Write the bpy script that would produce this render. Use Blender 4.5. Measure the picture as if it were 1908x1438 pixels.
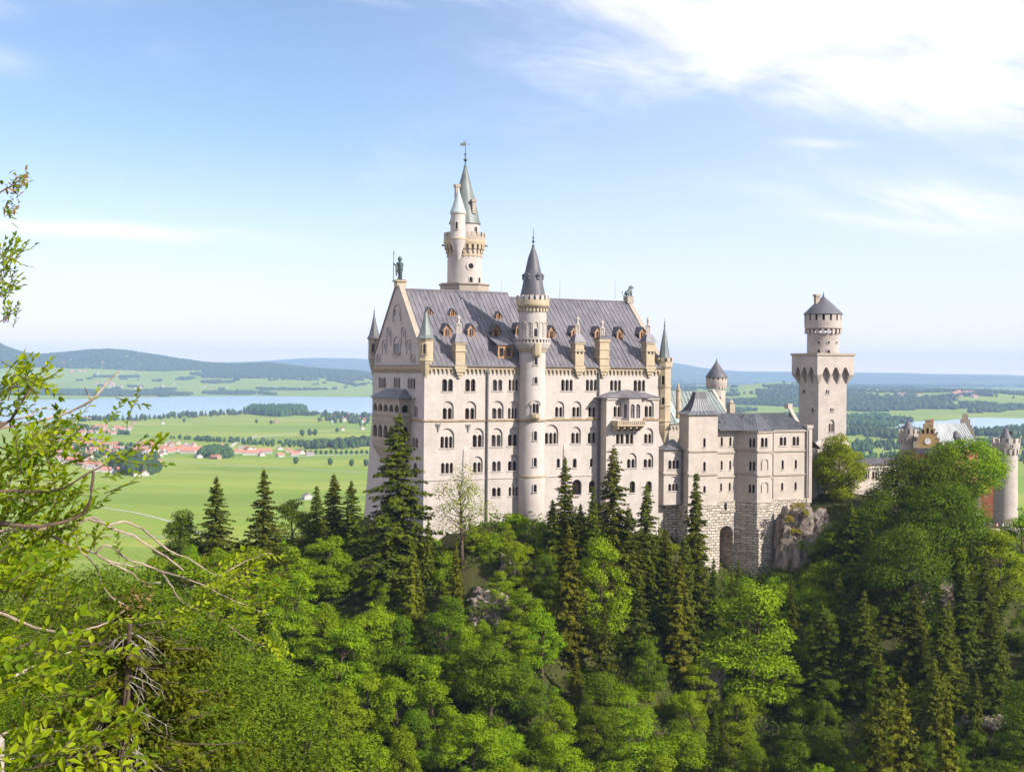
import bpy, bmesh, math, random
import numpy as np
from math import radians as R, sin, cos, tan, pi, atan2, asin, hypot, sqrt
from mathutils import Vector, Matrix

for o in list(bpy.data.objects):
    bpy.data.objects.remove(o)
S = bpy.context.scene
COL = S.collection
HC = 172.0                       # height of the camera above the valley floor
FPX, CX0, CY0, ROLL = 2400.0, 954.0, 695.0, R(0.46)

# ---------------------------------------------------------------- camera
cd = bpy.data.cameras.new('camera')
cam = bpy.data.objects.new('camera', cd)
COL.objects.link(cam)
cam.location = (0, 0, HC)
cam.rotation_euler = (R(90), -ROLL, 0)
cd.sensor_width = 36
cd.lens = FPX / 1908 * 36
cd.shift_y = (CY0 - 719) / 1908
cd.clip_start = 0.1
cd.clip_end = 200000
S.camera = cam
S.render.resolution_x, S.render.resolution_y = 1024, 771

# ---------------------------------------------------------------- sun, sky, exposure
SUN_DIR = Vector((16.0, -9.5, 12.0)).normalized()
sd = bpy.data.lights.new('sun', 'SUN')
sd.energy = 4.2
sd.angle = R(0.5)
sd.color = (1.0, 0.93, 0.83)
sun = bpy.data.objects.new('sun', sd)
COL.objects.link(sun)
sun.location = (60, -60, 300)
sun.rotation_euler = SUN_DIR.to_track_quat('Z', 'Y').to_euler()
S.view_settings.view_transform = 'Standard'
S.view_settings.look = 'None'
S.view_settings.gamma = 1.0
S.view_settings.exposure = 1.1
S.cycles.volume_bounces = 0
S.cycles.max_bounces = 6
S.cycles.diffuse_bounces = 3
S.cycles.transparent_max_bounces = 4
S.cycles.use_denoising = True

class NT:
    """tiny node-tree helper"""
    def __init__(s, tree):
        s.t = tree
        tree.nodes.clear()
    def n(s, typ, inp=None, **kw):
        nd = s.t.nodes.new(typ)
        for k, v in kw.items():
            setattr(nd, k, v)
        for k, v in (inp or {}).items():
            sock = nd.inputs[k]
            if isinstance(v, bpy.types.NodeSocket):
                s.t.links.new(v, sock)
            else:
                sock.default_value = v
        return nd
    def math(s, op, a, b=0.0, c=None, clamp=False):
        i = {0: a, 1: b}
        if c is not None:
            i[2] = c
        return s.n('ShaderNodeMath', i, operation=op, use_clamp=clamp).outputs[0]
    def ramp(s, fac, stops, interp='LINEAR'):
        nd = s.n('ShaderNodeValToRGB', {0: fac})
        cr = nd.color_ramp
        cr.interpolation = interp
        while len(cr.elements) < len(stops):
            cr.elements.new(0.5)
        for e, (p, c) in zip(cr.elements, stops):
            e.position = p
            e.color = (*c, 1) if len(c) == 3 else c
        return nd.outputs[0]
    def mix(s, fac, a, b, blend='MIX'):
        return s.n('ShaderNodeMixRGB', {0: fac, 1: a, 2: b}, blend_type=blend).outputs[0]
    def smooth(s, x, lo, hi):
        nd = s.n('ShaderNodeMapRange', {0: x, 1: lo, 2: hi, 3: 0.0, 4: 1.0}, interpolation_type='SMOOTHSTEP')
        return nd.outputs[0]
    def noise(s, vec, scale, detail=4, rough=0.55, dim='3D', dist=0.0):
        return s.n('ShaderNodeTexNoise', {'Vector': vec, 'Scale': scale, 'Detail': detail, 'Roughness': rough, 'Distortion': dist}, noise_dimensions=dim).outputs[0]

def rgba(c):
    return (c[0], c[1], c[2], 1.0)

def build_world():
    w = bpy.data.worlds.new('World')
    S.world = w
    w.use_nodes = True
    k = NT(w.node_tree)
    sky = k.n('ShaderNodeTexSky', sky_type='NISHITA', sun_disc=False, sun_elevation=asin(SUN_DIR.z),
              sun_rotation=atan2(SUN_DIR.x, SUN_DIR.y), altitude=900, air_density=1.0, dust_density=0.35, ozone_density=1.3)
    tc = k.n('ShaderNodeTexCoord').outputs['Generated']
    sp = k.n('ShaderNodeSeparateXYZ', {0: tc})
    x, y, z = sp.outputs
    ys = k.math('MAXIMUM', y, 0.02)
    a = k.math('DIVIDE', x, ys)              # tan of azimuth
    b = k.math('DIVIDE', z, ys)              # tan of elevation, looking north
    front = k.smooth(y, 0.15, 0.4)
    # streak coordinates: stretched along gently falling bands
    br = k.math('ADD', b, k.math('MULTIPLY', a, 0.22))
    vec = k.n('ShaderNodeCombineXYZ', {0: k.math('MULTIPLY', a, 3.0), 1: k.math('MULTIPLY', br, 15.0), 2: 0.0}).outputs[0]
    n1 = k.noise(vec, 1.3, 7, 0.6, dist=0.6)
    vec2 = k.n('ShaderNodeCombineXYZ', {0: k.math('MULTIPLY', a, 5.0), 1: k.math('MULTIPLY', b, 13.0), 2: 3.7}).outputs[0]
    n2 = k.noise(vec2, 1.5, 8, 0.62, dist=0.4)
    # the big sheet of cloud, upper right
    fc = k.n('ShaderNodeFloatCurve', {1: k.math('ADD', a, 0.5)})
    cv = fc.mapping.curves[0]
    pts = [(0.0, .62), (0.38, .34), (0.45, .278), (0.56, .238), (0.68, .200), (0.80, .182), (0.90, .186), (1.0, .20)]
    while len(cv.points) < len(pts):
        cv.points.new(0.5, 0.5)
    for p, (px, py) in zip(cv.points, pts):
        p.location = (px, py)
    fc.mapping.update()
    low = fc.outputs[0]
    d = k.math('SUBTRACT', b, low)
    d = k.math('ADD', d, k.math('MULTIPLY', k.math('SUBTRACT', n1, 0.5), 0.20))
    d = k.math('ADD', d, k.math('MULTIPLY', k.math('SUBTRACT', n2, 0.5), 0.09))
    big = k.smooth(d, -0.032, 0.075)
    def blob(a0, b0, sa, sb, tilt=0.0, amp=1.0):
        da = k.math('DIVIDE', k.math('SUBTRACT', a, a0), sa)
        bb = k.math('SUBTRACT', b, b0)
        if tilt:
            bb = k.math('SUBTRACT', bb, k.math('MULTIPLY', k.math('SUBTRACT', a, a0), tilt))
        db = k.math('DIVIDE', bb, sb)
        q = k.math('ADD', k.math('MULTIPLY', da, da), k.math('MULTIPLY', db, db))
        return k.math('MULTIPLY', k.math('EXPONENT', k.math('MULTIPLY', q, -1.0)), amp)
    tot = None
    for bl in [(0.34, 0.135, 0.15, 0.018, -0.05, .95), (0.245, 0.180, 0.035, 0.004, -0.03, .8), (0.40, 0.168, 0.05, 0.008, 0.0, .6),
               (0.40, 0.245, 0.06, 0.03, 0, .5), (-0.32, 0.108, 0.11, 0.006, -0.04, 1.1), (-0.37, 0.285, 0.08, 0.009, 0.06, .42),
               (-0.205, 0.042, 0.016, 0.008, 0.0, .8), (-0.24, 0.034, 0.05, 0.005, 0, .55), (-0.08, 0.285, 0.05, 0.004, -0.1, .35),
               (-0.40, 0.24, 0.03, 0.01, -0.2, .3), (0.31, 0.118, 0.06, 0.006, -0.1, .5), (-.36, .065, .15, .008, 0, .35)]:
        q = blob(*bl)
        tot = q if tot is None else k.math('ADD', tot, q)
    wis = k.math('MULTIPLY', tot, k.smooth(n1, 0.33, 0.68))
    faint = k.math('MULTIPLY', k.smooth(n2, 0.52, 0.85), 0.22)
    faint = k.math('MULTIPLY', faint, k.smooth(b, 0.36, 0.1))
    cl = k.math('MAXIMUM', k.math('MULTIPLY', big, k.math('ADD', 0.66, k.math('MULTIPLY', k.smooth(n2, 0.3, 0.62), 0.3))), k.math('MAXIMUM', wis, faint))
    cl = k.math('MULTIPLY', cl, front, clamp=True)
    # broken bright cloud added out of view to fill the shaded sides: overhead, west, south and east
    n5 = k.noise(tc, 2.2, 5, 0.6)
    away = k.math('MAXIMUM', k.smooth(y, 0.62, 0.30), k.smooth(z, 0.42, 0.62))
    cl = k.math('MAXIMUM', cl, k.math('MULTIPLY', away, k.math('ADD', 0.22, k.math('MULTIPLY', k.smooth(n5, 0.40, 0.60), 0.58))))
    # pale air low in the sky
    lowair = k.math('MULTIPLY', k.smooth(z, 0.19, 0.0), 0.72)
    base = k.mix(1.0, sky.outputs[0], (1.0, 1.01, 1.08, 1), 'MULTIPLY')
    base = k.mix(lowair, base, (7.2, 6.75, 7.4, 1))
    pale = k.math('MULTIPLY', k.math('MULTIPLY', k.smooth(a, -0.22, 0.36), front), 0.42)
    base = k.mix(pale, base, (6.3, 6.9, 8.2, 1))
    hz = k.math('MULTIPLY', k.math('EXPONENT', k.math('MULTIPLY', k.math('MAXIMUM', z, 0.0), -45.0)), 0.72)
    base = k.mix(hz, base, (14.0, 9.6, 7.6, 1))
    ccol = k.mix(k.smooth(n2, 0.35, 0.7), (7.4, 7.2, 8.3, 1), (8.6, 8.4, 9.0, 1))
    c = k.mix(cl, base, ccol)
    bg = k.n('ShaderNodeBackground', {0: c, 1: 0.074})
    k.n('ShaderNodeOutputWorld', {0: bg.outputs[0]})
build_world()

# ---------------------------------------------------------------- geometry of the view
def ray(px, py):
    a, b = (px - CX0) / FPX, (CY0 - py) / FPX
    return a * cos(ROLL) - b * sin(ROLL), a * sin(ROLL) + b * cos(ROLL)
def at(px, py, Y):
    x, z = ray(px, py)
    return Vector((x * Y, Y, HC + z * Y))
def ground_at(px, py, z=0.0):
    x, zz = ray(px, py)
    t = (z - HC) / zz
    return Vector((x * t, t, z))

# ---------------------------------------------------------------- materials
MATS = {}
def newmat(name):
    m = bpy.data.materials.new(name)
    m.use_nodes = True
    MATS[name] = m
    return m, NT(m.node_tree)
def finish(k, color, rough=0.8, spec=0.3, bump=None, bstr=0.3, bdist=0.05, metal=0.0):
    i = {'Roughness': rough, 'Metallic': metal, 'Specular IOR Level': spec}
    p = k.n('ShaderNodeBsdfPrincipled', i)
    if isinstance(color, bpy.types.NodeSocket):
        k.t.links.new(color, p.inputs['Base Color'])
    else:
        p.inputs['Base Color'].default_value = rgba(color)
    if bump is not None:
        bn = k.n('ShaderNodeBump', {'Height': bump, 'Strength': bstr, 'Distance': bdist})
        k.t.links.new(bn.outputs[0], p.inputs['Normal'])
    k.n('ShaderNodeOutputMaterial', {0: p.outputs[0]})
    return p
def objco(k):
    return k.n('ShaderNodeTexCoord').outputs['Object']

def stone(name, c1, c2, c3, course=0.55, mortar=0.5, bstr=0.25, stain=0.35, stainc=(0.30, 0.28, 0.25)):
    m, k = newmat(name)
    co = objco(k)
    sp = k.n('ShaderNodeSeparateXYZ', {0: co})
    s = k.math('ADD', sp.outputs[0], k.math('MULTIPLY', sp.outputs[1], 0.93))
    v = k.n('ShaderNodeCombineXYZ', {0: s, 1: sp.outputs[2], 2: 0.0}).outputs[0]
    br = k.n('ShaderNodeTexBrick', {'Vector': v, 'Color1': rgba(c1), 'Color2': rgba(c2), 'Mortar': rgba(c3), 'Scale': 1.0,
             'Mortar Size': 0.02, 'Mortar Smooth': 0.4, 'Bias': 0.0, 'Brick Width': course * 2.1, 'Row Height': course})
    n = k.noise(co, 0.35, 5, 0.6)
    ns = k.noise(k.n('ShaderNodeMapping', {0: co, 3: (1, 1, 0.12)}).outputs[0], 0.8, 6, 0.65)
    c = k.mix(k.math('MULTIPLY', k.smooth(n, 0.38, 0.7), 0.6), br.outputs[0], rgba(tuple(q * 0.80 for q in c2)))
    c = k.mix(k.math('MULTIPLY', k.smooth(ns, 0.47, 0.75), stain), c, rgba(stainc))
    finish(k, c, 0.85, 0.2, br.outputs[1], -bstr, 0.05)
    return m
stone('limestone', (0.438, 0.392, 0.360), (0.403, 0.361, 0.327), (0.347, 0.301, 0.276), 0.55, bstr=.2, stain=.75, stainc=(.33,.285,.245))
stone('limestone_plinth', (.424, .371, .321), (.384, .330, .285), (.357, .321, .276), 0.7, bstr=.35, stain=.6)
stone('sandstone', (.428, .349, .236), (.384, .310, .210), (.306, .244, .166), 0.4, bstr=.25, stain=.35)
stone('grey_sandstone', (.35, .30, .24), (.31, .26, .21), (.23, .195, .16), 0.4, bstr=.25, stain=.5)
stone('tower_stone', (0.406, 0.357, 0.319), (0.366, 0.319, 0.285), (0.295, 0.255, 0.221), 0.6, bstr=.3, stain=.4)
stone('red_brick', (.50, .17, .09), (.44, .14, .075), (.40, .28, .20), 0.3, bstr=.3, stain=.3)
stone('ochre_plaster', (.42, .28, .12), (.38, .255, .11), (.33, .22, .095), 2.0, bstr=.02, stain=.3)

def rough_masonry():
    m, k = newmat('rough_masonry')
    co = objco(k)
    sp = k.n('ShaderNodeSeparateXYZ', {0: co})
    s = k.math('ADD', sp.outputs[0], k.math('MULTIPLY', sp.outputs[1], 0.93))
    v = k.n('ShaderNodeCombineXYZ', {0: s, 1: sp.outputs[2], 2: 0.0}).outputs[0]
    wob = k.n('ShaderNodeVectorMath', {0: k.n('ShaderNodeTexNoise', {'Vector': v, 'Scale': 0.9, 'Detail': 3.0}).outputs[1], 1: (.5, .5, .5)}, operation='SUBTRACT').outputs[0]
    wob = k.n('ShaderNodeVectorMath', {0: wob, 3: 0.62}, operation='SCALE').outputs[0]
    v2 = k.n('ShaderNodeVectorMath', {0: v, 1: wob}, operation='ADD').outputs[0]
    br = k.n('ShaderNodeTexBrick', {'Vector': v2, 'Color1': (.50, .44, .37, 1), 'Color2': (.26, .225, .185, 1), 'Mortar': (.20, .17, .14, 1), 'Scale': 1.0,
             'Mortar Size': 0.09, 'Mortar Smooth': 1.0, 'Bias': -0.1, 'Brick Width': 1.15, 'Row Height': 0.62})
    n = k.noise(co, 2.2, 6, 0.65)
    c = k.mix(k.math('MULTIPLY', k.smooth(n, 0.4, 0.7), 0.5), br.outputs[0], (.56, .50, .43, 1))
    nh = k.noise(v2, 1.5, 3, 0.55)
    c = k.mix(k.math('MULTIPLY', k.smooth(nh, 0.43, 0.34), 0.6), c, (.05, .042, .035, 1))
    h = k.math('ADD', k.math('MULTIPLY', br.outputs[1], -1.0), k.math('MULTIPLY', n, 0.8))
    finish(k, c, 0.9, 0.15, h, 0.9, 0.25)
rough_masonry()

def metal_roof(name, c1, c2, rough=0.5, seam=0.0):
    m, k = newmat(name)
    co = objco(k)
    n = k.noise(k.n('ShaderNodeMapping', {0: co, 3: (1.2, 0.5, 0.25)}).outputs[0], 1.0, 6, 0.65)
    n2 = k.noise(co, 0.18, 3, 0.5)
    c = k.mix(k.smooth(n, 0.32, 0.68), rgba(c1), rgba(c2))
    c = k.mix(k.math('MULTIPLY', k.smooth(n2, 0.45, 0.7), 0.35), c, rgba(tuple(q * 1.25 for q in c2)))
    finish(k, c, rough, 0.4, n, 0.1, 0.05)
metal_roof('zinc_roof', (.086, .080, .092), (.148, .138, .152))
metal_roof('dark_slate', (.055, .055, .065), (.10, .098, .108), 0.55)
metal_roof('green_copper', (.075, .088, .085), (.145, .168, .16), 0.5)
metal_roof('verdigris_roof', (.125, .148, .145), (.21, .24, .232), 0.5)
metal_roof('pale_copper', (.22, .27, .27), (.34, .39, .385), 0.5)
metal_roof('blue_slate', (.070, .073, .083), (.125, .127, .140), 0.5)
metal_roof('silver_roof', (.18, .195, .20), (.27, .285, .29), 0.45)
metal_roof('bronze', (.025, .040, .036), (.06, .10, .088), 0.5)
def simple(name, c, rough=0.8, spec=0.3, var=0.25, scale=1.5, metal=0.0):
    m, k = newmat(name)
    n = k.noise(objco(k), scale, 5, 0.6)
    col = k.mix(k.smooth(n, 0.3, 0.7), rgba(tuple(q * (1 - var) for q in c)), rgba(tuple(min(1, q * (1 + var)) for q in c)))
    finish(k, col, rough, spec, n, 0.2, 0.03, metal)
    return m
simple('dormer_wood', (.30, .17, .09), 0.7)
simple('window_glass', (.012, .009, .009), 0.2, 0.3, .7, 0.45)
simple('course_stone', (.27, .195, .115), 0.85, 0.2, .2, 1.0)
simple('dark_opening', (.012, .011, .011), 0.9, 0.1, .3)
simple('grey_pane', (.16, .15, .15), 0.3, 0.5, .35, 0.8)
simple('brown_frame', (.085, .042, .025), 0.6)
simple('pipe_metal', (.11, .10, .095), 0.5, 0.5)
simple('white_paint', (.72, .70, .66), 0.7)
simple('bark', (.075, .052, .036), 0.9, 0.2, .4, 3.0)
simple('grey_bark', (.14, .12, .10), 0.9, 0.2, .4, 3.0)
simple('branch_bark', (.27, .205, .165), 0.85, 0.2, .45, 9.0)
simple('dark_twig', (.085, .055, .04), 0.85, 0.2, .4, 9.0)
simple('dead_wood', (.30, .26, .22), 0.9, 0.2, .35, 6.0)
simple('skin', (.55, .33, .24), 0.6)
simple('shirt_white', (.70, .68, .66), 0.9); simple('shirt_red', (.50, .06, .05), 0.9); simple('shirt_blue', (.07, .13, .35), 0.9)
simple('shirt_pink', (.62, .30, .33), 0.9); simple('trousers', (.05, .05, .07), 0.9); simple('hair', (.05, .03, .02), 0.8)
simple('roof_tile', (.43, .165, .105), 0.85, 0.2, .28, 0.35)
simple('roof_tile_dull', (.34, .155, .11), 0.85, 0.2, .28, 0.35)
simple('roof_tile_grey', (.24, .20, .19), 0.85, 0.2, .28, 0.35)
simple('render_white', (.43, .40, .37), 0.9, 0.2, .12, 0.2)
simple('render_timber', (.30, .22, .15), 0.9, 0.2, .2, 0.2)
simple('road_gravel', (.42, .41, .38), 0.95, 0.1, .12, 0.05)

def foliage(name, c1, c2, c3, scale=0.45, transl=0.35, rand=0.35, rough=0.55):
    m, k = newmat(name)
    tc = k.n('ShaderNodeTexCoord')
    oi = k.n('ShaderNodeObjectInfo')
    n = k.noise(tc.outputs['Object'], scale, 3, 0.6)
    nf = k.noise(tc.outputs['Object'], scale * 7, 2, 0.6)
    c = k.mix(k.smooth(n, 0.34, 0.66), rgba(c1), rgba(c2))
    c = k.mix(k.math('MULTIPLY', k.smooth(nf, 0.45, 0.75), 0.6), c, rgba(c3))
    rv = k.math('ADD', k.math('MULTIPLY', oi.outputs['Random'], rand), 1 - rand / 2)
    hs = k.n('ShaderNodeHueSaturation', {'Hue': k.math('ADD', 0.5, k.math('MULTIPLY', k.math('SUBTRACT', oi.outputs['Random'], 0.62), 0.034)), 'Saturation': 1.0, 'Value': rv, 'Fac': 1.0, 'Color': c})
    c = hs.outputs[0]
    p = k.n('ShaderNodeBsdfPrincipled', {'Roughness': 0.75, 'Specular IOR Level': 0.08, 'Base Color': c})
    t = k.n('ShaderNodeBsdfTranslucent', {'Color': k.mix(1.0, c, (1.32, 1.35, 0.5, 1), 'MULTIPLY')})
    mx = k.n('ShaderNodeMixShader', {0: transl, 1: p.outputs[0], 2: t.outputs[0]})
    k.n('ShaderNodeOutputMaterial', {0: mx.outputs[0]})
    return m
foliage('broad_leaf', (0.0852, 0.1551, .002), (0.1752, 0.2661, .003), (0.2652, 0.3382, .005), transl=0.22)
foliage('bright_leaf', (0.1230, 0.1902, .002), (0.1968, 0.2665, .004), (0.2583, 0.3157, .006), transl=0.24)
foliage('mid_leaf', (0.0485, 0.0905, .002), (0.0970, 0.1552, .003), (0.1698, 0.2171, .005), transl=0.2)
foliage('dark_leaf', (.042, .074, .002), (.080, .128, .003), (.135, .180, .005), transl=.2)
foliage('spruce_needle', (0.0425, 0.0612, .003), (0.0892, 0.1105, .004), (0.1530, 0.1615, .006), transl=0.18)
foliage('olive_needle', (0.0723, 0.0892, .004), (0.1318, 0.1428, .005), (0.1870, 0.1827, .008), transl=0.18)
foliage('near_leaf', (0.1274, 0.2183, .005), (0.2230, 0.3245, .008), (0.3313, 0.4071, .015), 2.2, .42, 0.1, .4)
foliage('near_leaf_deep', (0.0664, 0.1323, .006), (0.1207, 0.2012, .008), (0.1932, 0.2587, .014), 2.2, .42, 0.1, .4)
foliage('brown_leaf', (.20, .12, .05), (.28, .17, .08), (.3, .2, .1), 2.2, .3, 0.1, .6)
foliage('far_tree_leaf', (.026, .056, .014), (.046, .085, .018), (.065, .105, .022), 0.02, .12, 0.3)
foliage('far_bright_leaf', (.045, .085, .018), (.07, .115, .02), (.09, .13, .022), 0.02, .12, 0.3)
foliage('undergrowth_leaf', (0.0382, 0.0723, .003), (0.0850, 0.1232, .005), (0.1360, 0.1487, .008), 0.12, .25, 0.0)
foliage('moss', (.13, .13, .012), (.2, .18, .015), (.24, .2, .02), 1.0, .1, 0.0)

def rockmat():
    m, k = newmat('rock')
    co = objco(k)
    n = k.noise(k.n('ShaderNodeMapping', {0: co, 3: (1, 1, 0.45)}).outputs[0], 0.5, 9, 0.68, dist=.8)
    n2 = k.noise(co, 0.22, 5, 0.6)
    c = k.ramp(n, [(0.30, (.035, .028, .024)), (0.46, (.17, .135, .11)), (0.6, (.33, .275, .235)), (0.8, (.52, .46, .41))])
    c = k.mix(k.math('MULTIPLY', k.smooth(n2, 0.5, 0.7), 0.6), c, (.26, .17, .11, 1))
    finish(k, c, 0.9, 0.15, n, 1.0, 0.8)
rockmat()
def soilmat():
    m, k = newmat('slope_soil')
    co = objco(k)
    n = k.noise(co, 0.12, 7, 0.65)
    g = k.n('ShaderNodeNewGeometry')
    c = k.ramp(n, [(0.3, (.022, .022, .010)), (0.5, (.045, .048, .014)), (0.68, (.065, .055, .025)), (0.85, (.10, .08, .06))])
    nz = k.n('ShaderNodeSeparateXYZ', {0: g.outputs['Normal']}).outputs[2]
    c = k.mix(k.math('MULTIPLY', k.smooth(nz, 0.62, 0.40), k.smooth(n, 0.4, 0.55)), c, (.26, .22, .19, 1))
    finish(k, c, 0.95, 0.1, n, 0.8, 1.0)
soilmat()
def meadowmat():
    m, k = newmat('meadow_ground')
    co = objco(k)
    v1 = k.n('ShaderNodeMapping', {0: co, 2: (0, 0, R(14)), 3: (0.0016, 0.0062, 1)}).outputs[0]
    vor = k.n('ShaderNodeTexVoronoi', {'Vector': v1, 'Scale': 1.0}, feature='F1')
    fld = k.n('ShaderNodeSeparateXYZ', {0: vor.outputs['Color']}).outputs[0]
    c = k.ramp(fld, [(0.0, (.148, .222, .014)), (0.35, (.165, .236, .016)), (0.55, (.205, .26, .021)), (0.75, (.26, .28, .04)), (0.88, (.125, .192, .014)), (1.0, (.212, .262, .023))])
    n = k.noise(k.n('ShaderNodeMapping', {0: co, 2: (0, 0, R(10)), 3: (0.002, 0.02, 1)}).outputs[0], 1.0, 6, 0.6)
    c = k.mix(k.math('MULTIPLY', k.smooth(n, 0.45, 0.72), 0.6), c, (.24, .27, .06, 1))
    n4 = k.noise(k.n('ShaderNodeMapping', {0: co, 2: (0, 0, R(16)), 3: (0.003, 0.06, 1)}).outputs[0], 1.0, 4, 0.7)
    c = k.mix(k.math('MULTIPLY', k.smooth(n4, 0.5, 0.6), 0.45), c, (.15, .23, .016, 1))
    n3 = k.noise(co, 0.0025, 6, 0.65)
    c = k.mix(k.math('MULTIPLY', k.smooth(n3, 0.52, 0.62), 0.35), c, (.095, .16, .016, 1))
    # wooded uplands far to the north
    g = k.n('ShaderNodeSeparateXYZ', {0: co})
    far = k.smooth(g.outputs[1], 13500, 17500)
    nw = k.noise(k.n('ShaderNodeMapping', {0: co, 3: (0.0005, 0.0011, 1)}).outputs[0], 1.0, 6, 0.62)
    c = k.mix(k.math('MULTIPLY', far, k.smooth(nw, 0.40, 0.47)), c, (.030, .055, .022, 1))
    finish(k, c, 0.95, 0.1)
meadowmat()
def watermat():
    m, k = newmat('lake_water')
    co = objco(k)
    n = k.noise(k.n('ShaderNodeMapping', {0: co, 3: (0.004, 0.02, 1)}).outputs[0], 1.0, 5, 0.6)
    w = k.noise(co, 0.05, 4, 0.6)
    c = k.mix(n, (.20, .30, .35, 1), (.33, .42, .47, 1))
    p = finish(k, c, 0.22, 0.5, w, 0.15, 1.0)
watermat()

# ---------------------------------------------------------------- object helpers
def tag(o, label=None, cat=None, group=None, kind=None):
    if label: o['label'] = label
    if cat: o['category'] = cat
    if group: o['group'] = group
    if kind: o['kind'] = kind
    return o
class Frame:
    """a plan frame: origin on the ground plane and a turn about z"""
    def __init__(s, ox, oy, th):
        s.o, s.th = Vector((ox, oy)), th
        s.u, s.v = Vector((cos(th), sin(th))), Vector((-sin(th), cos(th)))
        s.c = Vector(((-s.o).dot(s.u), (-s.o).dot(s.v)))
    def world(s, u, v, z):
        p = s.o + s.u * u + s.v * v
        return Vector((p.x, p.y, z))
    def loc(s, X, Y):
        d = Vector((X, Y)) - s.o
        return d.dot(s.u), d.dot(s.v)
    def hit(s, px, py, p0=(0, 0), e=(1, 0)):
        """distance along the plan line p0 + s*e and height where the sight line meets it"""
        x, z = ray(px, py)
        d = Vector((x, 1.0))
        du, dv = d.dot(s.u), d.dot(s.v)
        # c + t*d = p0 + s*e
        ax, ay = p0[0] - s.c.x, p0[1] - s.c.y
        det = du * (-e[1]) + dv * e[0]
        t = (ax * (-e[1]) + ay * e[0]) / det
        q = (du * ay - dv * ax) / det
        return -q if False else (((s.c.x + t * du - p0[0]) * e[0] + (s.c.y + t * dv - p0[1]) * e[1]) / (e[0] ** 2 + e[1] ** 2)), HC + t * z
    def put(s, px, py, Y):
        p = at(px, py, Y)
        u, v = s.loc(p.x, p.y)
        return u, v, p.z
WORLD = Frame(0, 0, 0)
ORG = {}
def thing(name, label, cat, fr, u, v, z, group=None, turn=0.0):
    o = bpy.data.objects.new(name, None)
    o.empty_display_size = 1.0
    COL.objects.link(o)
    o.location = fr.world(u, v, z)
    o.rotation_euler = (0, 0, fr.th + turn)
    tag(o, label, cat, group)
    ORG[o.name] = (u, v, z)
    return o
def org(parent):
    while parent is not None:
        if parent.name in ORG:
            return ORG[parent.name]
        parent = parent.parent
    return (0, 0, 0)
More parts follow.
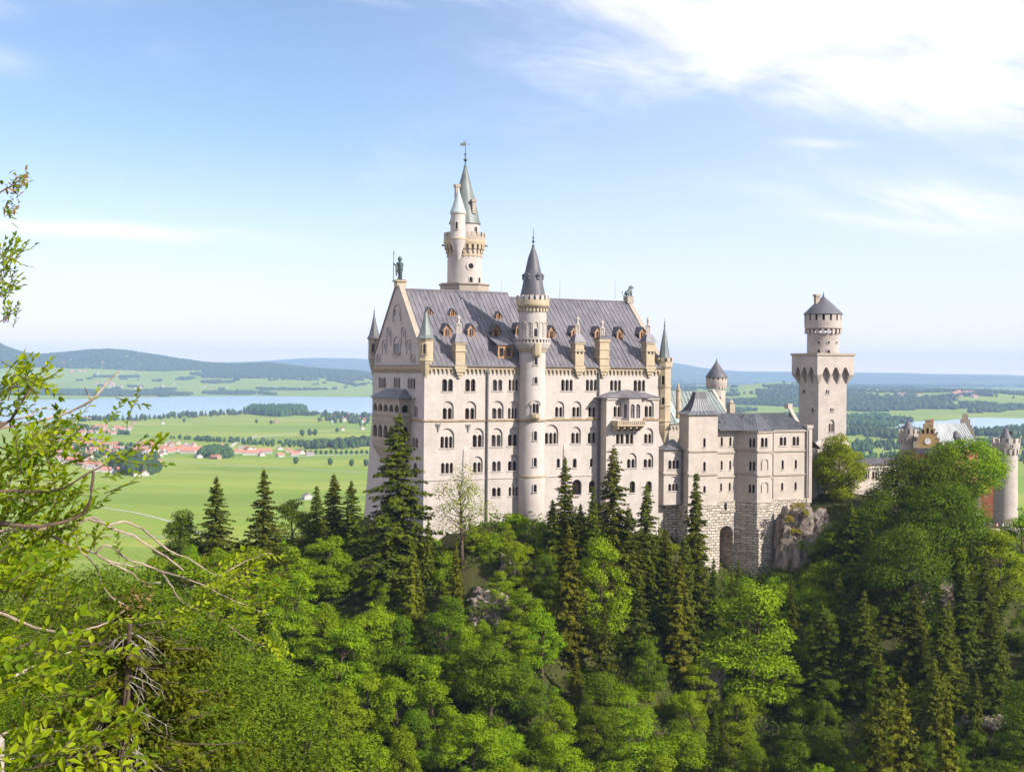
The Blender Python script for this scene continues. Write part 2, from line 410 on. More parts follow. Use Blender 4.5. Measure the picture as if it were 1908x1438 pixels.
class MB:
    def __init__(s):
        s.v, s.f, s.m = [], [], []
    def add(s, vs, fs, mi=0):
        b = len(s.v)
        s.v += [tuple(p) for p in vs]
        s.f += [tuple(i + b for i in f) for f in fs]
        s.m += [mi] * len(fs)
    def quad(s, a, b, c, d, mi=0):
        s.add([a, b, c, d], [(0, 1, 2, 3)], mi)
    def poly(s, pts, mi=0):
        s.add(pts, [tuple(range(len(pts)))], mi)
    def box(s, u0, u1, v0, v1, z0, z1, mi=0):
        s.add([(u0, v0, z0), (u1, v0, z0), (u1, v1, z0), (u0, v1, z0), (u0, v0, z1), (u1, v0, z1), (u1, v1, z1), (u0, v1, z1)],
              [(0, 3, 2, 1), (4, 5, 6, 7), (0, 1, 5, 4), (1, 2, 6, 5), (2, 3, 7, 6), (3, 0, 4, 7)], mi)
    def loft(s, rings, mi=0, cap0=True, cap1=True, closed=True):
        n = len(rings[0])
        vs = [p for r in rings for p in r]
        fs = []
        for i in range(len(rings) - 1):
            for j in range(n if closed else n - 1):
                k = (j + 1) % n
                fs.append((i * n + j, i * n + k, (i + 1) * n + k, (i + 1) * n + j))
        if cap0: fs.append(tuple(range(n - 1, -1, -1)))
        if cap1: fs.append(tuple((len(rings) - 1) * n + j for j in range(n)))
        s.add(vs, fs, mi)
    def prism(s, poly, z0, z1, mi=0, cap0=True, cap1=True):
        s.loft([[(x, y, z0) for x, y in poly], [(x, y, z1) for x, y in poly]], mi, cap0, cap1)
    def hip(s, poly, z0, z1, apex, mi=0):
        """a roof from an eaves polygon to a ridge/apex list of points, one per corner"""
        s.loft([[(x, y, z0) for x, y in poly], [(x, y, z1) for x, y in apex]], mi)
    def lathe(s, cx, cy, prof, n=32, mi=0, cap0=True, cap1=True, a0=0.0):
        rings = [[(cx + r * cos(a0 + 2 * pi * j / n), cy + r * sin(a0 + 2 * pi * j / n), z) for j in range(n)] for r, z in prof]
        s.loft(rings, mi, cap0, cap1)
    def tube(s, pts, radii, n=6, mi=0):
        pts = [Vector(p) for p in pts]
        if not isinstance(radii, (list, tuple)):
            radii = [radii] * len(pts)
        rings = []
        up = Vector((0.13, 0.27, 0.95)).normalized()
        for i, p in enumerate(pts):
            t = (pts[min(i + 1, len(pts) - 1)] - pts[max(i - 1, 0)])
            if t.length < 1e-9: t = Vector((0, 0, 1))
            t.normalize()
            a = t.cross(up)
            if a.length < 1e-3: a = t.cross(Vector((1, 0, 0)))
            a.normalize()
            b = t.cross(a)
            up = b.cross(t) if False else up
            rings.append([p + (a * cos(2 * pi * j / n) + b * sin(2 * pi * j / n)) * radii[i] for j in range(n)])
        s.loft(rings, mi)
    def ball(s, c, r, sx=1, sy=1, sz=1, n=8, mi=0):
        prof = [(max(0.01, sin(pi * i / n)) * r, -cos(pi * i / n) * r) for i in range(n + 1)]
        rings = [[(c[0] + q * sx * cos(2 * pi * j / (2 * n)), c[1] + q * sy * sin(2 * pi * j / (2 * n)), c[2] + z * sz) for j in range(2 * n)] for q, z in prof]
        s.loft(rings, mi)
    def build(s, name, mats, parent=None, smooth=False, loc=None, origin=None):
        me = bpy.data.meshes.new(name)
        o0 = origin if origin is not None else (org(parent) if parent is not None else (loc or (0, 0, 0)))
        me.from_pydata([(p[0] - o0[0], p[1] - o0[1], p[2] - o0[2]) for p in s.v], [], s.f)
        mats = mats if isinstance(mats, (list, tuple)) else [mats]
        for m in mats:
            me.materials.append(MATS[m])
        me.polygons.foreach_set('material_index', s.m)
        me.validate()
        bm = bmesh.new()
        bm.from_mesh(me)
        bmesh.ops.recalc_face_normals(bm, faces=bm.faces)
        if smooth:
            for f in bm.faces: f.smooth = True
            for e in bm.edges:
                if len(e.link_faces) == 2 and e.calc_face_angle(0) > R(35):
                    e.smooth = False
        bm.to_mesh(me)
        bm.free()
        o = bpy.data.objects.new(name, me)
        COL.objects.link(o)
        if parent is not None:
            o.parent = parent
        elif loc is not None:
            o.location = loc
        return o
def npmesh(name, verts, faces, mats, midx=None, smooth=False):
    """verts (N,3) and faces (M,k) arrays"""
    me = bpy.data.meshes.new(name)
    nv, (nf, k) = len(verts), faces.shape
    me.vertices.add(nv)
    me.vertices.foreach_set('co', np.asarray(verts, dtype=np.float32).ravel())
    me.loops.add(nf * k)
    me.loops.foreach_set('vertex_index', faces.astype(np.int32).ravel())
    me.polygons.add(nf)
    me.polygons.foreach_set('loop_start', np.arange(0, nf * k, k, dtype=np.int32))
    for m in (mats if isinstance(mats, (list, tuple)) else [mats]):
        me.materials.append(MATS[m])
    if midx is not None:
        me.polygons.foreach_set('material_index', midx.astype(np.int32))
    me.update(calc_edges=True)
    me.validate()
    if smooth:
        me.polygons.foreach_set('use_smooth', np.ones(nf, dtype=bool))
    return me
def link(name, me, parent=None, loc=None, rotz=0.0, scale=None):
    o = bpy.data.objects.new(name, me)
    COL.objects.link(o)
    if parent is not None: o.parent = parent
    if loc is not None: o.location = loc
    if rotz: o.rotation_euler = (0, 0, rotz)
    if scale is not None: o.scale = scale
    return o

def _hash(ix, iy, seed):
    h = (ix.astype(np.int64) * 374761393 + iy.astype(np.int64) * 668265263 + seed * 1274126177) & 0xffffffff
    h = ((h ^ (h >> 13)) * 1274126177) & 0xffffffff
    return ((h ^ (h >> 16)) & 0xffff) / 65535.0
def vnoise(x, y, seed=0):
    ix, iy = np.floor(x), np.floor(y)
    fx, fy = x - ix, y - iy
    fx, fy = fx * fx * (3 - 2 * fx), fy * fy * (3 - 2 * fy)
    a, b = _hash(ix, iy, seed), _hash(ix + 1, iy, seed)
    c, d = _hash(ix, iy + 1, seed), _hash(ix + 1, iy + 1, seed)
    return (a * (1 - fx) + b * fx) * (1 - fy) + (c * (1 - fx) + d * fx) * fy
def fbm(x, y, seed=0, octv=4):
    x, y = np.asarray(x, dtype=float), np.asarray(y, dtype=float)
    t, amp, tot = 0, 1.0, 0
    for i in range(octv):
        t = t + amp * vnoise(x * 2 ** i + 17.3 * i, y * 2 ** i - 9.1 * i, seed + i)
        tot += amp
        amp *= 0.5
    return t / tot
def sstep(x, a, b):
    t = np.clip((np.asarray(x, dtype=float) - a) / (b - a), 0, 1)
    return t * t * (3 - 2 * t)
# ================================================================ terrain
def in_poly(px, py, poly):
    px, py = np.asarray(px), np.asarray(py)
    inside = np.zeros(px.shape, dtype=bool)
    n = len(poly)
    for i in range(n):
        x1, y1 = poly[i]; x2, y2 = poly[(i + 1) % n]
        c = ((y1 > py) != (y2 > py)) & (px < (x2 - x1) * (py - y1) / ((y2 - y1) if y2 != y1 else 1e-9) + x1)
        inside ^= c
    return inside
LAKE_PX = [(-500, 812), (-150, 803), (60, 790), (120, 783), (190, 779), (255, 779), (330, 775), (400, 771), (450, 768), (520, 769), (575, 768), (640, 771), (700, 775),
           (800, 776), (980, 772), (1090, 762), (1120, 748), (1060, 739), (900, 736), (690, 733), (560, 736), (430, 738), (340, 739), (250, 741), (90, 745), (-100, 748), (-500, 752)]
POND_PX = [(1662, 795), (1704, 785), (1760, 784), (1809, 778), (1860, 777), (1908, 779), (2010, 782), (2200, 786), (2200, 800), (2000, 800), (1908, 798), (1868, 799), (1838, 803), (1800, 800), (1740, 803), (1690, 801)]
LAKE = [tuple(ground_at(*p)[:2]) for p in LAKE_PX]
POND = [tuple(ground_at(*p)[:2]) for p in POND_PX]

def valley_h(X, Y):
    """far terrain height over the lake level"""
    X, Y = np.asarray(X, dtype=float), np.asarray(Y, dtype=float)
    D = np.hypot(X, Y)
    t = X / np.maximum(Y, 1.0)                     # tangent of the bearing
    # start of the rolling country: behind the lake on the west, nearer on the east
    st = 9000 - 3400 * sstep(t, 0.02, 0.16)
    st = np.where(t < 0.02, np.maximum(9000, 8600), st)
    roll = sstep(D, st, st + 3500)
    h = roll * (20 + 95 * (fbm(X / 2600, Y / 1500, 3, 4) - 0.25))
    h += sstep(D, 14000, 26000) * 60 * fbm(X / 6000, Y / 3000, 9, 3)
    h += sstep(D, 17500, 25500) * (85 + 110 * fbm(X / 5000, Y / 3000, 12, 3))
    # slope and wooded ridge beyond the western shore
    west = sstep(t, -0.02, -0.20)
    h += west * sstep(D, 9100, 11800) * (70 + 55 * fbm(X / 1500, Y / 1500, 21, 4))
    def bump(tc, tw, d0, dw, a):
        dt, dd = (t - tc) / tw, (D - d0) / dw
        return a * np.exp(-dt * dt - dd * dd)
    rid = 0.86 + 0.28 * fbm(X / 700, Y / 700, 31, 4)
    h += bump(-0.322, 0.050, 12800, 1500, 205) * rid
    h += bump(-0.275, 0.036, 12800, 1500, 62) * rid
    h += bump(-0.435, 0.050, 12600, 1500, 370) * rid
    h += bump(-0.52, 0.06, 12600, 1800, 330) * rid
    h += bump(-0.245, 0.03, 12300, 1300, 45) * rid + bump(-0.19, 0.045, 12000, 1300, 95) * rid
    h += bump(-0.12, 0.04, 11500, 1200, 78) * rid
    h += bump(0.115, 0.04, 22000, 3500, 200) + bump(-0.13, 0.06, 23500, 2500, 150)
    h += bump(0.21, 0.05, 9500, 1300, 72) * rid + bump(0.30, 0.07, 10500, 1300, 30)
    h += bump(0.36, 0.05, 8200, 900, 25) * rid
    return np.where(D < 3000, 0, h)

def build_valley():
    na, nr = 460, 430
    ang = np.radians(np.linspace(-44, 44, na))
    rad = np.concatenate([np.exp(np.linspace(math.log(390), math.log(16000), nr - 90)), np.exp(np.linspace(math.log(16100), math.log(27200), 90))])
    A, D = np.meshgrid(ang, rad)
    X, Y = D * np.sin(A), D * np.cos(A)
    Z = valley_h(X, Y)
    v = np.stack([X.ravel(), Y.ravel(), Z.ravel()], 1)
    i, j = np.meshgrid(np.arange(nr - 1), np.arange(na - 1), indexing='ij')
    q = (i * na + j).ravel()
    f = np.stack([q, q + na, q + na + 1, q + 1], 1)
    o = link('valley_ground', npmesh('valley_ground', v, f, 'meadow_ground', smooth=True))
    tag(o, kind='structure')
    for nm, poly, z in (('lake', LAKE, .5), ('lake', POND, .5)):
        mb = MB()
        mb.poly([(x, y, z) for x, y in poly])
        tag(mb.build(nm, 'lake_water'), kind='structure')
build_valley()

# ---- the castle hill and the ravine in front of it
CTRL = [  # image column of the bearing, distance, height relative to the camera
 (300, 470, -150), (600, 470, -150), (900, 470, -140), (1300, 470, -140), (1700, 470, -145), (2050, 470, -150), (0, 470, -155), (-300, 470, -155), (2300, 470, -155),
 (-300, 400, -140), (0, 400, -130), (300, 400, -115), (500, 395, -105), (700, 390, -88), (950, 385, -70), (1300, 385, -66), (1600, 385, -68), (1900, 390, -82), (2200, 390, -100),
 (0, 320, -105), (250, 315, -85), (450, 312, -66), (600, 310, -48), (720, 305, -33), (1000, 310, -29), (1300, 320, -28), (1550, 325, -29), (1740, 330, -34), (1900, 330, -38), (2100, 330, -60),
 (-300, 270, -95), (0, 268, -75), (250, 265, -58), (400, 262, -45), (500, 262, -41), (620, 270, -40), (690, 285, -32), (800, 268, -33), (1000, 275, -33), (1200, 285, -30), (1300, 292, -40), (1400, 296, -46), (1520, 300, -31), (1620, 300, -32), (1760, 300, -38), (1900, 300, -41), (2100, 300, -56),
 (250, 245, -47), (330, 240, -42), (400, 238, -38), (490, 238, -38), (600, 250, -43), (700, 252, -40), (790, 250, -36), (880, 252, -33.5), (920, 253, -32.5), (1000, 256, -35.5), (1060, 257, -35), (1100, 258, -36), (1220, 265, -43), (1320, 270, -47), (1440, 274, -50), (1520, 280, -44), (1620, 280, -42), (1750, 278, -44), (1880, 280, -45), (2050, 280, -56),
 (-100, 230, -66), (150, 225, -52), (330, 222, -46), (450, 220, -46), (560, 225, -52), (680, 230, -54), (790, 232, -50), (1000, 234, -50), (1150, 238, -54), (1300, 245, -60), (1430, 250, -64), (1560, 250, -60), (1700, 250, -58), (1880, 250, -56), (2050, 250, -62),
 (-100, 195, -66), (150, 195, -58), (350, 195, -56), (520, 195, -60), (680, 200, -68), (850, 205, -68), (1020, 208, -68), (1200, 210, -74), (1400, 215, -82), (1600, 215, -78), (1800, 215, -70), (2000, 215, -70),
 (0, 155, -50), (250, 155, -56), (500, 155, -68), (800, 160, -84), (1150, 165, -88), (1450, 170, -92), (1750, 170, -84), (2050, 170, -80),
 (-50, 110, -36), (300, 110, -48), (700, 110, -76), (1200, 110, -90), (1700, 110, -86), (2100, 110, -80),
 (-100, 60, -22), (200, 60, -28), (600, 60, -54), (1200, 60, -72), (1900, 60, -72), (2300, 60, -70),
 (-100, 34, -17), (200, 34, -19), (500, 34, -25), (1000, 34, -40), (1800, 34, -45),
 (-300, 14, -5), (100, 14, -8), (600, 14, -16), (1300, 14, -24)]
_c = []
for px, Y, dz in CTRL:
    x, _ = ray(px, CY0)
    _c.append((x * Y, Y, HC + dz))
for X, Y, Z in [(-25, 4, 168), (0, -6, 166), (25, 2, 158), (-60, 20, 160), (-90, 60, 140), (-140, 120, 110), (-180, 200, 80), (-210, 300, 50), (60, 0, 140), (150, 30, 110), (220, 120, 90), (260, 220, 95), (280, 330, 80), (0, -60, 165), (-150, -40, 175), (150, -60, 150)]:
    _c.append((X, Y, Z))
_c = np.array(_c)
def _tps(r2):
    return np.where(r2 > 0, 0.5 * r2 * np.log(np.maximum(r2, 1e-12)), 0)
_P = _c[:, :2] / 100.0
_n = len(_c)
_K = _tps(((_P[:, None] - _P[None]) ** 2).sum(2)) + np.eye(_n) * 0.004
_Q = np.concatenate([np.ones((_n, 1)), _P], 1)
_M = np.block([[_K, _Q], [_Q.T, np.zeros((3, 3))]])
_W = np.linalg.solve(_M, np.concatenate([_c[:, 2], np.zeros(3)]))
def hill_h(X, Y):
    X, Y = np.asarray(X, dtype=float), np.asarray(Y, dtype=float)
    p = np.stack([X.ravel(), Y.ravel()], 1) / 100.0
    out = np.empty(len(p))
    for i in range(0, len(p), 4000):
        q = p[i:i + 4000]
        k = _tps(((q[:, None] - _P[None]) ** 2).sum(2))
        out[i:i + 4000] = k @ _W[:_n] + _W[_n] + q @ _W[_n + 1:]
    return out.reshape(X.shape)
def hill_full(X, Y):
    z = hill_h(X, Y)
    X, Y = np.asarray(X, dtype=float), np.asarray(Y, dtype=float)
    steep = sstep(Y, 60, 120) * sstep(Y, 300, 270)
    z = z + steep * ((fbm(X / 14, Y / 14, 41, 4) - 0.5) * 7.0 + (fbm(X / 4, Y / 4, 47, 3) - 0.5) * 2.0)
    z = z + (1 - steep) * (fbm(X / 9, Y / 9, 43, 3) - 0.5) * 1.2
    edge = sstep(Y, 440, 560)
    side = np.maximum(sstep(np.abs(X), 250, 350), edge)
    return z * (1 - side) + (-3.0) * side
def build_hill():
    nx, ny = 300, 300
    xs, ys = np.linspace(-350, 350, nx), np.linspace(-60, 570, ny)
    X, Y = np.meshgrid(xs, ys)
    Z = hill_full(X, Y)
    v = np.stack([X.ravel(), Y.ravel(), Z.ravel()], 1)
    i, j = np.meshgrid(np.arange(ny - 1), np.arange(nx - 1), indexing='ij')
    q = (i * nx + j).ravel()
    f = np.stack([q, q + 1, q + nx + 1, q + nx], 1)
    o = link('castle_hill', npmesh('castle_hill', v, f, 'slope_soil', smooth=True))
    tag(o, kind='structure')
build_hill()
def gz(X, Y):
    return float(hill_full(np.array([X]), np.array([Y]))[0])

# ---- light strips of road across the meadows
def road(pts, w, z=0.3):
    p = [ground_at(*q) for q in pts]
    mb = MB()
    for i in range(len(p) - 1):
        def off(k):
            t = (p[min(k + 1, len(p) - 1)] - p[max(k - 1, 0)]).normalized()
            return Vector((-t.y, t.x, 0)) * w / 2
        a, b = off(i), off(i + 1)
        mb.quad((p[i] - a)[:2] + (z,), (p[i] + a)[:2] + (z,), (p[i + 1] + b)[:2] + (z,), (p[i + 1] - b)[:2] + (z,))
    tag(mb.build('road', 'road_gravel'), kind='structure')
Vector2 = None
def road(pts, w, z=0.3):
    raw = [ground_at(*q) for q in pts]
    p = []
    for i in range(len(raw) - 1):                     # Catmull-Rom for a smooth course
        a, b, c, d = raw[max(i - 1, 0)], raw[i], raw[i + 1], raw[min(i + 2, len(raw) - 1)]
        for t in np.linspace(0, 1, 8, endpoint=False):
            p.append(0.5 * ((2 * b) + (c - a) * t + (2 * a - 5 * b + 4 * c - d) * t * t + (3 * b - a - 3 * c + d) * t ** 3))
    p.append(raw[-1])
    L, Rr = [], []
    for k in range(len(p)):
        t = (p[min(k + 1, len(p) - 1)] - p[max(k - 1, 0)])
        t.normalize()
        L.append((p[k].x - t.y * w / 2, p[k].y + t.x * w / 2, z))
        Rr.append((p[k].x + t.y * w / 2, p[k].y - t.x * w / 2, z))
    mb = MB()
    for k in range(len(p) - 1):
        mb.quad(L[k], Rr[k], Rr[k + 1], L[k + 1])
    tag(mb.build('road', 'road_gravel'), kind='structure')
road([(-40, 925), (120, 936), (200, 947), (260, 957), (310, 970), (350, 985), (420, 1010)], 3.5)
road([(560, 825), (600, 818), (480, 812), (445, 822), (430, 833)][2:], 8, .34)
road([(440, 822), (480, 815), (560, 806), (690, 798)], 7, .38)
road([(-40, 998), (120, 999), (220, 998), (330, 1002)], 3, .42)
road([(300, 857), (450, 868), (560, 874), (700, 882)], 5, .46)
road([(540, 851), (620, 848), (700, 846)], 12, .5)

# ================================================================ haze: one box of even air
def build_haze():
    m = bpy.data.materials.new('haze_air')
    m.use_nodes = True
    k = NT(m.node_tree)
    vol = k.n('ShaderNodeVolumePrincipled', {'Color': (.45, .66, 1.0, 1), 'Density': HAZE, 'Anisotropy': 0.0})
    k.n('ShaderNodeOutputMaterial', {1: vol.outputs[0]})
    MATS['haze_air'] = m
    mb = MB()
    mb.box(-24000, 24000, -3000, 27600, -4.5, 620.0)
    o = mb.build('haze', 'haze_air')
    tag(o, kind='stuff')
HAZE = 5.4e-5
build_haze()
# ================================================================ castle
TH = R(25.8)
_x0, _ = ray(790, 800)
CF = Frame(_x0 * 260, 260, TH)
def U_(px, py=750, v=0.0):
    return CF.hit(px, py, (0, v), (1, 0))[0]
def Z_(px, py, v=0.0):
    return CF.hit(px, py, (0, v), (1, 0))[1]

class Wall:
    """a plane over the plan line a->b; outward side lies to the right of a->b"""
    def __init__(s, fr, a, b):
        s.fr, s.a, s.b = fr, Vector(a), Vector(b)
        d = s.b - s.a
        s.L = d.length
        s.e = d / s.L
        s.n = Vector((s.e.y, -s.e.x))
        s.holes = []
    def p(s, t, z, d=0.0):
        q = s.a + s.e * t + s.n * d
        return (q.x, q.y, z)
    def hit(s, px, py, d=0.0):
        a = s.a + s.n * d
        return s.fr.hit(px, py, tuple(a), tuple(s.e))
    def box(s, mb, t0, t1, z0, z1, d0, d1, mi=0):
        mb.add([s.p(t0, z0, d1), s.p(t1, z0, d1), s.p(t1, z0, d0), s.p(t0, z0, d0), s.p(t0, z1, d1), s.p(t1, z1, d1), s.p(t1, z1, d0), s.p(t0, z1, d0)],
               [(0, 3, 2, 1), (4, 5, 6, 7), (0, 1, 5, 4), (1, 2, 6, 5), (2, 3, 7, 6), (3, 0, 4, 7)], mi)
    def fill(s, mb, z0, z1, t0=0.0, t1=None, mi=0):
        """the wall sheet with its window holes left open"""
        t1 = s.L if t1 is None else t1
        ts, zs = {t0, t1}, {z0, z1}
        hs = [h for h in s.holes if h[0] < t1 and h[1] > t0 and h[2] < z1 and h[3] > z0]
        for h in hs:
            ts |= {max(t0, h[0]), min(t1, h[1])}; zs |= {max(z0, h[2]), min(z1, h[3])}
        ts, zs = sorted(ts), sorted(zs)
        for j in range(len(zs) - 1):
            zc = (zs[j] + zs[j + 1]) / 2
            run = None
            for i in range(len(ts) - 1):
                tc = (ts[i] + ts[i + 1]) / 2
                hole = any(h[0] < tc < h[1] and h[2] < zc < h[3] for h in hs)
                if not hole and run is None: run = ts[i]
                if hole and run is not None:
                    mb.quad(s.p(run, zs[j]), s.p(ts[i], zs[j]), s.p(ts[i], zs[j + 1]), s.p(run, zs[j + 1]), mi); run = None
            if run is not None:
                mb.quad(s.p(run, zs[j]), s.p(ts[-1], zs[j]), s.p(ts[-1], zs[j + 1]), s.p(run, zs[j + 1]), mi)

def arc(r, n, a0=0.0, a1=pi):
    return [(-r * cos(a0 + (a1 - a0) * i / n), r * sin(a0 + (a1 - a0) * i / n)) for i in range(n + 1)]
def window(parent, w, tc, z0, z1, width, n=1, hood=None, depth=0.38, pane='window_glass', mat='limestone', sill=True, frame=True, name='window', gap=0.24, pointed=False):
    """n arched lights side by side: plate, reveals, colonnettes, sill and, for a hood, the sunk
    arched field they stand in; the pane is a sub-part"""
    mb = MB()
    ztop = z1 + 0.06
    off = 0.0
    t0, t1 = tc - width / 2, tc + width / 2
    hole = (t0, t1, z0, ztop)
    if hood:
        r, off = hood / 2, -0.34
        T0, T1, ZT = tc - r - .06, tc + r + .06, ztop + r + .06
        o_ = [(tc + x, ztop + z) for x, z in arc(r, 16)]
        mb.quad(w.p(T0, z0), w.p(tc - r, z0), w.p(tc - r, ztop), w.p(T0, ztop))
        mb.quad(w.p(tc + r, z0), w.p(T1, z0), w.p(T1, ztop), w.p(tc + r, ztop))
        mb.quad(w.p(T0, ztop), w.p(tc - r, ztop), w.p(tc - r, ZT), w.p(T0, ZT))
        mb.quad(w.p(tc + r, ztop), w.p(T1, ztop), w.p(T1, ZT), w.p(tc + r, ZT))
        for a_, b_ in zip(o_[:-1], o_[1:]):
            mb.quad(w.p(*a_), w.p(*b_), w.p(b_[0], ZT), w.p(a_[0], ZT))
        out = [(tc - r, z0)] + o_ + [(tc + r, z0)]
        for a_, b_ in zip(out[:-1], out[1:]):
            mb.quad(w.p(*a_), w.p(*b_), w.p(*b_, off), w.p(*a_, off))
        mb.quad(w.p(tc - r, z0), w.p(tc + r, z0), w.p(tc + r, z0, off), w.p(tc - r, z0, off))
        mb.poly([w.p(*q, off) for q in o_])
        hole = (T0, T1, z0, ZT)
    P = lambda t, z, d=0.0: w.p(t, z, d + off)
    cw = width / n
    hw = cw / 2 - gap / 2 if n > 1 else cw / 2 - 0.05
    zs = z1 - (hw if not pointed else hw * 1.7)
    for i in range(n):
        cl, cr = t0 + i * cw, t0 + (i + 1) * cw
        c = (cl + cr) / 2
        el = tc - hood / 2 if hood and i == 0 else cl
        er = tc + hood / 2 if hood and i == n - 1 else cr
        if pointed:
            up = [(c - hw + hw * q, zs + (z1 - zs) * sin(q * pi / 2)) for q in (0, .25, .5, .75, 1)]
            ap = up + [(2 * c - x, z) for x, z in reversed(up[:-1])]
        else:
            ap = [(c + x, zs + z) for x, z in arc(hw, 8)]
        mb.quad(P(el, z0), P(c - hw, z0), P(c - hw, zs), P(el, zs))
        mb.quad(P(c + hw, z0), P(er, z0), P(er, zs), P(c + hw, zs))
        mb.quad(P(el, zs), P(c - hw, zs), P(c - hw, ztop), P(el, ztop))
        mb.quad(P(c + hw, zs), P(er, zs), P(er, ztop), P(c + hw, ztop))
        for (x0, y0), (x1, y1) in zip(ap[:-1], ap[1:]):
            mb.quad(P(x0, y0), P(x1, y1), P(x1, ztop), P(x0, ztop))
        out = [(c - hw, z0)] + ap + [(c + hw, z0)]
        for (x0, y0), (x1, y1) in zip(out[:-1], out[1:]):
            mb.quad(P(x0, y0), P(x1, y1), P(x1, y1, -depth), P(x0, y0, -depth))
        mb.quad(P(c - hw, z0), P(c + hw, z0), P(c + hw, z0, -depth), P(c - hw, z0, -depth))
        if n > 1 and i:
            w.box(mb, cl - 0.09, cl + 0.09, z0 + 0.01, zs, off, off + 0.1)
            w.box(mb, cl - 0.15, cl + 0.15, zs, zs + 0.16, off, off + 0.16)
    if sill:
        w.box(mb, hole[0] - 0.08, hole[1] + 0.08, z0 - 0.2, z0 - 0.003, -0.05, 0.16)
    fo = mb.build(name, mat, parent)
    pb = MB()
    D = off - depth
    pb.quad(w.p(t0, z0, D + .01), w.p(t1, z0, D + .01), w.p(t1, ztop, D + .01), w.p(t0, ztop, D + .01), 0)
    if frame:
        for i in range(n):
            c = t0 + (i + 0.5) * cw
            w.box(pb, c - 0.03, c + 0.03, z0, z1, D + .02, D + 0.1, 1)
            w.box(pb, c - hw, c + hw, z0 + (z1 - z0) * .55, z0 + (z1 - z0) * .55 + .05, D + .021, D + 0.09, 1)
            for sx in (-1, 1):
                w.box(pb, c + sx * (hw - .03) - .03, c + sx * (hw - .03) + .03, z0, zs + .1, D + .022, D + 0.11, 1)
    pb.build('pane', [pane, 'brown_frame'], fo)
    w.holes.append(hole)
    return fo
def pxwin(parent, w, x0, x1, y0, y1, n=1, hood=False, **kw):
    """a window given by its outline in the photograph, set on wall w"""
    xc = (x0 + x1) / 2
    tc, zt = w.hit(xc, y0)
    ta, zb = w.hit(x0, y1)
    tb, _ = w.hit(x1, y1)
    wd = abs(tb - ta)
    return window(parent, w, tc, zb, zt, wd, n, (wd + 0.36) if hood else None, **kw)
def course(parent, w, px, py, h=0.3, d=0.22, t0=0.0, t1=None, mat='course_stone', z=None):
    zz = w.hit(px, py)[1] if z is None else z
    mb = MB()
    w.box(mb, t0, w.L if t1 is None else t1, zz - h / 2, zz + h / 2, 0.0, d)
    mb.build('string_course', mat, parent)
    return zz
def frieze(mb, w, z, t0, t1, step=0.95, h=0.95, d=0.42, band=0.4, mi=0):
    """round-arched corbel table: a band on small corbels"""
    w.box(mb, t0, t1, z, z + band, 0.0, d, mi)
    n = max(1, int((t1 - t0) / step))
    st = (t1 - t0) / n
    for i in range(n):
        c = t0 + (i + 0.5) * st
        w.box(mb, c - st * .19, c + st * .19, z - h * .55, z - .002, 0.0, d * .9, mi)
        w.box(mb, c - st * .13, c + st * .13, z - h, z - h * .55, 0.0, d * .5, mi)
def face_dir(fr, cu, cv):
    """plan angle from a tower axis to the camera"""
    return atan2(fr.c.y - cv, fr.c.x - cu)
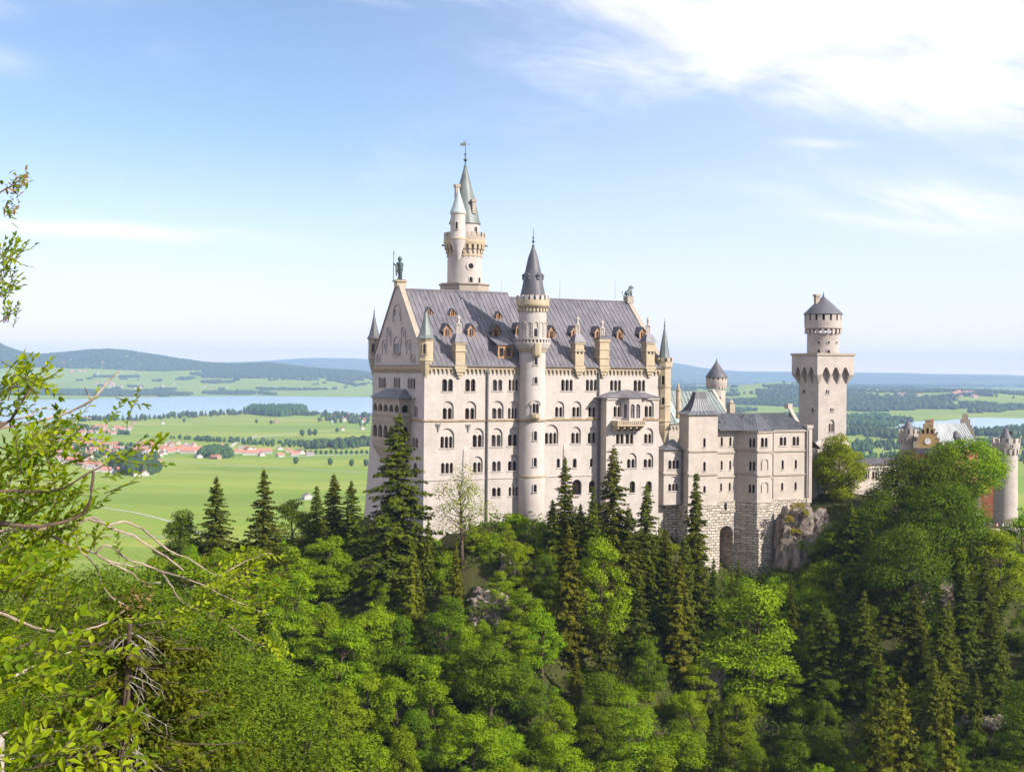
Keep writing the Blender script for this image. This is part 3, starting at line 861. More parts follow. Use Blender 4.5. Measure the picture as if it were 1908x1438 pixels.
def tower_window(parent, fr, cu, cv, r, off, z0, z1, w, mat='limestone', pane='window_glass', n=1, hood=False, round_=False, sill=True):
    """off: sideways position over the tower's radius as seen from the camera"""
    a = face_dir(fr, cu, cv) + asin(max(-.98, min(.98, off)))
    nx, ny = cos(a), sin(a)
    hw = w / 2
    dd = r * 0.995
    A = (cu + nx * dd + ny * hw, cv + ny * dd - nx * hw)
    B = (cu + nx * dd - ny * hw, cv + ny * dd + nx * hw)
    wl = Wall(fr, A, B)
    if wl.n.x * nx + wl.n.y * ny < 0:
        wl = Wall(fr, B, A)
    mb, pb = MB(), MB()
    cw = w / n
    for i in range(n):
        c = (i + .5) * cw
        h2 = cw / 2 - .08
        if round_:
            ring = [(c + h2 * cos(2 * pi * k / 16), (z0 + z1) / 2 + h2 * sin(2 * pi * k / 16)) for k in range(16)]
            cen = (c, (z0 + z1) / 2); ro = 1.55
        else:
            ring = [(c - h2, z0)] + [(c + x, z1 - h2 + z) for x, z in arc(h2, 8)] + [(c + h2, z0)]
            cen = (c, (z0 + z1) / 2); ro = 1.0
        pb.poly([wl.p(x, z, .06) for x, z in ring])
        m = len(ring)
        outer = [(cen[0] + (x - cen[0]) * (1.6 if round_ else 1) + (0 if round_ else (.16 if x > cen[0] + .01 else (-.16 if x < cen[0] - .01 else 0))),
                  cen[1] + (z - cen[1]) * (1.6 if round_ else 1) + (0 if round_ or z < z1 - h2 else .16)) for x, z in ring]
        for k in range(m if round_ else m - 1):
            j = (k + 1) % m
            D = .12
            mb.quad(wl.p(*outer[k], D), wl.p(*outer[j], D), wl.p(*ring[j], D), wl.p(*ring[k], D))
            mb.quad(wl.p(*outer[k], -.1), wl.p(*outer[j], -.1), wl.p(*outer[j], D), wl.p(*outer[k], D))
            mb.quad(wl.p(*ring[k], .05), wl.p(*ring[j], .05), wl.p(*ring[j], D), wl.p(*ring[k], D))
    if sill and not round_:
        wl.box(mb, -.18, w + .18, z0 - .16, z0 - .002, -.1, .2)
    if hood:
        o_, i_ = arc(hw + .45, 12), arc(hw + .2, 12)
        for k in range(12):
            q = [(hw + o_[k][0], z1 - .35 + o_[k][1]), (hw + o_[k + 1][0], z1 - .35 + o_[k + 1][1]), (hw + i_[k + 1][0], z1 - .35 + i_[k + 1][1]), (hw + i_[k][0], z1 - .35 + i_[k][1])]
            mb.quad(*[wl.p(*p, .26) for p in q])
            mb.quad(wl.p(*q[0], -.2), wl.p(*q[1], -.2), wl.p(*q[1], .26), wl.p(*q[0], .26))
            mb.quad(wl.p(*q[3], -.2), wl.p(*q[2], -.2), wl.p(*q[2], .26), wl.p(*q[3], .26))
    f = mb.build('window', mat, parent)
    pb.build('pane', pane, f)
    return f
def ring_blocks(mb, cu, cv, r0, r1, z0, z1, n, fill=0.55, mi=0, a0=0.0):
    for i in range(n):
        a = a0 + 2 * pi * i / n
        h = pi / n * fill
        pts = [(cu + r * cos(a + s), cv + r * sin(a + s)) for r, s in ((r0, -h), (r1, -h), (r1, h), (r0, h))]
        mb.prism(pts, z0, z1, mi)
def spire(parent, fr, cu, cv, prof, mat, n=24, name='spire', smooth=True, a0=0.0):
    mb = MB()
    mb.lathe(cu, cv, prof, n, a0=a0)
    return mb.build(name, mat, parent, smooth=smooth)
def finial(parent, cu, cv, z0, h, r=.35, mat='bronze', vane=False):
    mb = MB()
    mb.lathe(cu, cv, [(r * .5, z0 - .3), (r * .8, z0), (r * .3, z0 + h * .1), (r * .3, z0 + h * .2), (r, z0 + h * .26), (r * .3, z0 + h * .33), (r * .25, z0 + h * .42), (r * .62, z0 + h * .46), (r * .22, z0 + h * .52), (r * .15, z0 + h * .75), (.03, z0 + h)], 10)
    if vane:
        z = z0 + h * .8
        mb.box(cu - 1.3, cu - .1, cv - .05, cv + .05, z - .28, z + .35)
        mb.box(cu - .55, cu - .2, cv - .06, cv + .06, z + .1, z + .75)
        mb.box(cu + .1, cu + 1.2, cv - .04, cv + .04, z + .15, z + .3)
    return mb.build('finial', mat, parent, smooth=True)

# ---------------------------------------------------------------- the palace
WD = 31.0                                    # depth of the palace over its west gable
UE = U_(1237, 720)                           # east end of the south front
ZE = Z_(810, 681)                            # eaves
ZB = Z_(790, 1050)                           # foot of the wall, below the ground
pal = thing('palace_building', 'huge cream stone palace with steep grey metal roof and five rows of arched windows', 'castle palace', CF, 0, 0, ZB)
sw = Wall(CF, (0, 0), (UE, 0))               # south front
ww = Wall(CF, (0, WD), (0, 0))               # west front
ew = Wall(CF, (UE, 0), (UE, WD))
nw = Wall(CF, (UE, WD), (0, WD))
# risalit: the projecting block of the south front
RV = -2.9
ru0, ru1 = U_(1130, 760, RV), U_(1228, 760, RV)
rw = Wall(CF, (ru0, RV), (ru1, RV))
rl = Wall(CF, (ru0, 0), (ru0, RV))
rr = Wall(CF, (ru1, RV), (ru1, 0))
ZR = rw.hit(1135, 741)[1]
S_WINS = [  # x0 x1 y0 y1 lights hood kind
 (823, 845, 706, 729, 2, 0), (866, 887, 706, 729, 2, 0), (917, 937, 707, 728, 2, 0, 'grey_pane'), (947, 966, 707, 728, 3, 0),
 (1045, 1068, 707, 728, 3, 0), (1091, 1113, 707, 728, 3, 0), (1136, 1158, 708, 728, 3, 0), (1180, 1203, 708, 729, 3, 0),
 (825, 844, 760, 781, 2, 1), (867, 886, 760, 781, 2, 1), (917, 937, 760, 780, 2, 1, 'grey_pane'), (947, 966, 760, 780, 3, 1),
 (1035, 1050, 758, 777, 2, 1), (1067, 1082, 758, 777, 2, 1), (1097, 1112, 758, 777, 2, 1),
 (821, 845, 813, 835, 3, 1), (881, 900, 810, 833, 2, 1), (916, 935, 810, 832, 2, 1, 'grey_pane'), (947, 966, 809, 831, 2, 1),
 (1016, 1039, 806, 827, 3, 1), (1065, 1081, 806, 826, 2, 1), (1096, 1112, 806, 826, 2, 1),
 (821, 845, 862, 882, 3, 0), (882, 898, 861, 880, 2, 1), (916, 934, 859, 878, 2, 0, 'grey_pane'), (947, 965, 859, 877, 2, 1),
 (1037, 1044, 854, 871, 1, 0), (1067, 1075, 854, 871, 1, 0), (1099, 1106, 854, 870, 1, 0),
 (916, 934, 908, 925, 2, 0), (947, 966, 907, 924, 3, 0), (1066, 1084, 893, 922, 1, 0), (1097, 1110, 895, 918, 1, 0)]
for q in S_WINS:
    kw = {}
    if len(q) > 6: kw['pane'] = q[6]
    if q[4] == 1: kw['gap'] = .1
    pxwin(pal, sw, q[0], q[1], q[2], q[3], q[4], bool(q[5]), depth=.62, **kw)
R_WINS = [(1144, 1158, 757, 777, 2, 1), (1202, 1217, 756, 777, 2, 1), (1147, 1163, 808, 827, 2, 0), (1165, 1181, 808, 827, 2, 0), (1201, 1216, 808, 826, 2, 1),
          (1169, 1185, 855, 872, 2, 1), (1200, 1216, 855, 871, 2, 1), (1173, 1184, 896, 918, 1, 0), (1204, 1215, 896, 916, 1, 0)]
for q in R_WINS:
    pxwin(pal, rw, *q[:4], q[4], bool(q[5]), depth=.62)
W_WINS = [(705, 719, 703, 722, 3, 0), (733, 746, 703, 723, 3, 0), (759, 774, 704, 724, 3, 0), (768, 778, 757, 777, 2, 1), (768, 779, 815, 833, 2, 0), (770, 777, 862, 882, 1, 0), (700, 708, 845, 868, 2, 0), (698, 704, 895, 915, 1, 0)]
for q in W_WINS:
    pxwin(pal, ww, *q[:4], q[4], bool(q[5]), depth=.4)
mb = MB()
sw.fill(mb, ZB, ZE, 0, ru0); sw.fill(mb, ZR, ZE, ru0, ru1); sw.fill(mb, ZB, ZE, ru1)
ww.fill(mb, ZB, ZE); ew.fill(mb, ZB, ZE); nw.fill(mb, ZB, ZE)
# battered foot towards the north-west and along the west front
zb2 = Z_(790, 790)
mb.loft([[(0.0, WD, ZB + .01), (0.0, WD * .55, ZB + .01), (-1.3, WD * .55, ZB + .01), (-1.7, WD + 1.6, ZB + .01), (0, WD + 1.6, ZB + .01)],
         [(0.0, WD, zb2), (0.0, WD * .6, zb2), (-.02, WD * .6, zb2), (-.02, WD + .1, zb2), (0, WD + .1, zb2)]])
mb.build('wall', 'limestone', pal)
rb = MB()
rw.fill(rb, ZB, ZR); rl.fill(rb, ZB, ZR); rr.fill(rb, ZB, ZR)
ris = rb.build('projecting_bay', 'limestone', pal)
rb = MB()
mu = U_(1180, 730, RV)
zp = rw.hit(1180, 729)[1]
e = .45
rb.add([(ru0 - e - 1.0, RV - e, ZR), (mu - 4, RV - e, ZR), (mu - 2.6, RV - e - 1.4, ZR), (mu + 2.6, RV - e - 1.4, ZR), (mu + 4, RV - e, ZR), (ru1 + e, RV - e, ZR), (ru1 + e, .0, ZR), (ru0 - e - 1.0, .0, ZR),
        (ru0 + 1.5, 0, ZR + 1.0), (mu, -.4, zp + .35), (ru1 - 1.5, 0, ZR + 1.0)],
       [(0, 1, 9, 8), (1, 2, 9), (2, 3, 9), (3, 4, 9), (4, 5, 10, 9), (5, 6, 10), (7, 0, 8), (0, 7, 6, 5, 4, 3, 2, 1)])
rb.build('roof', 'zinc_roof', ris)
course(pal, rw, 1140, 743, .35, .3, 0, rw.L, 'limestone')
# oriel and balcony of the risalit
bz0, bz1 = rw.hit(1180, 796)[1], ZR - .01
oc = rw.hit(1177, 760)[0]
ow = [(-2.6, 0), (-1.5, 1.5), (1.5, 1.5), (2.6, 0)]
owp = [(ru0 + oc + a, RV - b) for a, b in ow]
ob = MB()
oz = rw.hit(1180, 781)[1]
for a, b in zip(owp[:-1], owp[1:]):
    w_ = Wall(CF, a, b)
    if w_.L > 2:
        window(ris, w_, w_.L * .27, oz + .3, oz + 3.3, 1.15, 1, sill=False, depth=.3, name='window', pane='grey_pane')
        window(ris, w_, w_.L * .73, oz + .3, oz + 3.3, 1.15, 1, sill=False, depth=.3, name='window', pane='grey_pane')
    else:
        window(ris, w_, w_.L * .5, oz + .3, oz + 3.3, .9, 1, sill=False, depth=.3, name='window', pane='grey_pane')
    w_.fill(ob, bz0, bz1)
ob.build('oriel', 'limestone', ris)
bb = MB()
b0, b1 = rw.hit(1139, 790)[0], rw.hit(1192, 790)[0]
zt = rw.hit(1150, 783)[1]; zl = rw.hit(1150, 791)[1]
rw.box(bb, b0, b1, zl - .25, zl, .003, 2.6)
for i in range(15):
    t = b0 + (b1 - b0) * (i + .5) / 15
    rw.box(bb, t - .13, t + .13, zl, zt - .2, 2.35, 2.55)
rw.box(bb, b0, b1, zt - .2, zt, 2.25, 2.63)
for sx in (b0, b1 - .2):
    rw.box(bb, sx, sx + .2, zl, zt - .2, .1, 2.3)
    rw.box(bb, sx, sx + .22, zt - .2, zt, .1, 2.24)
for i in range(5):
    t = b0 + .3 + (b1 - b0 - 1.0) * i / 4
    rw.box(bb, t, t + .4, zl - .8, zl - .25, .003, 2.2)
    rw.box(bb, t, t + .4, zl - 1.35, zl - .8, .003, 1.2)
bb.build('balcony', 'sandstone', ris)

# eaves: corbel table, gutter
cb = MB()
zf = Z_(850, 690)
frieze(cb, sw, zf + .25, .9, UE - .9, .92, 1.0, .45, .45)
sw.box(cb, .9, UE - .9, zf + .7, ZE - .15, .002, .5)
frieze(cb, ww, zf + .25, 1.2, WD - 1.2, .92, .9, .4, .45)
ww.box(cb, 1.2, WD - 1.2, zf + .7, ZE - .15, .002, .45)
cb.build('cornice', 'sandstone', pal)
gb = MB()
sw.box(gb, .7, UE - .4, ZE - .15, ZE + .12, .3, .85)
ww.box(gb, .7, WD - .7, ZE - .15, ZE + .1, .0, .7)
gb.build('gutter', 'pipe_metal', pal)
zc = Z_(800, 784)
ucs = U_(969, 780)
course(pal, sw, 0, 0, .3, .24, 0, ru0, z=zc)
course(pal, ww, 0, 0, .38, .28, z=zc)
course(pal, rw, 0, 0, .38, .28, oc + 3.0, rw.L, z=zc)
course(pal, sw, 0, 0, .22, .16, 0, ru0, 'limestone', z=Z_(850, 893))
for px in (907, 1114):
    u = U_(px, 800)
    d = MB()
    d.tube([(u, -.3, ZE - .1), (u, -.3, ZB)], .2, 8)
    d.box(u - .32, u + .32, -.6, -.002, ZE - 1.3, ZE - .6)
    d.build('drainpipe', 'pipe_metal', pal)
# iron wall anchors
for px, py in ((816, 796), (872, 797)):
    u, z = sw.hit(px, py)
    d = MB()
    d.box(u - .07, u + .07, -.2, -.003, z - .9, z + .7)
    d.box(u - .5, u + .5, -.21, -.004, z + .25, z + .42)
    d.tube([(u - .55, -.15, z + .8), (u - .2, -.2, z + .3), (u + .3, -.15, z - .2)], .07, 5)
    d.tube([(u + .55, -.15, z + .8), (u + .2, -.2, z + .3), (u - .3, -.15, z - .2)], .07, 5)
    d.build('wall_anchor', 'pipe_metal', pal)
# buttress spur on the lower wall
u, z = sw.hit(866, 832)
d = MB()
d.loft([[(u - 1.5, 0.02, ZB), (u - .5, -.6, ZB), (u + 1.2, -.6, ZB), (u + 1.7, .02, ZB)], [(u - .4, .02, z), (u - .3, -.2, z - 1.0), (u + .5, -.2, z - 1.0), (u + .6, .02, z)]])
d.build('buttress', 'limestone', pal)
u, z = sw.hit(1052, 826)
d = MB()
d.loft([[(u - 1.3, 0.02, ZB), (u - .5, -.55, ZB), (u + 1.0, -.55, ZB), (u + 1.5, .02, ZB)], [(u - .35, .02, z), (u - .25, -.2, z - 1.0), (u + .45, -.2, z - 1.0), (u + .5, .02, z)]])
d.build('buttress', 'limestone', pal)

# ---- the great roof: two lengths, standing seams
ridge_w = Wall(CF, (0, WD / 2), (UE, WD / 2))
ur = U_(943, 560, WD * .4)
us, ZR1 = ridge_w.hit(945, 546)
ZR2 = ridge_w.hit(1120, 560.5)[1]
def slope_roof(u0, u1, zr, over, seam=1.0):
    mb = MB()
    A, Bv = -0.75, WD + .75
    z0 = ZE + .05
    mb.add([(u0, A, z0), (u1, A, z0), (u1, Bv, z0), (u0, Bv, z0), (u0, WD / 2, zr), (u1, WD / 2, zr)],
           [(0, 1, 5, 4), (2, 3, 4, 5), (0, 4, 3), (1, 2, 5), (0, 3, 2, 1)])
    n = int((u1 - u0) / seam)
    sl = Vector((0, WD / 2 - A, zr - z0)); L = sl.length; sl /= L
    nn = Vector((0, -sl.z, sl.y))
    for i in range(n + 1):
        u = u0 + (u1 - u0) * i / n
        w_ = .05 if i % 11 else .14
        p0, p1 = Vector((0, A, z0)), Vector((0, WD / 2, zr))
        hgt = .085 if i % 11 else .13
        for q0, q1 in ((p0, p1),):
            a, b = q0 + nn * hgt, q1 + nn * hgt
            mb.add([(u - w_, q0.y, q0.z), (u + w_, q0.y, q0.z), (u + w_, a.y, a.z), (u - w_, a.y, a.z), (u - w_, q1.y, q1.z), (u + w_, q1.y, q1.z), (u + w_, b.y, b.z), (u - w_, b.y, b.z)],
                   [(0, 1, 2, 3), (4, 7, 6, 5), (0, 4, 5, 1), (1, 5, 6, 2), (2, 6, 7, 3), (3, 7, 4, 0)])
    mb.box(u0, u1, WD / 2 - .3, WD / 2 + .3, zr - .15, zr + .18)
    return mb
rf = slope_roof(.7, us, ZR1, 0)
rf2 = slope_roof(us + .003, UE - .5, ZR2, 0)
b = len(rf.v)
rf.add(rf2.v, rf2.f)
roof = rf.build('roof', 'zinc_roof', pal)
def on_roof(px, py, lift=0.0):
    """u, v, z where a sight line meets the south slope"""
    x, zz = ray(px, py)
    d = Vector((x, 1.0)); du, dv = d.dot(CF.u), d.dot(CF.v)
    u = 10.0
    for _ in range(3):
        zr = ZR1 if u < us else ZR2
        k = (zr - ZE) / (WD / 2 + .75)
        # z = ZE + k*(v+.75)
        t = (ZE + k * (CF.c.y + .75) - HC) / (zz - k * dv)
        u = CF.c.x + t * du
    return u, CF.c.y + t * dv, HC + t * zz
def dormer(px, py, w=1.7, h=2.6, mat='dormer_wood', cap=True):
    """px,py: foot of the little gabled dormer on the slope"""
    u, v, z = on_roof(px, py)
    mb = MB()
    k = (ZR1 - ZE) / (WD / 2)
    back = v + h / k + 1.0
    hs = h * .58
    front = [(u - w / 2, v, z - .4), (u + w / 2, v, z - .4), (u + w / 2, v, z + hs), (u, v, z + h), (u - w / 2, v, z + hs)]
    mb.loft([front, [(a, back, c) for a, _, c in front]], 0)
    o = mb.build('dormer', 'dormer_wood', roof)
    rb = MB()
    for s in (-1, 1):
        a = (u, v - .3, z + h + .22); b_ = (u + s * (w / 2 + .38), v - .3, z + hs - .32)
        rb.loft([[a, b_, (b_[0], b_[1], b_[2] - .2), (a[0], a[1], a[2] - .2)], [(a[0], back, a[2]), (b_[0], back, b_[2]), (b_[0], back, b_[2] - .2), (a[0], back, a[2] - .2)]])
    # cheeks sheathed in metal
    rb.box(u - w / 2 - .06, u - w / 2 - .003, v + .05, back, z - .4, z + hs - .2)
    rb.box(u + w / 2 + .003, u + w / 2 + .06, v + .05, back, z - .4, z + hs - .2)
    rb.build('dormer_roof', 'dark_slate', o)
    w_ = Wall(CF, (u - w / 2, v - .02), (u + w / 2, v - .02))
    pb = MB()
    ap = [(w / 2 - .36, z + .15)] + [(w / 2 + x, z + hs - .25 + y) for x, y in arc(.36, 8)] + [(w / 2 + .36, z + .15)]
    pb.poly([w_.p(x, y, .03) for x, y in ap])
    pb.build('window', 'window_glass', o)
    fb = MB()
    w_.box(fb, w / 2 - .06, w / 2 + .06, z + .15, z + hs, .035, .09)
    w_.box(fb, -.02, .22, z - .1, z + hs, .02, .12); w_.box(fb, w - .22, w + .02, z - .1, z + hs, .021, .121)
    fb.build('frame', 'dormer_wood', o)
for px, py in ((833, 627), (878, 627), (924, 628), (966, 625), (1028, 630), (1070, 630), (1114, 631), (1155, 632), (1197, 632)):
    dormer(px, py)
for px, py in ((800, 587), (843, 589), (929, 594)):
    dormer(px, py, 1.15, 1.5)
# flat-roofed dormer beside the stair tower
u, v, z = on_roof(943, 668)
d = MB()
d.box(u - 1.9, u + 1.5, v, v + 5, z - .4, z + 2.7)
fd = d.build('dormer', 'dormer_wood', roof)
d = MB()
d.add([(u - 2.2, v - .3, z + 2.75), (u + 1.8, v - .3, z + 2.75), (u + 1.8, v + 5.4, z + 4.9), (u - 2.2, v + 5.4, z + 4.9), (u - 2.2, v - .3, z + 2.95), (u + 1.8, v - .3, z + 2.95), (u + 1.8, v + 5.4, z + 5.1), (u - 2.2, v + 5.4, z + 5.1)],
      [(0, 3, 2, 1), (4, 5, 6, 7), (0, 1, 5, 4), (1, 2, 6, 5), (2, 3, 7, 6), (3, 0, 4, 7)])
d.box(u - 1.95, u - 1.903, v + .1, v + 5, z - .4, z + 2.6)
d.build('dormer_roof', 'zinc_roof', fd)
for s in (-1.05, .55):
    d = MB(); d.box(u + s - .42, u + s + .42, v - .06, v - .003, z + .5, z + 2.2); d.build('window', 'window_glass', fd)

# ---- west gable
ap_z = ww.hit(742, 533)[1]
gz0 = ZE - .1
gm = MB()
ga = [(-.6, ZE + .1), (WD + .6, ZE + .1), (WD / 2 + .9, ap_z), (WD / 2 - .9, ap_z)]
gm.loft([[(.0, y, z) for y, z in ga], [(.75, y, z) for y, z in ga]])
gable = gm.build('gable', 'limestone', pal)
cp = MB()
for s in (-1, 1):
    a = (WD / 2 + s * .85, ap_z + .1); b_ = (WD / 2 + s * (WD / 2 + .75), ZE + .2)
    nx, nz = (b_[1] - a[1]), -(b_[0] - a[0])
    l = hypot(nx, nz); nx, nz = nx / l * .3, nz / l * .3
    if nz < 0: nx, nz = -nx, -nz
    q = [(a[0], a[1]), (b_[0], b_[1]), (b_[0] + nx, b_[1] + nz), (a[0] + nx, a[1] + nz)]
    cp.loft([[(-.25, y, z) for y, z in q], [(.85, y, z) for y, z in q]])
cp.build('gable_coping', 'grey_sandstone', pal)
d = MB()
yc = WD / 2
d.box(-.5, 1.5, yc - 1.0, yc + 1.0, ap_z - .2, ap_z + .9)
d.box(-.8, 1.8, yc - 1.3, yc + 1.3, ap_z + .9, ap_z + 1.2)
d.build('pedestal', 'sandstone', pal)
STAT_Z = ap_z + 1.2
def blind(parent, w, tc, z0, z1, wd, mat='limestone', D=.22):
    mb = MB()
    hw = wd / 2
    o_ = [(tc - hw - .2, z0)] + [(tc + x, z1 - hw + z) for x, z in arc(hw + .2, 10)] + [(tc + hw + .2, z0)]
    i_ = [(tc - hw, z0)] + [(tc + x, z1 - hw + z) for x, z in arc(hw, 10)] + [(tc + hw, z0)]
    for k in range(len(o_) - 1):
        mb.quad(w.p(*o_[k], D), w.p(*o_[k + 1], D), w.p(*i_[k + 1], D), w.p(*i_[k], D))
        mb.quad(w.p(*o_[k], 0), w.p(*o_[k + 1], 0), w.p(*o_[k + 1], D), w.p(*o_[k], D))
        mb.quad(w.p(*i_[k], 0), w.p(*i_[k + 1], 0), w.p(*i_[k + 1], D), w.p(*i_[k], D))
    return mb.build('blind_arch', mat, parent)
for px, y0, y1, wd in ((706, 675, 660, 2.2), (716, 660, 634, 2.2), (725, 645, 610, 2.2), (740, 600, 568, 4.2), (752, 645, 610, 2.2), (762, 660, 634, 2.2), (770, 675, 660, 2.2)):
    t, zb_ = ww.hit(px, y0); _, zt_ = ww.hit(px, y1)
    blind(gable, ww, t, zb_, zt_, wd)
    if wd < 3:
        d = MB(); ww.box(d, t - .3, t + .3, zt_ - 1.9, zt_ - .7, .02, .05); d.build('window', 'window_glass', gable)
t, zb_ = ww.hit(740, 658); zt_ = ww.hit(740, 640)[1]
for i in (-1, 0, 1):
    d = MB(); ww.box(d, t + i * 1.15 - .38, t + i * 1.15 + .38, zb_, zt_, .02, .06); d.build('window', 'window_glass', gable)
d = MB(); ww.box(d, t - 2.1, t + 2.1, zb_ - .35, zb_ - .02, .01, .5)
d.build('sill', 'grey_sandstone', gable)
blind(gable, ww, t, zb_, ww.hit(740, 627)[1], 3.6)
for s in (736, 745):
    t2, z2 = ww.hit(s, 582); d = MB(); ww.box(d, t2 - .35, t2 + .35, z2 - .8, z2 + .6, .02, .06); d.build('window', 'window_glass', gable)

# ---- west loggia: two tiers of arches under a hipped roof
LV0, LV1 = ww.hit(694, 780, 2.6)[0], ww.hit(744, 780, 2.6)[0]
lt = ww.hit(730, 741, 2.6)[1]; lm = ww.hit(730, 779, 2.6)[1]; lb = ww.hit(730, 835, 2.6)[1]
lg = thing  # readability only
y_a, y_b = WD - LV0, WD - LV1
lw = Wall(CF, (-2.6, y_a), (-2.6, y_b))
lside = Wall(CF, (-2.6, y_b), (0, y_b))
lside2 = Wall(CF, (0, y_a), (-2.6, y_a))
log = MB()
lo = MB()
for tier, (za, zb_) in enumerate(((lm + 1.3, lt - 1.4), (lb + 2.0, lm - 1.6))):
    n = 5
    for i in range(n):
        c = lw.L * (i + .5) / n
        window(pal, lw, c, za, zb_, lw.L / n * .78, 1, depth=.7, pane='dark_opening', mat='grey_sandstone', frame=False, sill=False, gap=.2)
    window(pal, lside, lside.L * .5, za, zb_, 1.5, 1, depth=.6, pane='dark_opening', mat='grey_sandstone', frame=False, sill=False)
lw.fill(lo, lb, lt); lside.fill(lo, lb, lt); lside2.fill(lo, lb, lt)
lo.loft([[(-2.6, y_a, lb), (-2.6, y_b, lb), (0, y_b, lb), (0, y_a, lb)], [(-.6, y_a - 2, lb - 4), (-.6, y_b + 2, lb - 4), (0, y_b + 2, lb - 4), (0, y_a - 2, lb - 4)]], cap0=False)
loggia = lo.build('loggia', 'grey_sandstone', pal)
d = MB()
for z in (lm + .5, lm - .9, lb + 1.0, lt - .4):
    lw.box(d, -.2, lw.L + .2, z, z + .3, 0.002, .25)
    lside.box(d, 0, lside.L, z, z + .3, .003, .25)
d.build('string_course', 'grey_sandstone', loggia)
d = MB()
rz = ww.hit(733, 727)[1]
q = [(-3.2, y_a + .6), (-3.2, y_b - .6), (0, y_b - .6), (0, y_a + .6)]
d.hip(q, lt, rz + .3, [(-.6, y_a - 3.0), (-.6, y_b + 3.0), (0, y_b + 3.0), (0, y_a - 3.0)])
d.build('roof', 'blue_slate', loggia)

# ---- corner turrets
def corner_turret(px, ytop, yspire, ybase, ytail, u, v, r, spirec, batt=False, body='sandstone', ext=None):
    fr = CF
    zz = lambda y: HC + ray(px, y)[1] * DY
    DY = CF.world(u, v, 0).y
    d = MB()
    z_s, z_b, z_t = zz(yspire), zz(ybase), zz(ytail)
    prof = [(r * .25, z_t), (r * .7, z_t + (z_b - z_t) * .55), (r * .95, z_b - .2), (r * 1.08, z_b), (r, z_b + .3), (r, z_s - .5), (r * 1.12, z_s - .3), (r * 1.14, z_s)]
    if ext:
        prof = [(r * .25, z_t), (r * .8, z_t + (z_b - z_t) * .6), (r, z_b), (r, z_s - 1.6), (r * 1.25, z_s - 1.1), (r * 1.25, z_s)]
    d.lathe(u, v, prof, 8, a0=pi / 8)
    t = d.build('corner_turret', body, pal)
    if batt:
        d = MB(); ring_blocks(d, u, v, r * .95, r * 1.25, z_s + .003, z_s + .9, 8, .55)
        d.build('battlement', body, t)
    spire(t, CF, u, v, [(r * (1.3 if not batt else .95), z_s + .01), (r * .95 if not batt else r * .85, z_s + (zz(ytop) - z_s) * .12), (r * .5, z_s + (zz(ytop) - z_s) * .52), (.06, zz(ytop))], spirec, 8, smooth=False, a0=pi / 8)
    finial(t, u, v, zz(ytop) - .2, 1.7, .26)
    rp = r * FPX / DY
    ad = face_dir(CF, u, v)
    zw = z_b + (z_s - z_b) * .3
    tower_window(t, CF, u, v, r * .95, -.12, zw, zw + (z_s - z_b) * (.45 if not ext else .14), .8, body)
    if ext:
        for yy in (706, 745):
            tower_window(t, CF, u, v, r * .95, -.15, zz(yy) - 1.3, zz(yy) + .8, .8, body)
        d = MB()
        for yy in (722, 757, 786):
            d.lathe(u, v, [(r * 1.0, zz(yy)), (r * 1.12, zz(yy) + .12), (r * 1.12, zz(yy) + .32), (r, zz(yy) + .45)], 8, a0=pi / 8)
        d.build('string_course', body, t)
    return t
corner_turret(793, 577, 631, 672, 705, .35, .35, 1.5, 'green_copper')
corner_turret(695.5, 584, 631, 668, 700, .2, WD - .2, 1.25, 'dark_slate', body='grey_sandstone')
corner_turret(1242, 605, 674, 792, 826, UE + .2, .2, 1.45, 'green_copper', batt=True, ext=True)

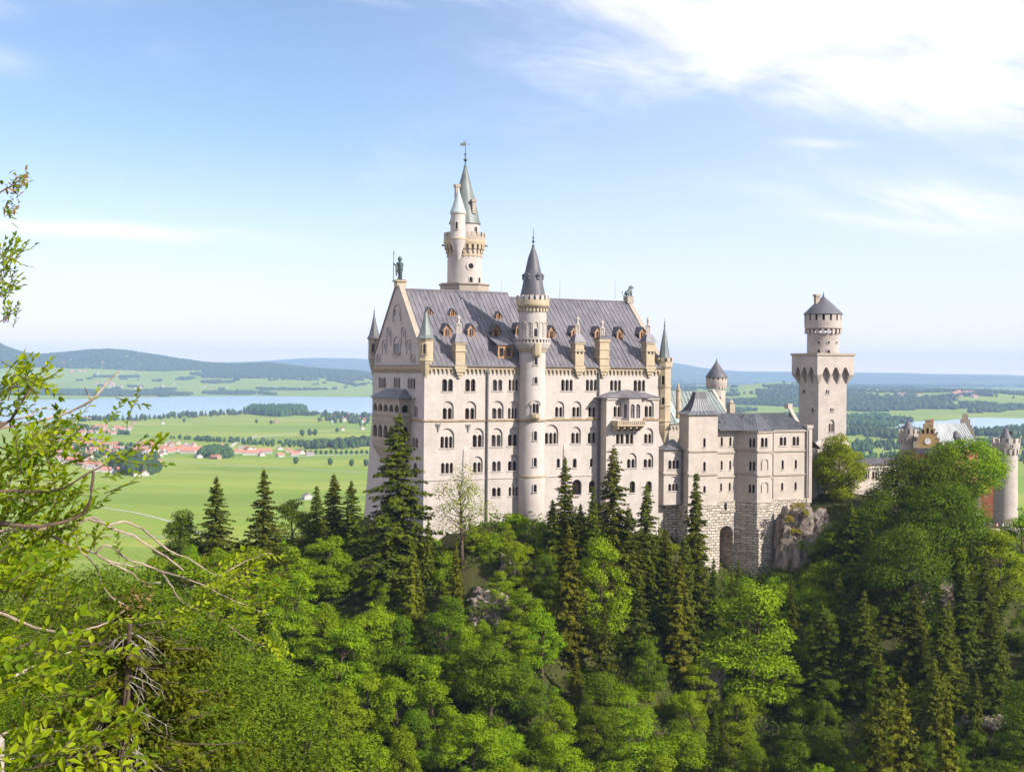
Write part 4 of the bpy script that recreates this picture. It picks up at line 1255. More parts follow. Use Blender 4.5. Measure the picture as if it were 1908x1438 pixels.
# ---- chimney gables standing on the eaves
def eaves_chimney(px, kind):
    u = U_(px, 660, -.45)
    w_ = Wall(CF, (u - 1.05, -.75), (u + 1.05, -.75))
    z = lambda y: w_.hit(px, y)[1]
    d = MB()
    zb_ = z(676)
    if kind == 'tall':
        d.box(u - 1.15, u + 1.15, -.8, 1.5, zb_ - .6, z(637))
        d.box(u - 1.35, u + 1.35, -1.0, 1.7, z(637), z(632))
        d.box(u - 1.3, u + 1.3, -.95, 1.6, z(652), z(649))
        d.box(u - 1.3, u + 1.3, -.95, 1.6, z(668), z(664))
    else:
        d.box(u - 1.05, u + 1.05, -.75, 1.5, zb_ - .6, z(641))
        d.box(u - 1.25, u + 1.25, -.95, 1.6, z(655), z(652.5))
        d.box(u - 1.25, u + 1.25, -.95, 1.7, z(641), z(638.5))
    c = d.build('chimney', 'sandstone', pal)
    d = MB()
    z0 = z(638)
    if kind == 'tall':
        d.box(u - 1.35, u + 1.35, -1.0, 1.7, z0 + .6, z0 + 1.0)
        top = z0 + 1.0
        for i in range(5):
            d.box(u - 1.3 + i * .58, u - 1.05 + i * .58, -1.0, -.7, top, top + .45)
    else:
        d.loft([[(u - 1.45, -1.15, z0 + .05), (u + 1.45, -1.15, z0 + .05), (u + 1.45, 1.9, z0 + .05), (u - 1.45, 1.9, z0 + .05)],
                [(u - .75, -.3, z0 + 1.75), (u + .75, -.3, z0 + 1.75), (u + .75, 1.0, z0 + 1.75), (u - .75, 1.0, z0 + 1.75)]])
        top = z0 + 1.75
    d.build('chimney_roof', 'zinc_roof', c)
    d = MB()
    for du in (-.42, 0, .42):
        d.lathe(u + du, .35, [(.19, top - .1), (.19, top + 1.7), (.26, top + 1.75), (.26, top + 2.0), (.12, top + 2.1)], 8)
    d.lathe(u, .35, [(.5, top + 2.0), (.3, top + 2.3), (.28, top + 3.0), (.42, top + 3.1), (.3, top + 3.4), (.08, top + 3.9)], 8)
    d.build('chimney_pot', 'limestone', c)
    # console on the wall below
    d = MB()
    zc0 = Z_(px, 685)
    sw.box(d, u - 1.3, u + 1.3, zc0 - .3, zc0 + .35, .5, 1.0)
    for i, (h, ww_) in enumerate(((.9, 1.0), (1.5, .7), (2.1, .35))):
        sw.box(d, u - ww_, u + ww_, zc0 - h, zc0 - h + .6 - .003, .003, .95 - i * .25)
    d.build('console', 'sandstone', c)
    if kind == 'face':
        for s in (-.45, .45):
            d = MB(); sw.box(d, u + s - .22, u + s + .22, zb_ + 1.9, zb_ + 2.8, .752, .78); d.build('window', 'window_glass', c)
for px, kd in ((857, 'plain'), (1079, 'face'), (1125, 'tall'), (1211, 'face')):
    eaves_chimney(px, kd)

# ---- east gable parapet with pedestal
eg = MB()
epz = ew_z = Wall(CF, (UE, 0), (UE, WD)).hit(1211, 562)[1]
ga = [(-.6, ZE + .1), (WD + .6, ZE + .1), (WD / 2 + .8, epz), (WD / 2 - .8, epz)]
eg.loft([[(UE - .45, y, z) for y, z in ga], [(UE + .6, y, z) for y, z in ga]])
eg.box(UE - .75, UE + .9, WD / 2 - 1.0, WD / 2 + 1.0, epz, epz + 1.5)
eg.build('gable', 'grey_sandstone', pal)
LION_Z = epz + 1.5
# lightning rods on the ridge
for px in (934, 1043, 1146):
    u, z = ridge_w.hit(px, 552)
    d = MB(); d.tube([(u, WD / 2, z - .5), (u, WD / 2, z + 4.0)], [.05, .02], 5); d.build('lightning_rod', 'pipe_metal', roof)

# ---------------------------------------------------------------- statues
def knight():
    t = thing('knight_statue', 'dark bronze knight statue with shield and lance on the west gable peak', 'statue', CF, .4, WD / 2, STAT_Z, turn=R(-100))
    t.scale = (1.35, 1.35, 1.06)
    m = MB()
    o = MB()
    X0, Y0, Z0 = .4, WD / 2, STAT_Z
    def P(x, y, z): return (X0 + x, Y0 + y, Z0 + z)
    def leg(s):
        m.tube([P(s * .42, .15 * s, .1), P(s * .36, .1, 1.1), P(s * .22, 0, 2.0)], [.2, .26, .36], 8)
        m.tube([P(s * .42, .15 * s, .12), P(s * .46, -.45, .1)], [.2, .14], 6)
    leg(-1); leg(1)
    m.lathe(X0, Y0, [(.4, Z0 + 1.7), (.55, Z0 + 2.1), (.48, Z0 + 2.6), (.62, Z0 + 3.2), (.5, Z0 + 3.6), (.2, Z0 + 3.75), (.18, Z0 + 3.95)], 12)
    m.ball(P(0, 0, 4.25), .36, n=6)
    m.tube([P(-.55, 0, 3.4), P(-1.0, -.3, 2.9), P(-1.1, -.8, 3.5)], [.2, .17, .13], 7)
    m.tube([P(.55, 0, 3.4), P(.95, -.1, 2.7), P(.9, -.55, 2.2)], [.2, .17, .13], 7)
    body = m.build('figure', 'bronze', t, smooth=True)
    m = MB(); m.lathe(X0, Y0, [(.37, Z0 + 4.3), (.3, Z0 + 4.6), (.08, Z0 + 4.85)], 10); m.build('helmet', 'bronze', t, smooth=True)
    m = MB()
    sh = [(.2, 3.0), (1.3, 3.0), (1.35, 2.0), (1.05, 1.2), (.75, .75), (.45, 1.2), (.15, 2.0)]
    m.loft([[P(x, -.75, z) for x, z in sh], [P(x, -.6, z) for x, z in sh]]); m.build('shield', 'green_copper', t)
    m = MB(); m.tube([P(-1.1, -.8, .1), P(-1.12, -.8, 6.2)], [.06, .04], 6); m.loft([[P(-1.1, -.82, 5.2), P(-.3, -.82, 5.4), P(-1.1, -.82, 5.9)], [P(-1.1, -.78, 5.2), P(-.3, -.78, 5.4), P(-1.1, -.78, 5.9)]])
    m.build('lance', 'bronze', t)
    m = MB(); m.box(X0 - .8, X0 + .8, Y0 - .8, Y0 + .8, Z0 + .002, Z0 + .12); m.build('plinth', 'bronze', t)
    return t
knight()
def lion():
    X0, Y0, Z0 = UE + .1, WD / 2, LION_Z
    t = thing('lion_statue', 'green bronze lion statue seated on the east gable peak', 'statue', CF, X0, Y0, Z0, turn=R(0))
    m = MB()
    P = lambda x, y, z: (X0 + x, Y0 + y, Z0 + z)
    m.tube([P(-1.0, 0, .5), P(-.7, 0, .75), P(-.1, 0, 1.2), P(.35, 0, 1.75), P(.5, 0, 2.1)], [.25, .55, .5, .52, .38], 10)
    m.ball(P(.72, 0, 2.25), .38, 1.15, .9, .95, 6)
    m.tube([P(.9, 0, 2.2), P(1.22, 0, 2.12)], [.25, .16], 8)
    for s in (-.28, .28):
        m.tube([P(.4, s, 1.4), P(.6, s, .7), P(.62, s, .08), P(.85, s, .06)], [.22, .15, .13, .1], 7)
        m.tube([P(-.7, s * 1.3, .6), P(-.2, s * 1.5, .45), P(-.45, s * 1.4, .1), P(-.05, s * 1.4, .07)], [.32, .2, .14, .1], 7)
        m.ball(P(.6, s * .9, 2.55), .11, n=4)
    m.tube([P(-1.1, 0, .3), P(-1.5, .1, .3), P(-1.7, .2, .8), P(-1.55, .2, 1.2)], [.1, .08, .07, .12], 6)
    m.build('figure', 'green_copper', t, smooth=True)
    m = MB(); m.ball(P(.5, 0, 2.1), .55, .8, 1.0, 1.1, 6); m.build('mane', 'green_copper', t, smooth=True)
    m = MB(); m.box(X0 - 1.2, X0 + .95, Y0 - .6, Y0 + .6, Z0 + .002, Z0 + .1); m.build('plinth', 'green_copper', t)
lion()

# ---------------------------------------------------------------- stair tower on the south front
su = (U_(969, 800, -1.6) + U_(1018, 800, -1.6)) / 2
sv = -.9
DYs = CF.world(su, sv, 0).y
zz = lambda y, px=993, D=None: HC + ray(px, y)[1] * (D or DYs)
SRp = FPX / DYs
st = thing('stair_tower', 'slim round stair tower with dark cone spire rising through the middle of the palace front', 'tower', CF, su, sv, zz(985))
r0 = 24.6 / SRp
d = MB()
d.lathe(su, sv, [(r0 * .2, zz(988)), (r0 * .62, zz(980)), (r0 * .92, zz(966)), (r0 * 1.02, zz(950)), (r0 * 1.03, zz(888)), (r0, zz(886)), (r0, zz(655))], 40)
d.lathe(su, sv, [(r0, zz(655)), (r0 * 1.16, zz(652)), (r0 * 1.35, zz(642)), (r0 * 1.36, zz(640))], 40, cap0=False)
d.lathe(su, sv, [(r0 * 1.05, zz(641)), (r0 * 1.05, zz(578))], 40, cap0=False, cap1=False)
d.build('wall', 'limestone', st, smooth=True)
d = MB()
d.lathe(su, sv, [(r0 * 1.05, zz(575)), (r0 * 1.22, zz(571)), (r0 * 1.26, zz(568)), (r0 * 1.26, zz(560)), (r0 * .9, zz(560))], 40)
ring_blocks(d, su, sv, r0 * 1.03, r0 * 1.17, zz(581), zz(575.5), 26, .55)
d.build('corbel_ring', 'sandstone', st)
d = MB()
ring_blocks(d, su, sv, r0 * 1.1, r0 * 1.26, zz(560) + .003, zz(551), 18, .62)
d.build('battlement', 'limestone', st)
# balcony with a pierced parapet
d = MB()
d.lathe(su, sv, [(r0 * 1.02, zz(641)), (r0 * 1.38, zz(641)), (r0 * 1.38, zz(639)), (r0 * 1.02, zz(639))], 40)
ring_blocks(d, su, sv, r0 * 1.27, r0 * 1.35, zz(639) + .002, zz(633), 30, .5)
d.lathe(su, sv, [(r0 * 1.24, zz(633) + .002), (r0 * 1.39, zz(633) + .002), (r0 * 1.39, zz(630.5)), (r0 * 1.24, zz(630.5))], 40)
d.build('balcony', 'limestone', st)
d = MB()
d.lathe(su, sv, [(r0 * 1.02, zz(657)), (r0 * 1.1, zz(655.5)), (r0 * 1.1, zz(654)), (r0 * 1.02, zz(653.5))], 40)
d.build('string_course', 'sandstone', st)
# arcade below the battlement
for i in range(14):
    a = face_dir(CF, su, sv) + 2 * pi * (i + .5) / 14
    off = sin(a - face_dir(CF, su, sv))
    if cos(a - face_dir(CF, su, sv)) > .1:
        A = (su + cos(a) * r0 * 1.045, sv + sin(a) * r0 * 1.045)
        w_ = Wall(CF, (A[0] + sin(a) * .6, A[1] - cos(a) * .6), (A[0] - sin(a) * .6, A[1] + cos(a) * .6))
        if w_.n.x * cos(a) + w_.n.y * sin(a) < 0: w_ = Wall(CF, tuple(w_.b), tuple(w_.a))
        blind(st, w_, .6, zz(628), zz(601), .85, D=.16)
tower_window(st, CF, su, sv, r0 * 1.05, .22, zz(628), zz(613), .85)
for y0, y1 in ((680, 667), (714, 702), (819, 802), (867, 851), (914, 900)):
    tower_window(st, CF, su, sv, r0 * (1.04 if y0 > 890 else 1), .27, zz(y0), zz(y1), .8)
tower_window(st, CF, su, sv, r0, .27, zz(769), zz(751), 1.5, n=2, hood=True)
a = face_dir(CF, su, sv) + asin(.25)
cxx, cyy = su + cos(a) * r0, sv + sin(a) * r0
d = MB()
d.lathe(cxx, cyy, [(.2, zz(784)), (1.0, zz(779)), (1.15, zz(776)), (1.15, zz(771)), (1.0, zz(771))], 10)
d.build('window_balcony', 'sandstone', st)
d = MB()
d.lathe(su, sv, [(r0 * .99, zz(785)), (r0 * 1.1, zz(784)), (r0 * 1.1, zz(781.5)), (r0 * .99, zz(781))], 40)
d.lathe(su, sv, [(r0 * .99, zz(889)), (r0 * 1.06, zz(888)), (r0 * 1.06, zz(886)), (r0 * .99, zz(885))], 40)
d.build('string_course', 'course_stone', st)
a = face_dir(CF, su, sv) + asin(.3)
cxx, cyy = su + cos(a) * r0 * 1.12, sv + sin(a) * r0 * 1.12
d = MB()
d.lathe(cxx, cyy, [(.25, zz(668)), (.9, zz(663)), (1.0, zz(659)), (1.0, zz(640))], 8)
d.build('corbelled_bay', 'sandstone', st)
sp = spire(st, CF, su, sv, [(r0 * 1.0, zz(560) + .003), (r0 * .98, zz(553)), (r0 * .8, zz(533)), (r0 * .66, zz(512)), (r0 * .38, zz(480)), (.12, zz(457))], 'dark_slate', 32)
for k in range(4):
    a = face_dir(CF, su, sv) + R(-62) + k * R(62) - R(28)
    c = (su + cos(a) * r0 * .68, sv + sin(a) * r0 * .68)
    d = MB(); d.lathe(c[0], c[1], [(.42, zz(522)), (.42, zz(515)), (.6, zz(514.5)), (.05, zz(509))], 8); d.build('spire_dormer', 'dark_slate', sp)
finial(st, su, sv, zz(459), (459 - 425) / SRp, .42)

# ---------------------------------------------------------------- the tall round tower behind the ridge
nu, nv = None, WD - 1.0
nu = CF.hit(865.5, 500, (0, nv), (1, 0))[0]
DYn = CF.world(nu, nv, 0).y
zn = lambda y: HC + ray(865, y)[1] * DYn
pr = DYn / FPX
nt = thing('keep_tower', 'tall round white tower with grey green spire and weathervane behind the palace ridge', 'tower', CF, nu, nv, zn(560))
d = MB()
d.lathe(nu, nv, [(32.5 * pr, zn(650)), (32 * pr, zn(481)), (32 * pr, zn(455))], 40, cap1=False)
d.build('wall', 'limestone', nt, smooth=True)
d = MB()
oc8 = 48 * pr
d.lathe(nu, nv, [(oc8 * .96, zn(585)), (oc8 * .96, zn(533)), (oc8 * 1.02, zn(532)), (oc8 * 1.02, zn(529.5)), (oc8 * .9, zn(529.5))], 8, a0=R(10))
d.build('platform', 'grey_sandstone', nt)
d = MB()
d.lathe(nu, nv, [(32.2 * pr, zn(480)), (33 * pr, zn(478)), (33 * pr, zn(476)), (32.2 * pr, zn(475))], 40)
ring_blocks(d, nu, nv, 31 * pr, 37.5 * pr, zn(466), zn(458), 22, .5)
ring_blocks(d, nu, nv, 31 * pr, 35 * pr, zn(473), zn(466) - .003, 22, .4)
ring_blocks(d, nu, nv, 31 * pr, 33.4 * pr, zn(480), zn(473) - .003, 22, .34)
d.lathe(nu, nv, [(32 * pr, zn(459)), (38 * pr, zn(458)), (39.5 * pr, zn(453)), (39.5 * pr, zn(450)), (30 * pr, zn(450))], 44)
d.build('corbel_ring', 'sandstone', nt)
d = MB()
d.lathe(nu, nv, [(36 * pr, zn(450) + .002), (38.8 * pr, zn(450) + .002), (38.8 * pr, zn(443)), (36 * pr, zn(443))], 44)
ring_blocks(d, nu, nv, 36 * pr, 38.9 * pr, zn(443) + .003, zn(435), 20, .6)
d.build('battlement', 'grey_sandstone', nt)
d = MB()
d.lathe(nu, nv, [(27 * pr, zn(455)), (27 * pr, zn(419)), (28.5 * pr, zn(418))], 40, cap1=False)
d.build('drum', 'limestone', nt, smooth=True)
sp = spire(nt, CF, nu, nv, [(30 * pr, zn(418)), (27.5 * pr, zn(411)), (17.5 * pr, zn(366)), (8.5 * pr, zn(334)), (2 * pr, zn(309))], 'green_copper', 36)
finial(nt, nu, nv, zn(312), (312 - 260) * pr, .5, vane=True)
cu_, cv_ = nu + (-2.0), nv - 4.2
ts = lambda px: CF.hit(px, 420, (0, cv_), (1, 0))[0]
cu_ = ts(853.5)
D2 = CF.world(cu_, cv_, 0).y
z2 = lambda y: HC + ray(853, y)[1] * D2
p2 = D2 / FPX
d = MB()
d.lathe(cu_, cv_, [(2 * p2, z2(486)), (6 * p2, z2(479)), (8 * p2, z2(468)), (13 * p2, z2(455)), (14.5 * p2, z2(447)), (14, z2(447)) if False else (14 * p2, z2(446)), (13.5 * p2, z2(401)), (15 * p2, z2(399)), (15 * p2, z2(397))], 24)
tt = d.build('stair_turret', 'limestone', nt, smooth=True)
spire(tt, CF, cu_, cv_, [(15.5 * p2, z2(397)), (12 * p2, z2(388)), (5 * p2, z2(366)), (.05, z2(349))], 'pale_copper', 24)
tower_window(tt, CF, cu_, cv_, 13.7 * p2, -.2, z2(428), z2(415), .65)
d = MB(); d.lathe(cu_, cv_, [(14 * p2, z2(448)), (15.3 * p2, z2(447)), (15.3 * p2, z2(444)), (14 * p2, z2(443))], 24); d.build('string_course', 'sandstone', tt)
fd_ = face_dir(CF, nu, nv)
for off, y0, y1, y2 in ((-.62, 372, 352, 347), (.66, 388, 379, 374)):
    a = fd_ + asin(off)
    rr_ = 24 * pr
    c = (nu + cos(a) * rr_, nv + sin(a) * rr_)
    d = MB(); d.box(c[0] - .45, c[0] + .45, c[1] - .45, c[1] + .45, zn(y0) - 1.5, zn(y1)); d.box(c[0] - .62, c[0] + .62, c[1] - .62, c[1] + .62, zn(y1) + .002, zn(y2)); d.build('chimney', 'grey_sandstone', sp)
tower_window(nt, CF, nu, nv, 32 * pr, .36, zn(504), zn(492), 1.45, round_=True)
tower_window(nt, CF, nu, nv, 32 * pr, .37, zn(528), zn(518), 1.0)
tower_window(nt, CF, nu, nv, 32 * pr, .85, zn(528), zn(518), 1.0)
tower_window(nt, CF, nu, nv, 27 * pr, .75, zn(434), zn(424), .9)
d = MB()
for off in (-1, 1):
    d.tube([(nu + off * 37 * pr * sin(-fd_), nv + off * 37 * pr * cos(fd_), zn(458)), (nu + off * 43 * pr * sin(-fd_), nv + off * 43 * pr * cos(fd_), zn(457.5))], [.25, .18], 6)
d.build('water_spout', 'pipe_metal', nt)
# ---------------------------------------------------------------- the bower: lower wing east of the palace
KV = -3.0
def KP(px, v, py=850):
    return (CF.hit(px, py, (0, v), (1, 0))[0], v)
def kz(px, py, v):
    return CF.hit(px, py, (0, v), (1, 0))[1]
bw0 = KP(1374, -1.5)
bower = thing('wing_building', 'long cream stone wing with grey hipped roof and polygonal bay above rough masonry', 'castle wing', CF, bw0[0], bw0[1], kz(1380, 1100, -1.5))
def deco_courses(parent, w, ys, px, t0=0, t1=None, mat='grey_sandstone'):
    for y in ys:
        course(parent, w, px, y, .35, .25, t0, t1, mat)
# plan points, left to right along the front
EV = -1.0
p_rec0, p_rec1 = KP(1336, EV + 1.0), KP(1376, EV + 1.0)
p_b0, p_b1, p_b2, p_b3 = KP(1376, EV), KP(1411, -4.6), KP(1437, -4.3), KP(1440, -1.6)
p_e0, p_e1 = KP(1440, -1.6), KP(1507, -1.6)
ZEV = kz(1345, 802, EV)
ZBS = kz(1400, 934, -3.0)             # top of the rough base
ZFT = kz(1400, 1105, -3.0)
p_b0 = (p_b0[0], EV + 1.0)
walls = [Wall(CF, p_rec0, p_rec1), Wall(CF, p_b0, p_b1), Wall(CF, p_b1, p_b2), Wall(CF, p_b2, p_b3), Wall(CF, p_e0, p_e1), Wall(CF, p_e1, (p_e1[0], 11.0))]
wr, wb1, wb2, wb3, we, wend = walls
BW = [(wr, 1342.5, 1347.5, 814, 831, 1, 0), (wr, 1358.5, 1363.5, 814, 831, 1, 0), (wr, 1342.5, 1347, 858, 875, 1, 0), (wr, 1358.5, 1363, 858, 875, 1, 0), (wr, 1341.5, 1346, 900, 915, 1, 0), (wr, 1357.5, 1362, 899, 914, 1, 0),
      (wb1, 1395, 1408, 816, 833, 2, 0), (wb1, 1395, 1408, 859, 877, 2, 0), (wb1, 1394, 1407, 902, 918, 2, 0), (wb2, 1417, 1431, 815, 833, 2, 0),
      (we, 1452, 1466, 814, 830, 2, 0), (we, 1476, 1490, 813, 830, 2, 0), (we, 1456, 1461, 857, 874, 1, 0), (we, 1480.5, 1485.5, 856, 873, 1, 0), (we, 1455, 1460, 899, 914, 1, 0), (we, 1480, 1485, 898, 913, 1, 0)]
for w, x0, x1, y0, y1, n, h in BW:
    pxwin(bower, w, x0, x1, y0, y1, n, bool(h), depth=.4, gap=.22 if n > 1 else .06)
for y0, y1 in ((875, 855), (917, 898)):
    t, zb_ = wb2.hit(1425, y0); zt_ = wb2.hit(1425, y1)[1]
    blind(bower, wb2, t, zb_, zt_, 1.7)
mb = MB()
for w in walls:
    w.fill(mb, ZBS, ZEV)
mb.build('wall', 'limestone_plinth', bower)
for w in (wr, wb1, wb2, wb3, we):
    deco_courses(bower, w, (840.5, 885), 1445)
mb = MB()
for w in walls[:-1]:
    w.box(mb, 0 if w is not wb2 else .003, w.L, ZEV - .5, ZEV - .02, .003, .3)
mb.build('cornice', 'grey_sandstone', bower)
# roof
kr0, kr1 = KP(1338, 5.5)[0], KP(1455, 5.5)[0]
ZKR = CF.hit(1400, 769.5, (0, 5.5), (1, 0))[1]
def seams(mb, quad, n, w_=.05, h=.12):
    a, b, c, d = [Vector(q) for q in quad]          # eaves a->b, ridge d->c
    nn = (b - a).cross(d - a); nn.normalize()
    if nn.z < 0: nn = -nn
    t = (b - a).normalized() * w_
    for i in range(n + 1):
        p, q = a.lerp(b, i / n), d.lerp(c, i / n)
        if (q - p).length < .3: continue
        mb.add([p - t, p + t, p + t + nn * h, p - t + nn * h, q - t, q + t, q + t + nn * h, q - t + nn * h],
               [(0, 1, 2, 3), (4, 7, 6, 5), (0, 4, 5, 1), (1, 5, 6, 2), (2, 6, 7, 3), (3, 7, 4, 0)])
mb = MB()
e0, e1 = p_rec0[0] - .3, p_e1[0] + .5
fv, bv = -1.9, 13.0
mb.add([(e0, fv, ZEV), (e1, fv, ZEV), (e1, bv, ZEV), (e0, bv, ZEV), (e0, 5.5, ZKR), (kr1, 5.5, ZKR)],
       [(0, 1, 5, 4), (1, 2, 5), (2, 3, 4, 5), (3, 0, 4), (0, 3, 2, 1)])
seams(mb, [(e0, fv, ZEV), (e1, fv, ZEV), (e1 + (kr1 - e1), 5.5, ZKR), (e0, 5.5, ZKR)], 34)
ks = mb.build('roof', 'blue_slate', bower)
mb = MB()
ba = CF.hit(1403, 770, (0, 3.5), (1, 0))
bx = (p_b1[0] + p_b2[0]) / 2
zt_ = kz(1405, 771, 3.0)
o = .45
ring0 = [(p_b0[0] - o, p_b0[1], ZEV + .02), (p_b1[0] - o * .4, p_b1[1] - o, ZEV + .02), (p_b2[0] + o, p_b2[1] - o, ZEV + .02), (p_b3[0] + o, p_b3[1], ZEV + .02), (p_b3[0] + o, 4, ZEV + .02), (p_b0[0] - o, 4, ZEV + .02)]
l0, l1 = KP(1389, 3.0)[0], KP(1412, 3.0)[0]
ring1 = [(l0, 3.0, zt_), (l0 + 1.5, 1.6, zt_), (l1 - .3, 1.6, zt_), (l1, 3.0, zt_), (l1, 4, zt_), (l0, 4, zt_)]
mid = [tuple(.55 * a[i] + .45 * b_[i] - (.35 if i == 2 else 0) for i in range(3)) for a, b_ in zip(ring0, ring1)]
mb.loft([ring0, mid, ring1])
for i in range(3):
    seams(mb, [ring0[i], ring0[i + 1], mid[i + 1], mid[i]], 6, .04, .08); seams(mb, [mid[i], mid[i + 1], ring1[i + 1], ring1[i]], 5, .04, .08)
mb.build('bay_roof', 'blue_slate', bower)
for px, py in ((1344, 787), (1352, 789), (1425, 784)):
    x, zz_ = ray(px, py)
    u = CF.hit(px, py, (0, 1.6), (1, 0))[0]; z = kz(px, py, 1.6)
    mb = MB(); mb.box(u - .5, u + .5, 1.2, 2.4, z - .3, z + .35); mb.build('skylight', 'dark_slate', ks)
for px, v in ((1374, EV + 1.0), (1439, -1.9), (1505, -1.9)):
    u = KP(px, v)[0]
    mb = MB(); mb.tube([(u, v - .25, ZEV - .1), (u, v - .25, ZFT if px < 1400 else ZBS + .2)], .16, 8); mb.build('drainpipe', 'pipe_metal', bower)
mb = MB()
mb.box(p_e1[0] - .9, p_e1[0] + .5, -2.15, -.9, ZBS - 1, ZEV + .3); mb.box(p_e1[0] - 1.1, p_e1[0] + .7, -2.35, -.7, ZEV + .303, ZEV + 1.0)
mb.build('corner_pier', 'limestone_plinth', bower)

# rough masonry base with the deep arch
base = thing('foundation_wall', 'tall rough grey masonry base wall with a dark arched recess under the wing', 'retaining wall', CF, bw0[0], -2.0, ZFT)
g = .35
ar0, ar1 = KP(1342, EV + 1.0 - g)[0], KP(1367, EV + 1.0 - g)[0]
zat = kz(1354, 979, EV + .6)
mb = MB()
lb0 = KP(1218, 1.5)[0]
q_s0, q_s1 = KP(1283, -5.0), KP(1337, -5.0)
front = [(lb0 - 2, 1.2), (q_s0[0] - g, 1.2 - 2.2), (q_s0[0] - g, -5 - g), (q_s1[0] + g, -5 - g), (q_s1[0] + g, EV + 1 - g)]
for a, b_ in zip(front[:-1], front[1:]):
    Wall(CF, a, b_).fill(mb, ZFT, ZBS)
wa = Wall(CF, (q_s1[0] + g, EV + 1 - g), (p_b0[0] - g * .2, EV + 1 - g))
t0, t1 = ar0 - wa.a.x, ar1 - wa.a.x
hw = (t1 - t0) / 2
zsp = zat - hw
wa.holes.append((t0, t1, ZFT - 5, zat))
wa.fill(mb, ZFT, ZBS)
ap = [((t0 + t1) / 2 + x, zsp + z) for x, z in arc(hw, 12)]
for (x0, y0), (x1, y1) in zip(ap[:-1], ap[1:]):
    mb.quad(wa.p(x0, y0), wa.p(x1, y1), wa.p(x1, zat), wa.p(x0, zat))
outl = [(t0, ZFT)] + ap + [(t1, ZFT)]
for (x0, y0), (x1, y1) in zip(outl[:-1], outl[1:]):
    mb.quad(wa.p(x0, y0), wa.p(x1, y1), wa.p(x1, y1, -5), wa.p(x0, y0, -5))
mb.poly([wa.p(x, y, -5) for x, y in outl])
rest = [(p_b0[0] - g * .2, p_b0[1] - g), (p_b1[0] - g * .6, p_b1[1] - g), (p_b2[0] + g, p_b2[1] - g), (p_b3[0] + g, -1.6 - g), (p_e1[0] + .2, -1.6 - g), (p_e1[0] + .2, 8)]
for a, b_ in zip(rest[:-1], rest[1:]):
    Wall(CF, a, b_).fill(mb, ZFT, ZBS)
top = front + rest + [(lb0 - 2, 8)]
mb.poly([(u, v, ZBS) for u, v in top])
mb.build('wall', 'rough_masonry', base)
mb = MB()
for (a0, b0_) in ((1408, 1052), (1425, 1000)):
    pass
wq = Wall(CF, rest[1], rest[2])
wq.box(mb, .1, .9, ZFT, wq.hit(1415, 985)[1], .003, .5)
mb.build('buttress', 'rough_masonry', base)
mb = MB()
wa.box(mb, t0 - .6, t1 + .6, zat + 3.0, zat + 3.5, .003, .2)
mb.build('string_course', 'rough_masonry', base)
mb = MB(); u, z = wa.hit(1352, 944); wa.box(mb, u - .35, u + .35, z - .9, z + .9, .01, .03); mb.build('window', 'dark_opening', base)

# square stair block with the bell-shaped roof
sb = thing('stair_block', 'square cream stone stair block with bell shaped grey roof between palace and wing', 'tower', CF, q_s0[0], -5.0, ZBS)
sf = Wall(CF, q_s0, q_s1); sl_ = Wall(CF, (q_s0[0], -1.2), q_s0); sr_ = Wall(CF, q_s1, (q_s1[0], -1.2))
ZST = kz(1310, 773, -5.0)
for x0, x1, y0, y1 in ((1310, 1315.5, 816, 833), (1310, 1315.5, 860, 878), (1310, 1315.5, 905, 918)):
    pxwin(sb, sf, x0, x1, y0, y1, 1, False, depth=.4, gap=.06)
mb = MB()
for w in (sf, sl_, sr_):
    w.fill(mb, ZBS, ZST)
Wall(CF, (q_s1[0], -1.2), (q_s0[0], -1.2)).fill(mb, ZBS, ZST)
mb.build('wall', 'limestone_plinth', sb)
for w in (sf, sl_, sr_):
    deco_courses(sb, w, (840.5, 884.5), 1310)
mb = MB()
o = .5
q = [(q_s0[0] - o, -5 - o), (q_s1[0] + o, -5 - o), (q_s1[0] + o, -.8), (q_s0[0] - o, -.8)]
cx, cy = (q_s0[0] + q_s1[0]) / 2 + .3, -2.6
zt_ = kz(1312, 730, cy)
rings = []
for f, k in ((1, 0), (1.0, .03), (.74, .18), (.52, .42), (.36, .70), (.26, 1.0)):
    rings.append([(cx + (a - cx) * f, cy + (b_ - cy) * f, ZST + (zt_ - ZST) * k) for a, b_ in q])
mb.loft(rings)
for r0_, r1_ in zip(rings[1:-1], rings[2:]):
    for i in (0, 1, 3):
        seams(mb, [r0_[i], r0_[(i + 1) % 4], r1_[(i + 1) % 4], r1_[i]], 8, .04, .08)
mb.build('roof', 'blue_slate', sb)

# low block with three-light windows
lk = thing('low_block', 'low polygonal stone block with dark hipped roof tucked beside the palace bay', 'castle wing', CF, lb0, 0, ZBS)
a0, a1, a2 = KP(1221, -.2), KP(1237, -2.6), (q_s0[0] - .01, -2.6)
l1_, l2_ = Wall(CF, a0, a1), Wall(CF, a1, a2)
ZLT = kz(1240, 838, -2.6)
pxwin(lk, l2_, 1246, 1268, 857, 874, 3, True, depth=.4)
pxwin(lk, l2_, 1246, 1266, 901, 915, 3, True, depth=.4)
mb = MB()
l1_.fill(mb, ZBS, ZLT); l2_.fill(mb, ZBS, ZLT)
mb.build('wall', 'limestone_plinth', lk)
for w in (l1_, l2_):
    deco_courses(lk, w, (882.5,), 1255)
mb = MB()
zt_ = kz(1262, 818, 1.0)
r1u = KP(1252, 1.0)[0]
mb.loft([[(a0[0] - .6, a0[1] - .3, ZLT), (a1[0] - .3, a1[1] - .6, ZLT), (a2[0], -3.2, ZLT), (a2[0], 2.0, ZLT), (a0[0] - .6, 2.0, ZLT)],
         [(r1u, 1.0, zt_), (r1u + .1, .9, zt_), (a2[0], .9, zt_), (a2[0], 1.2, zt_), (r1u, 1.2, zt_)]])
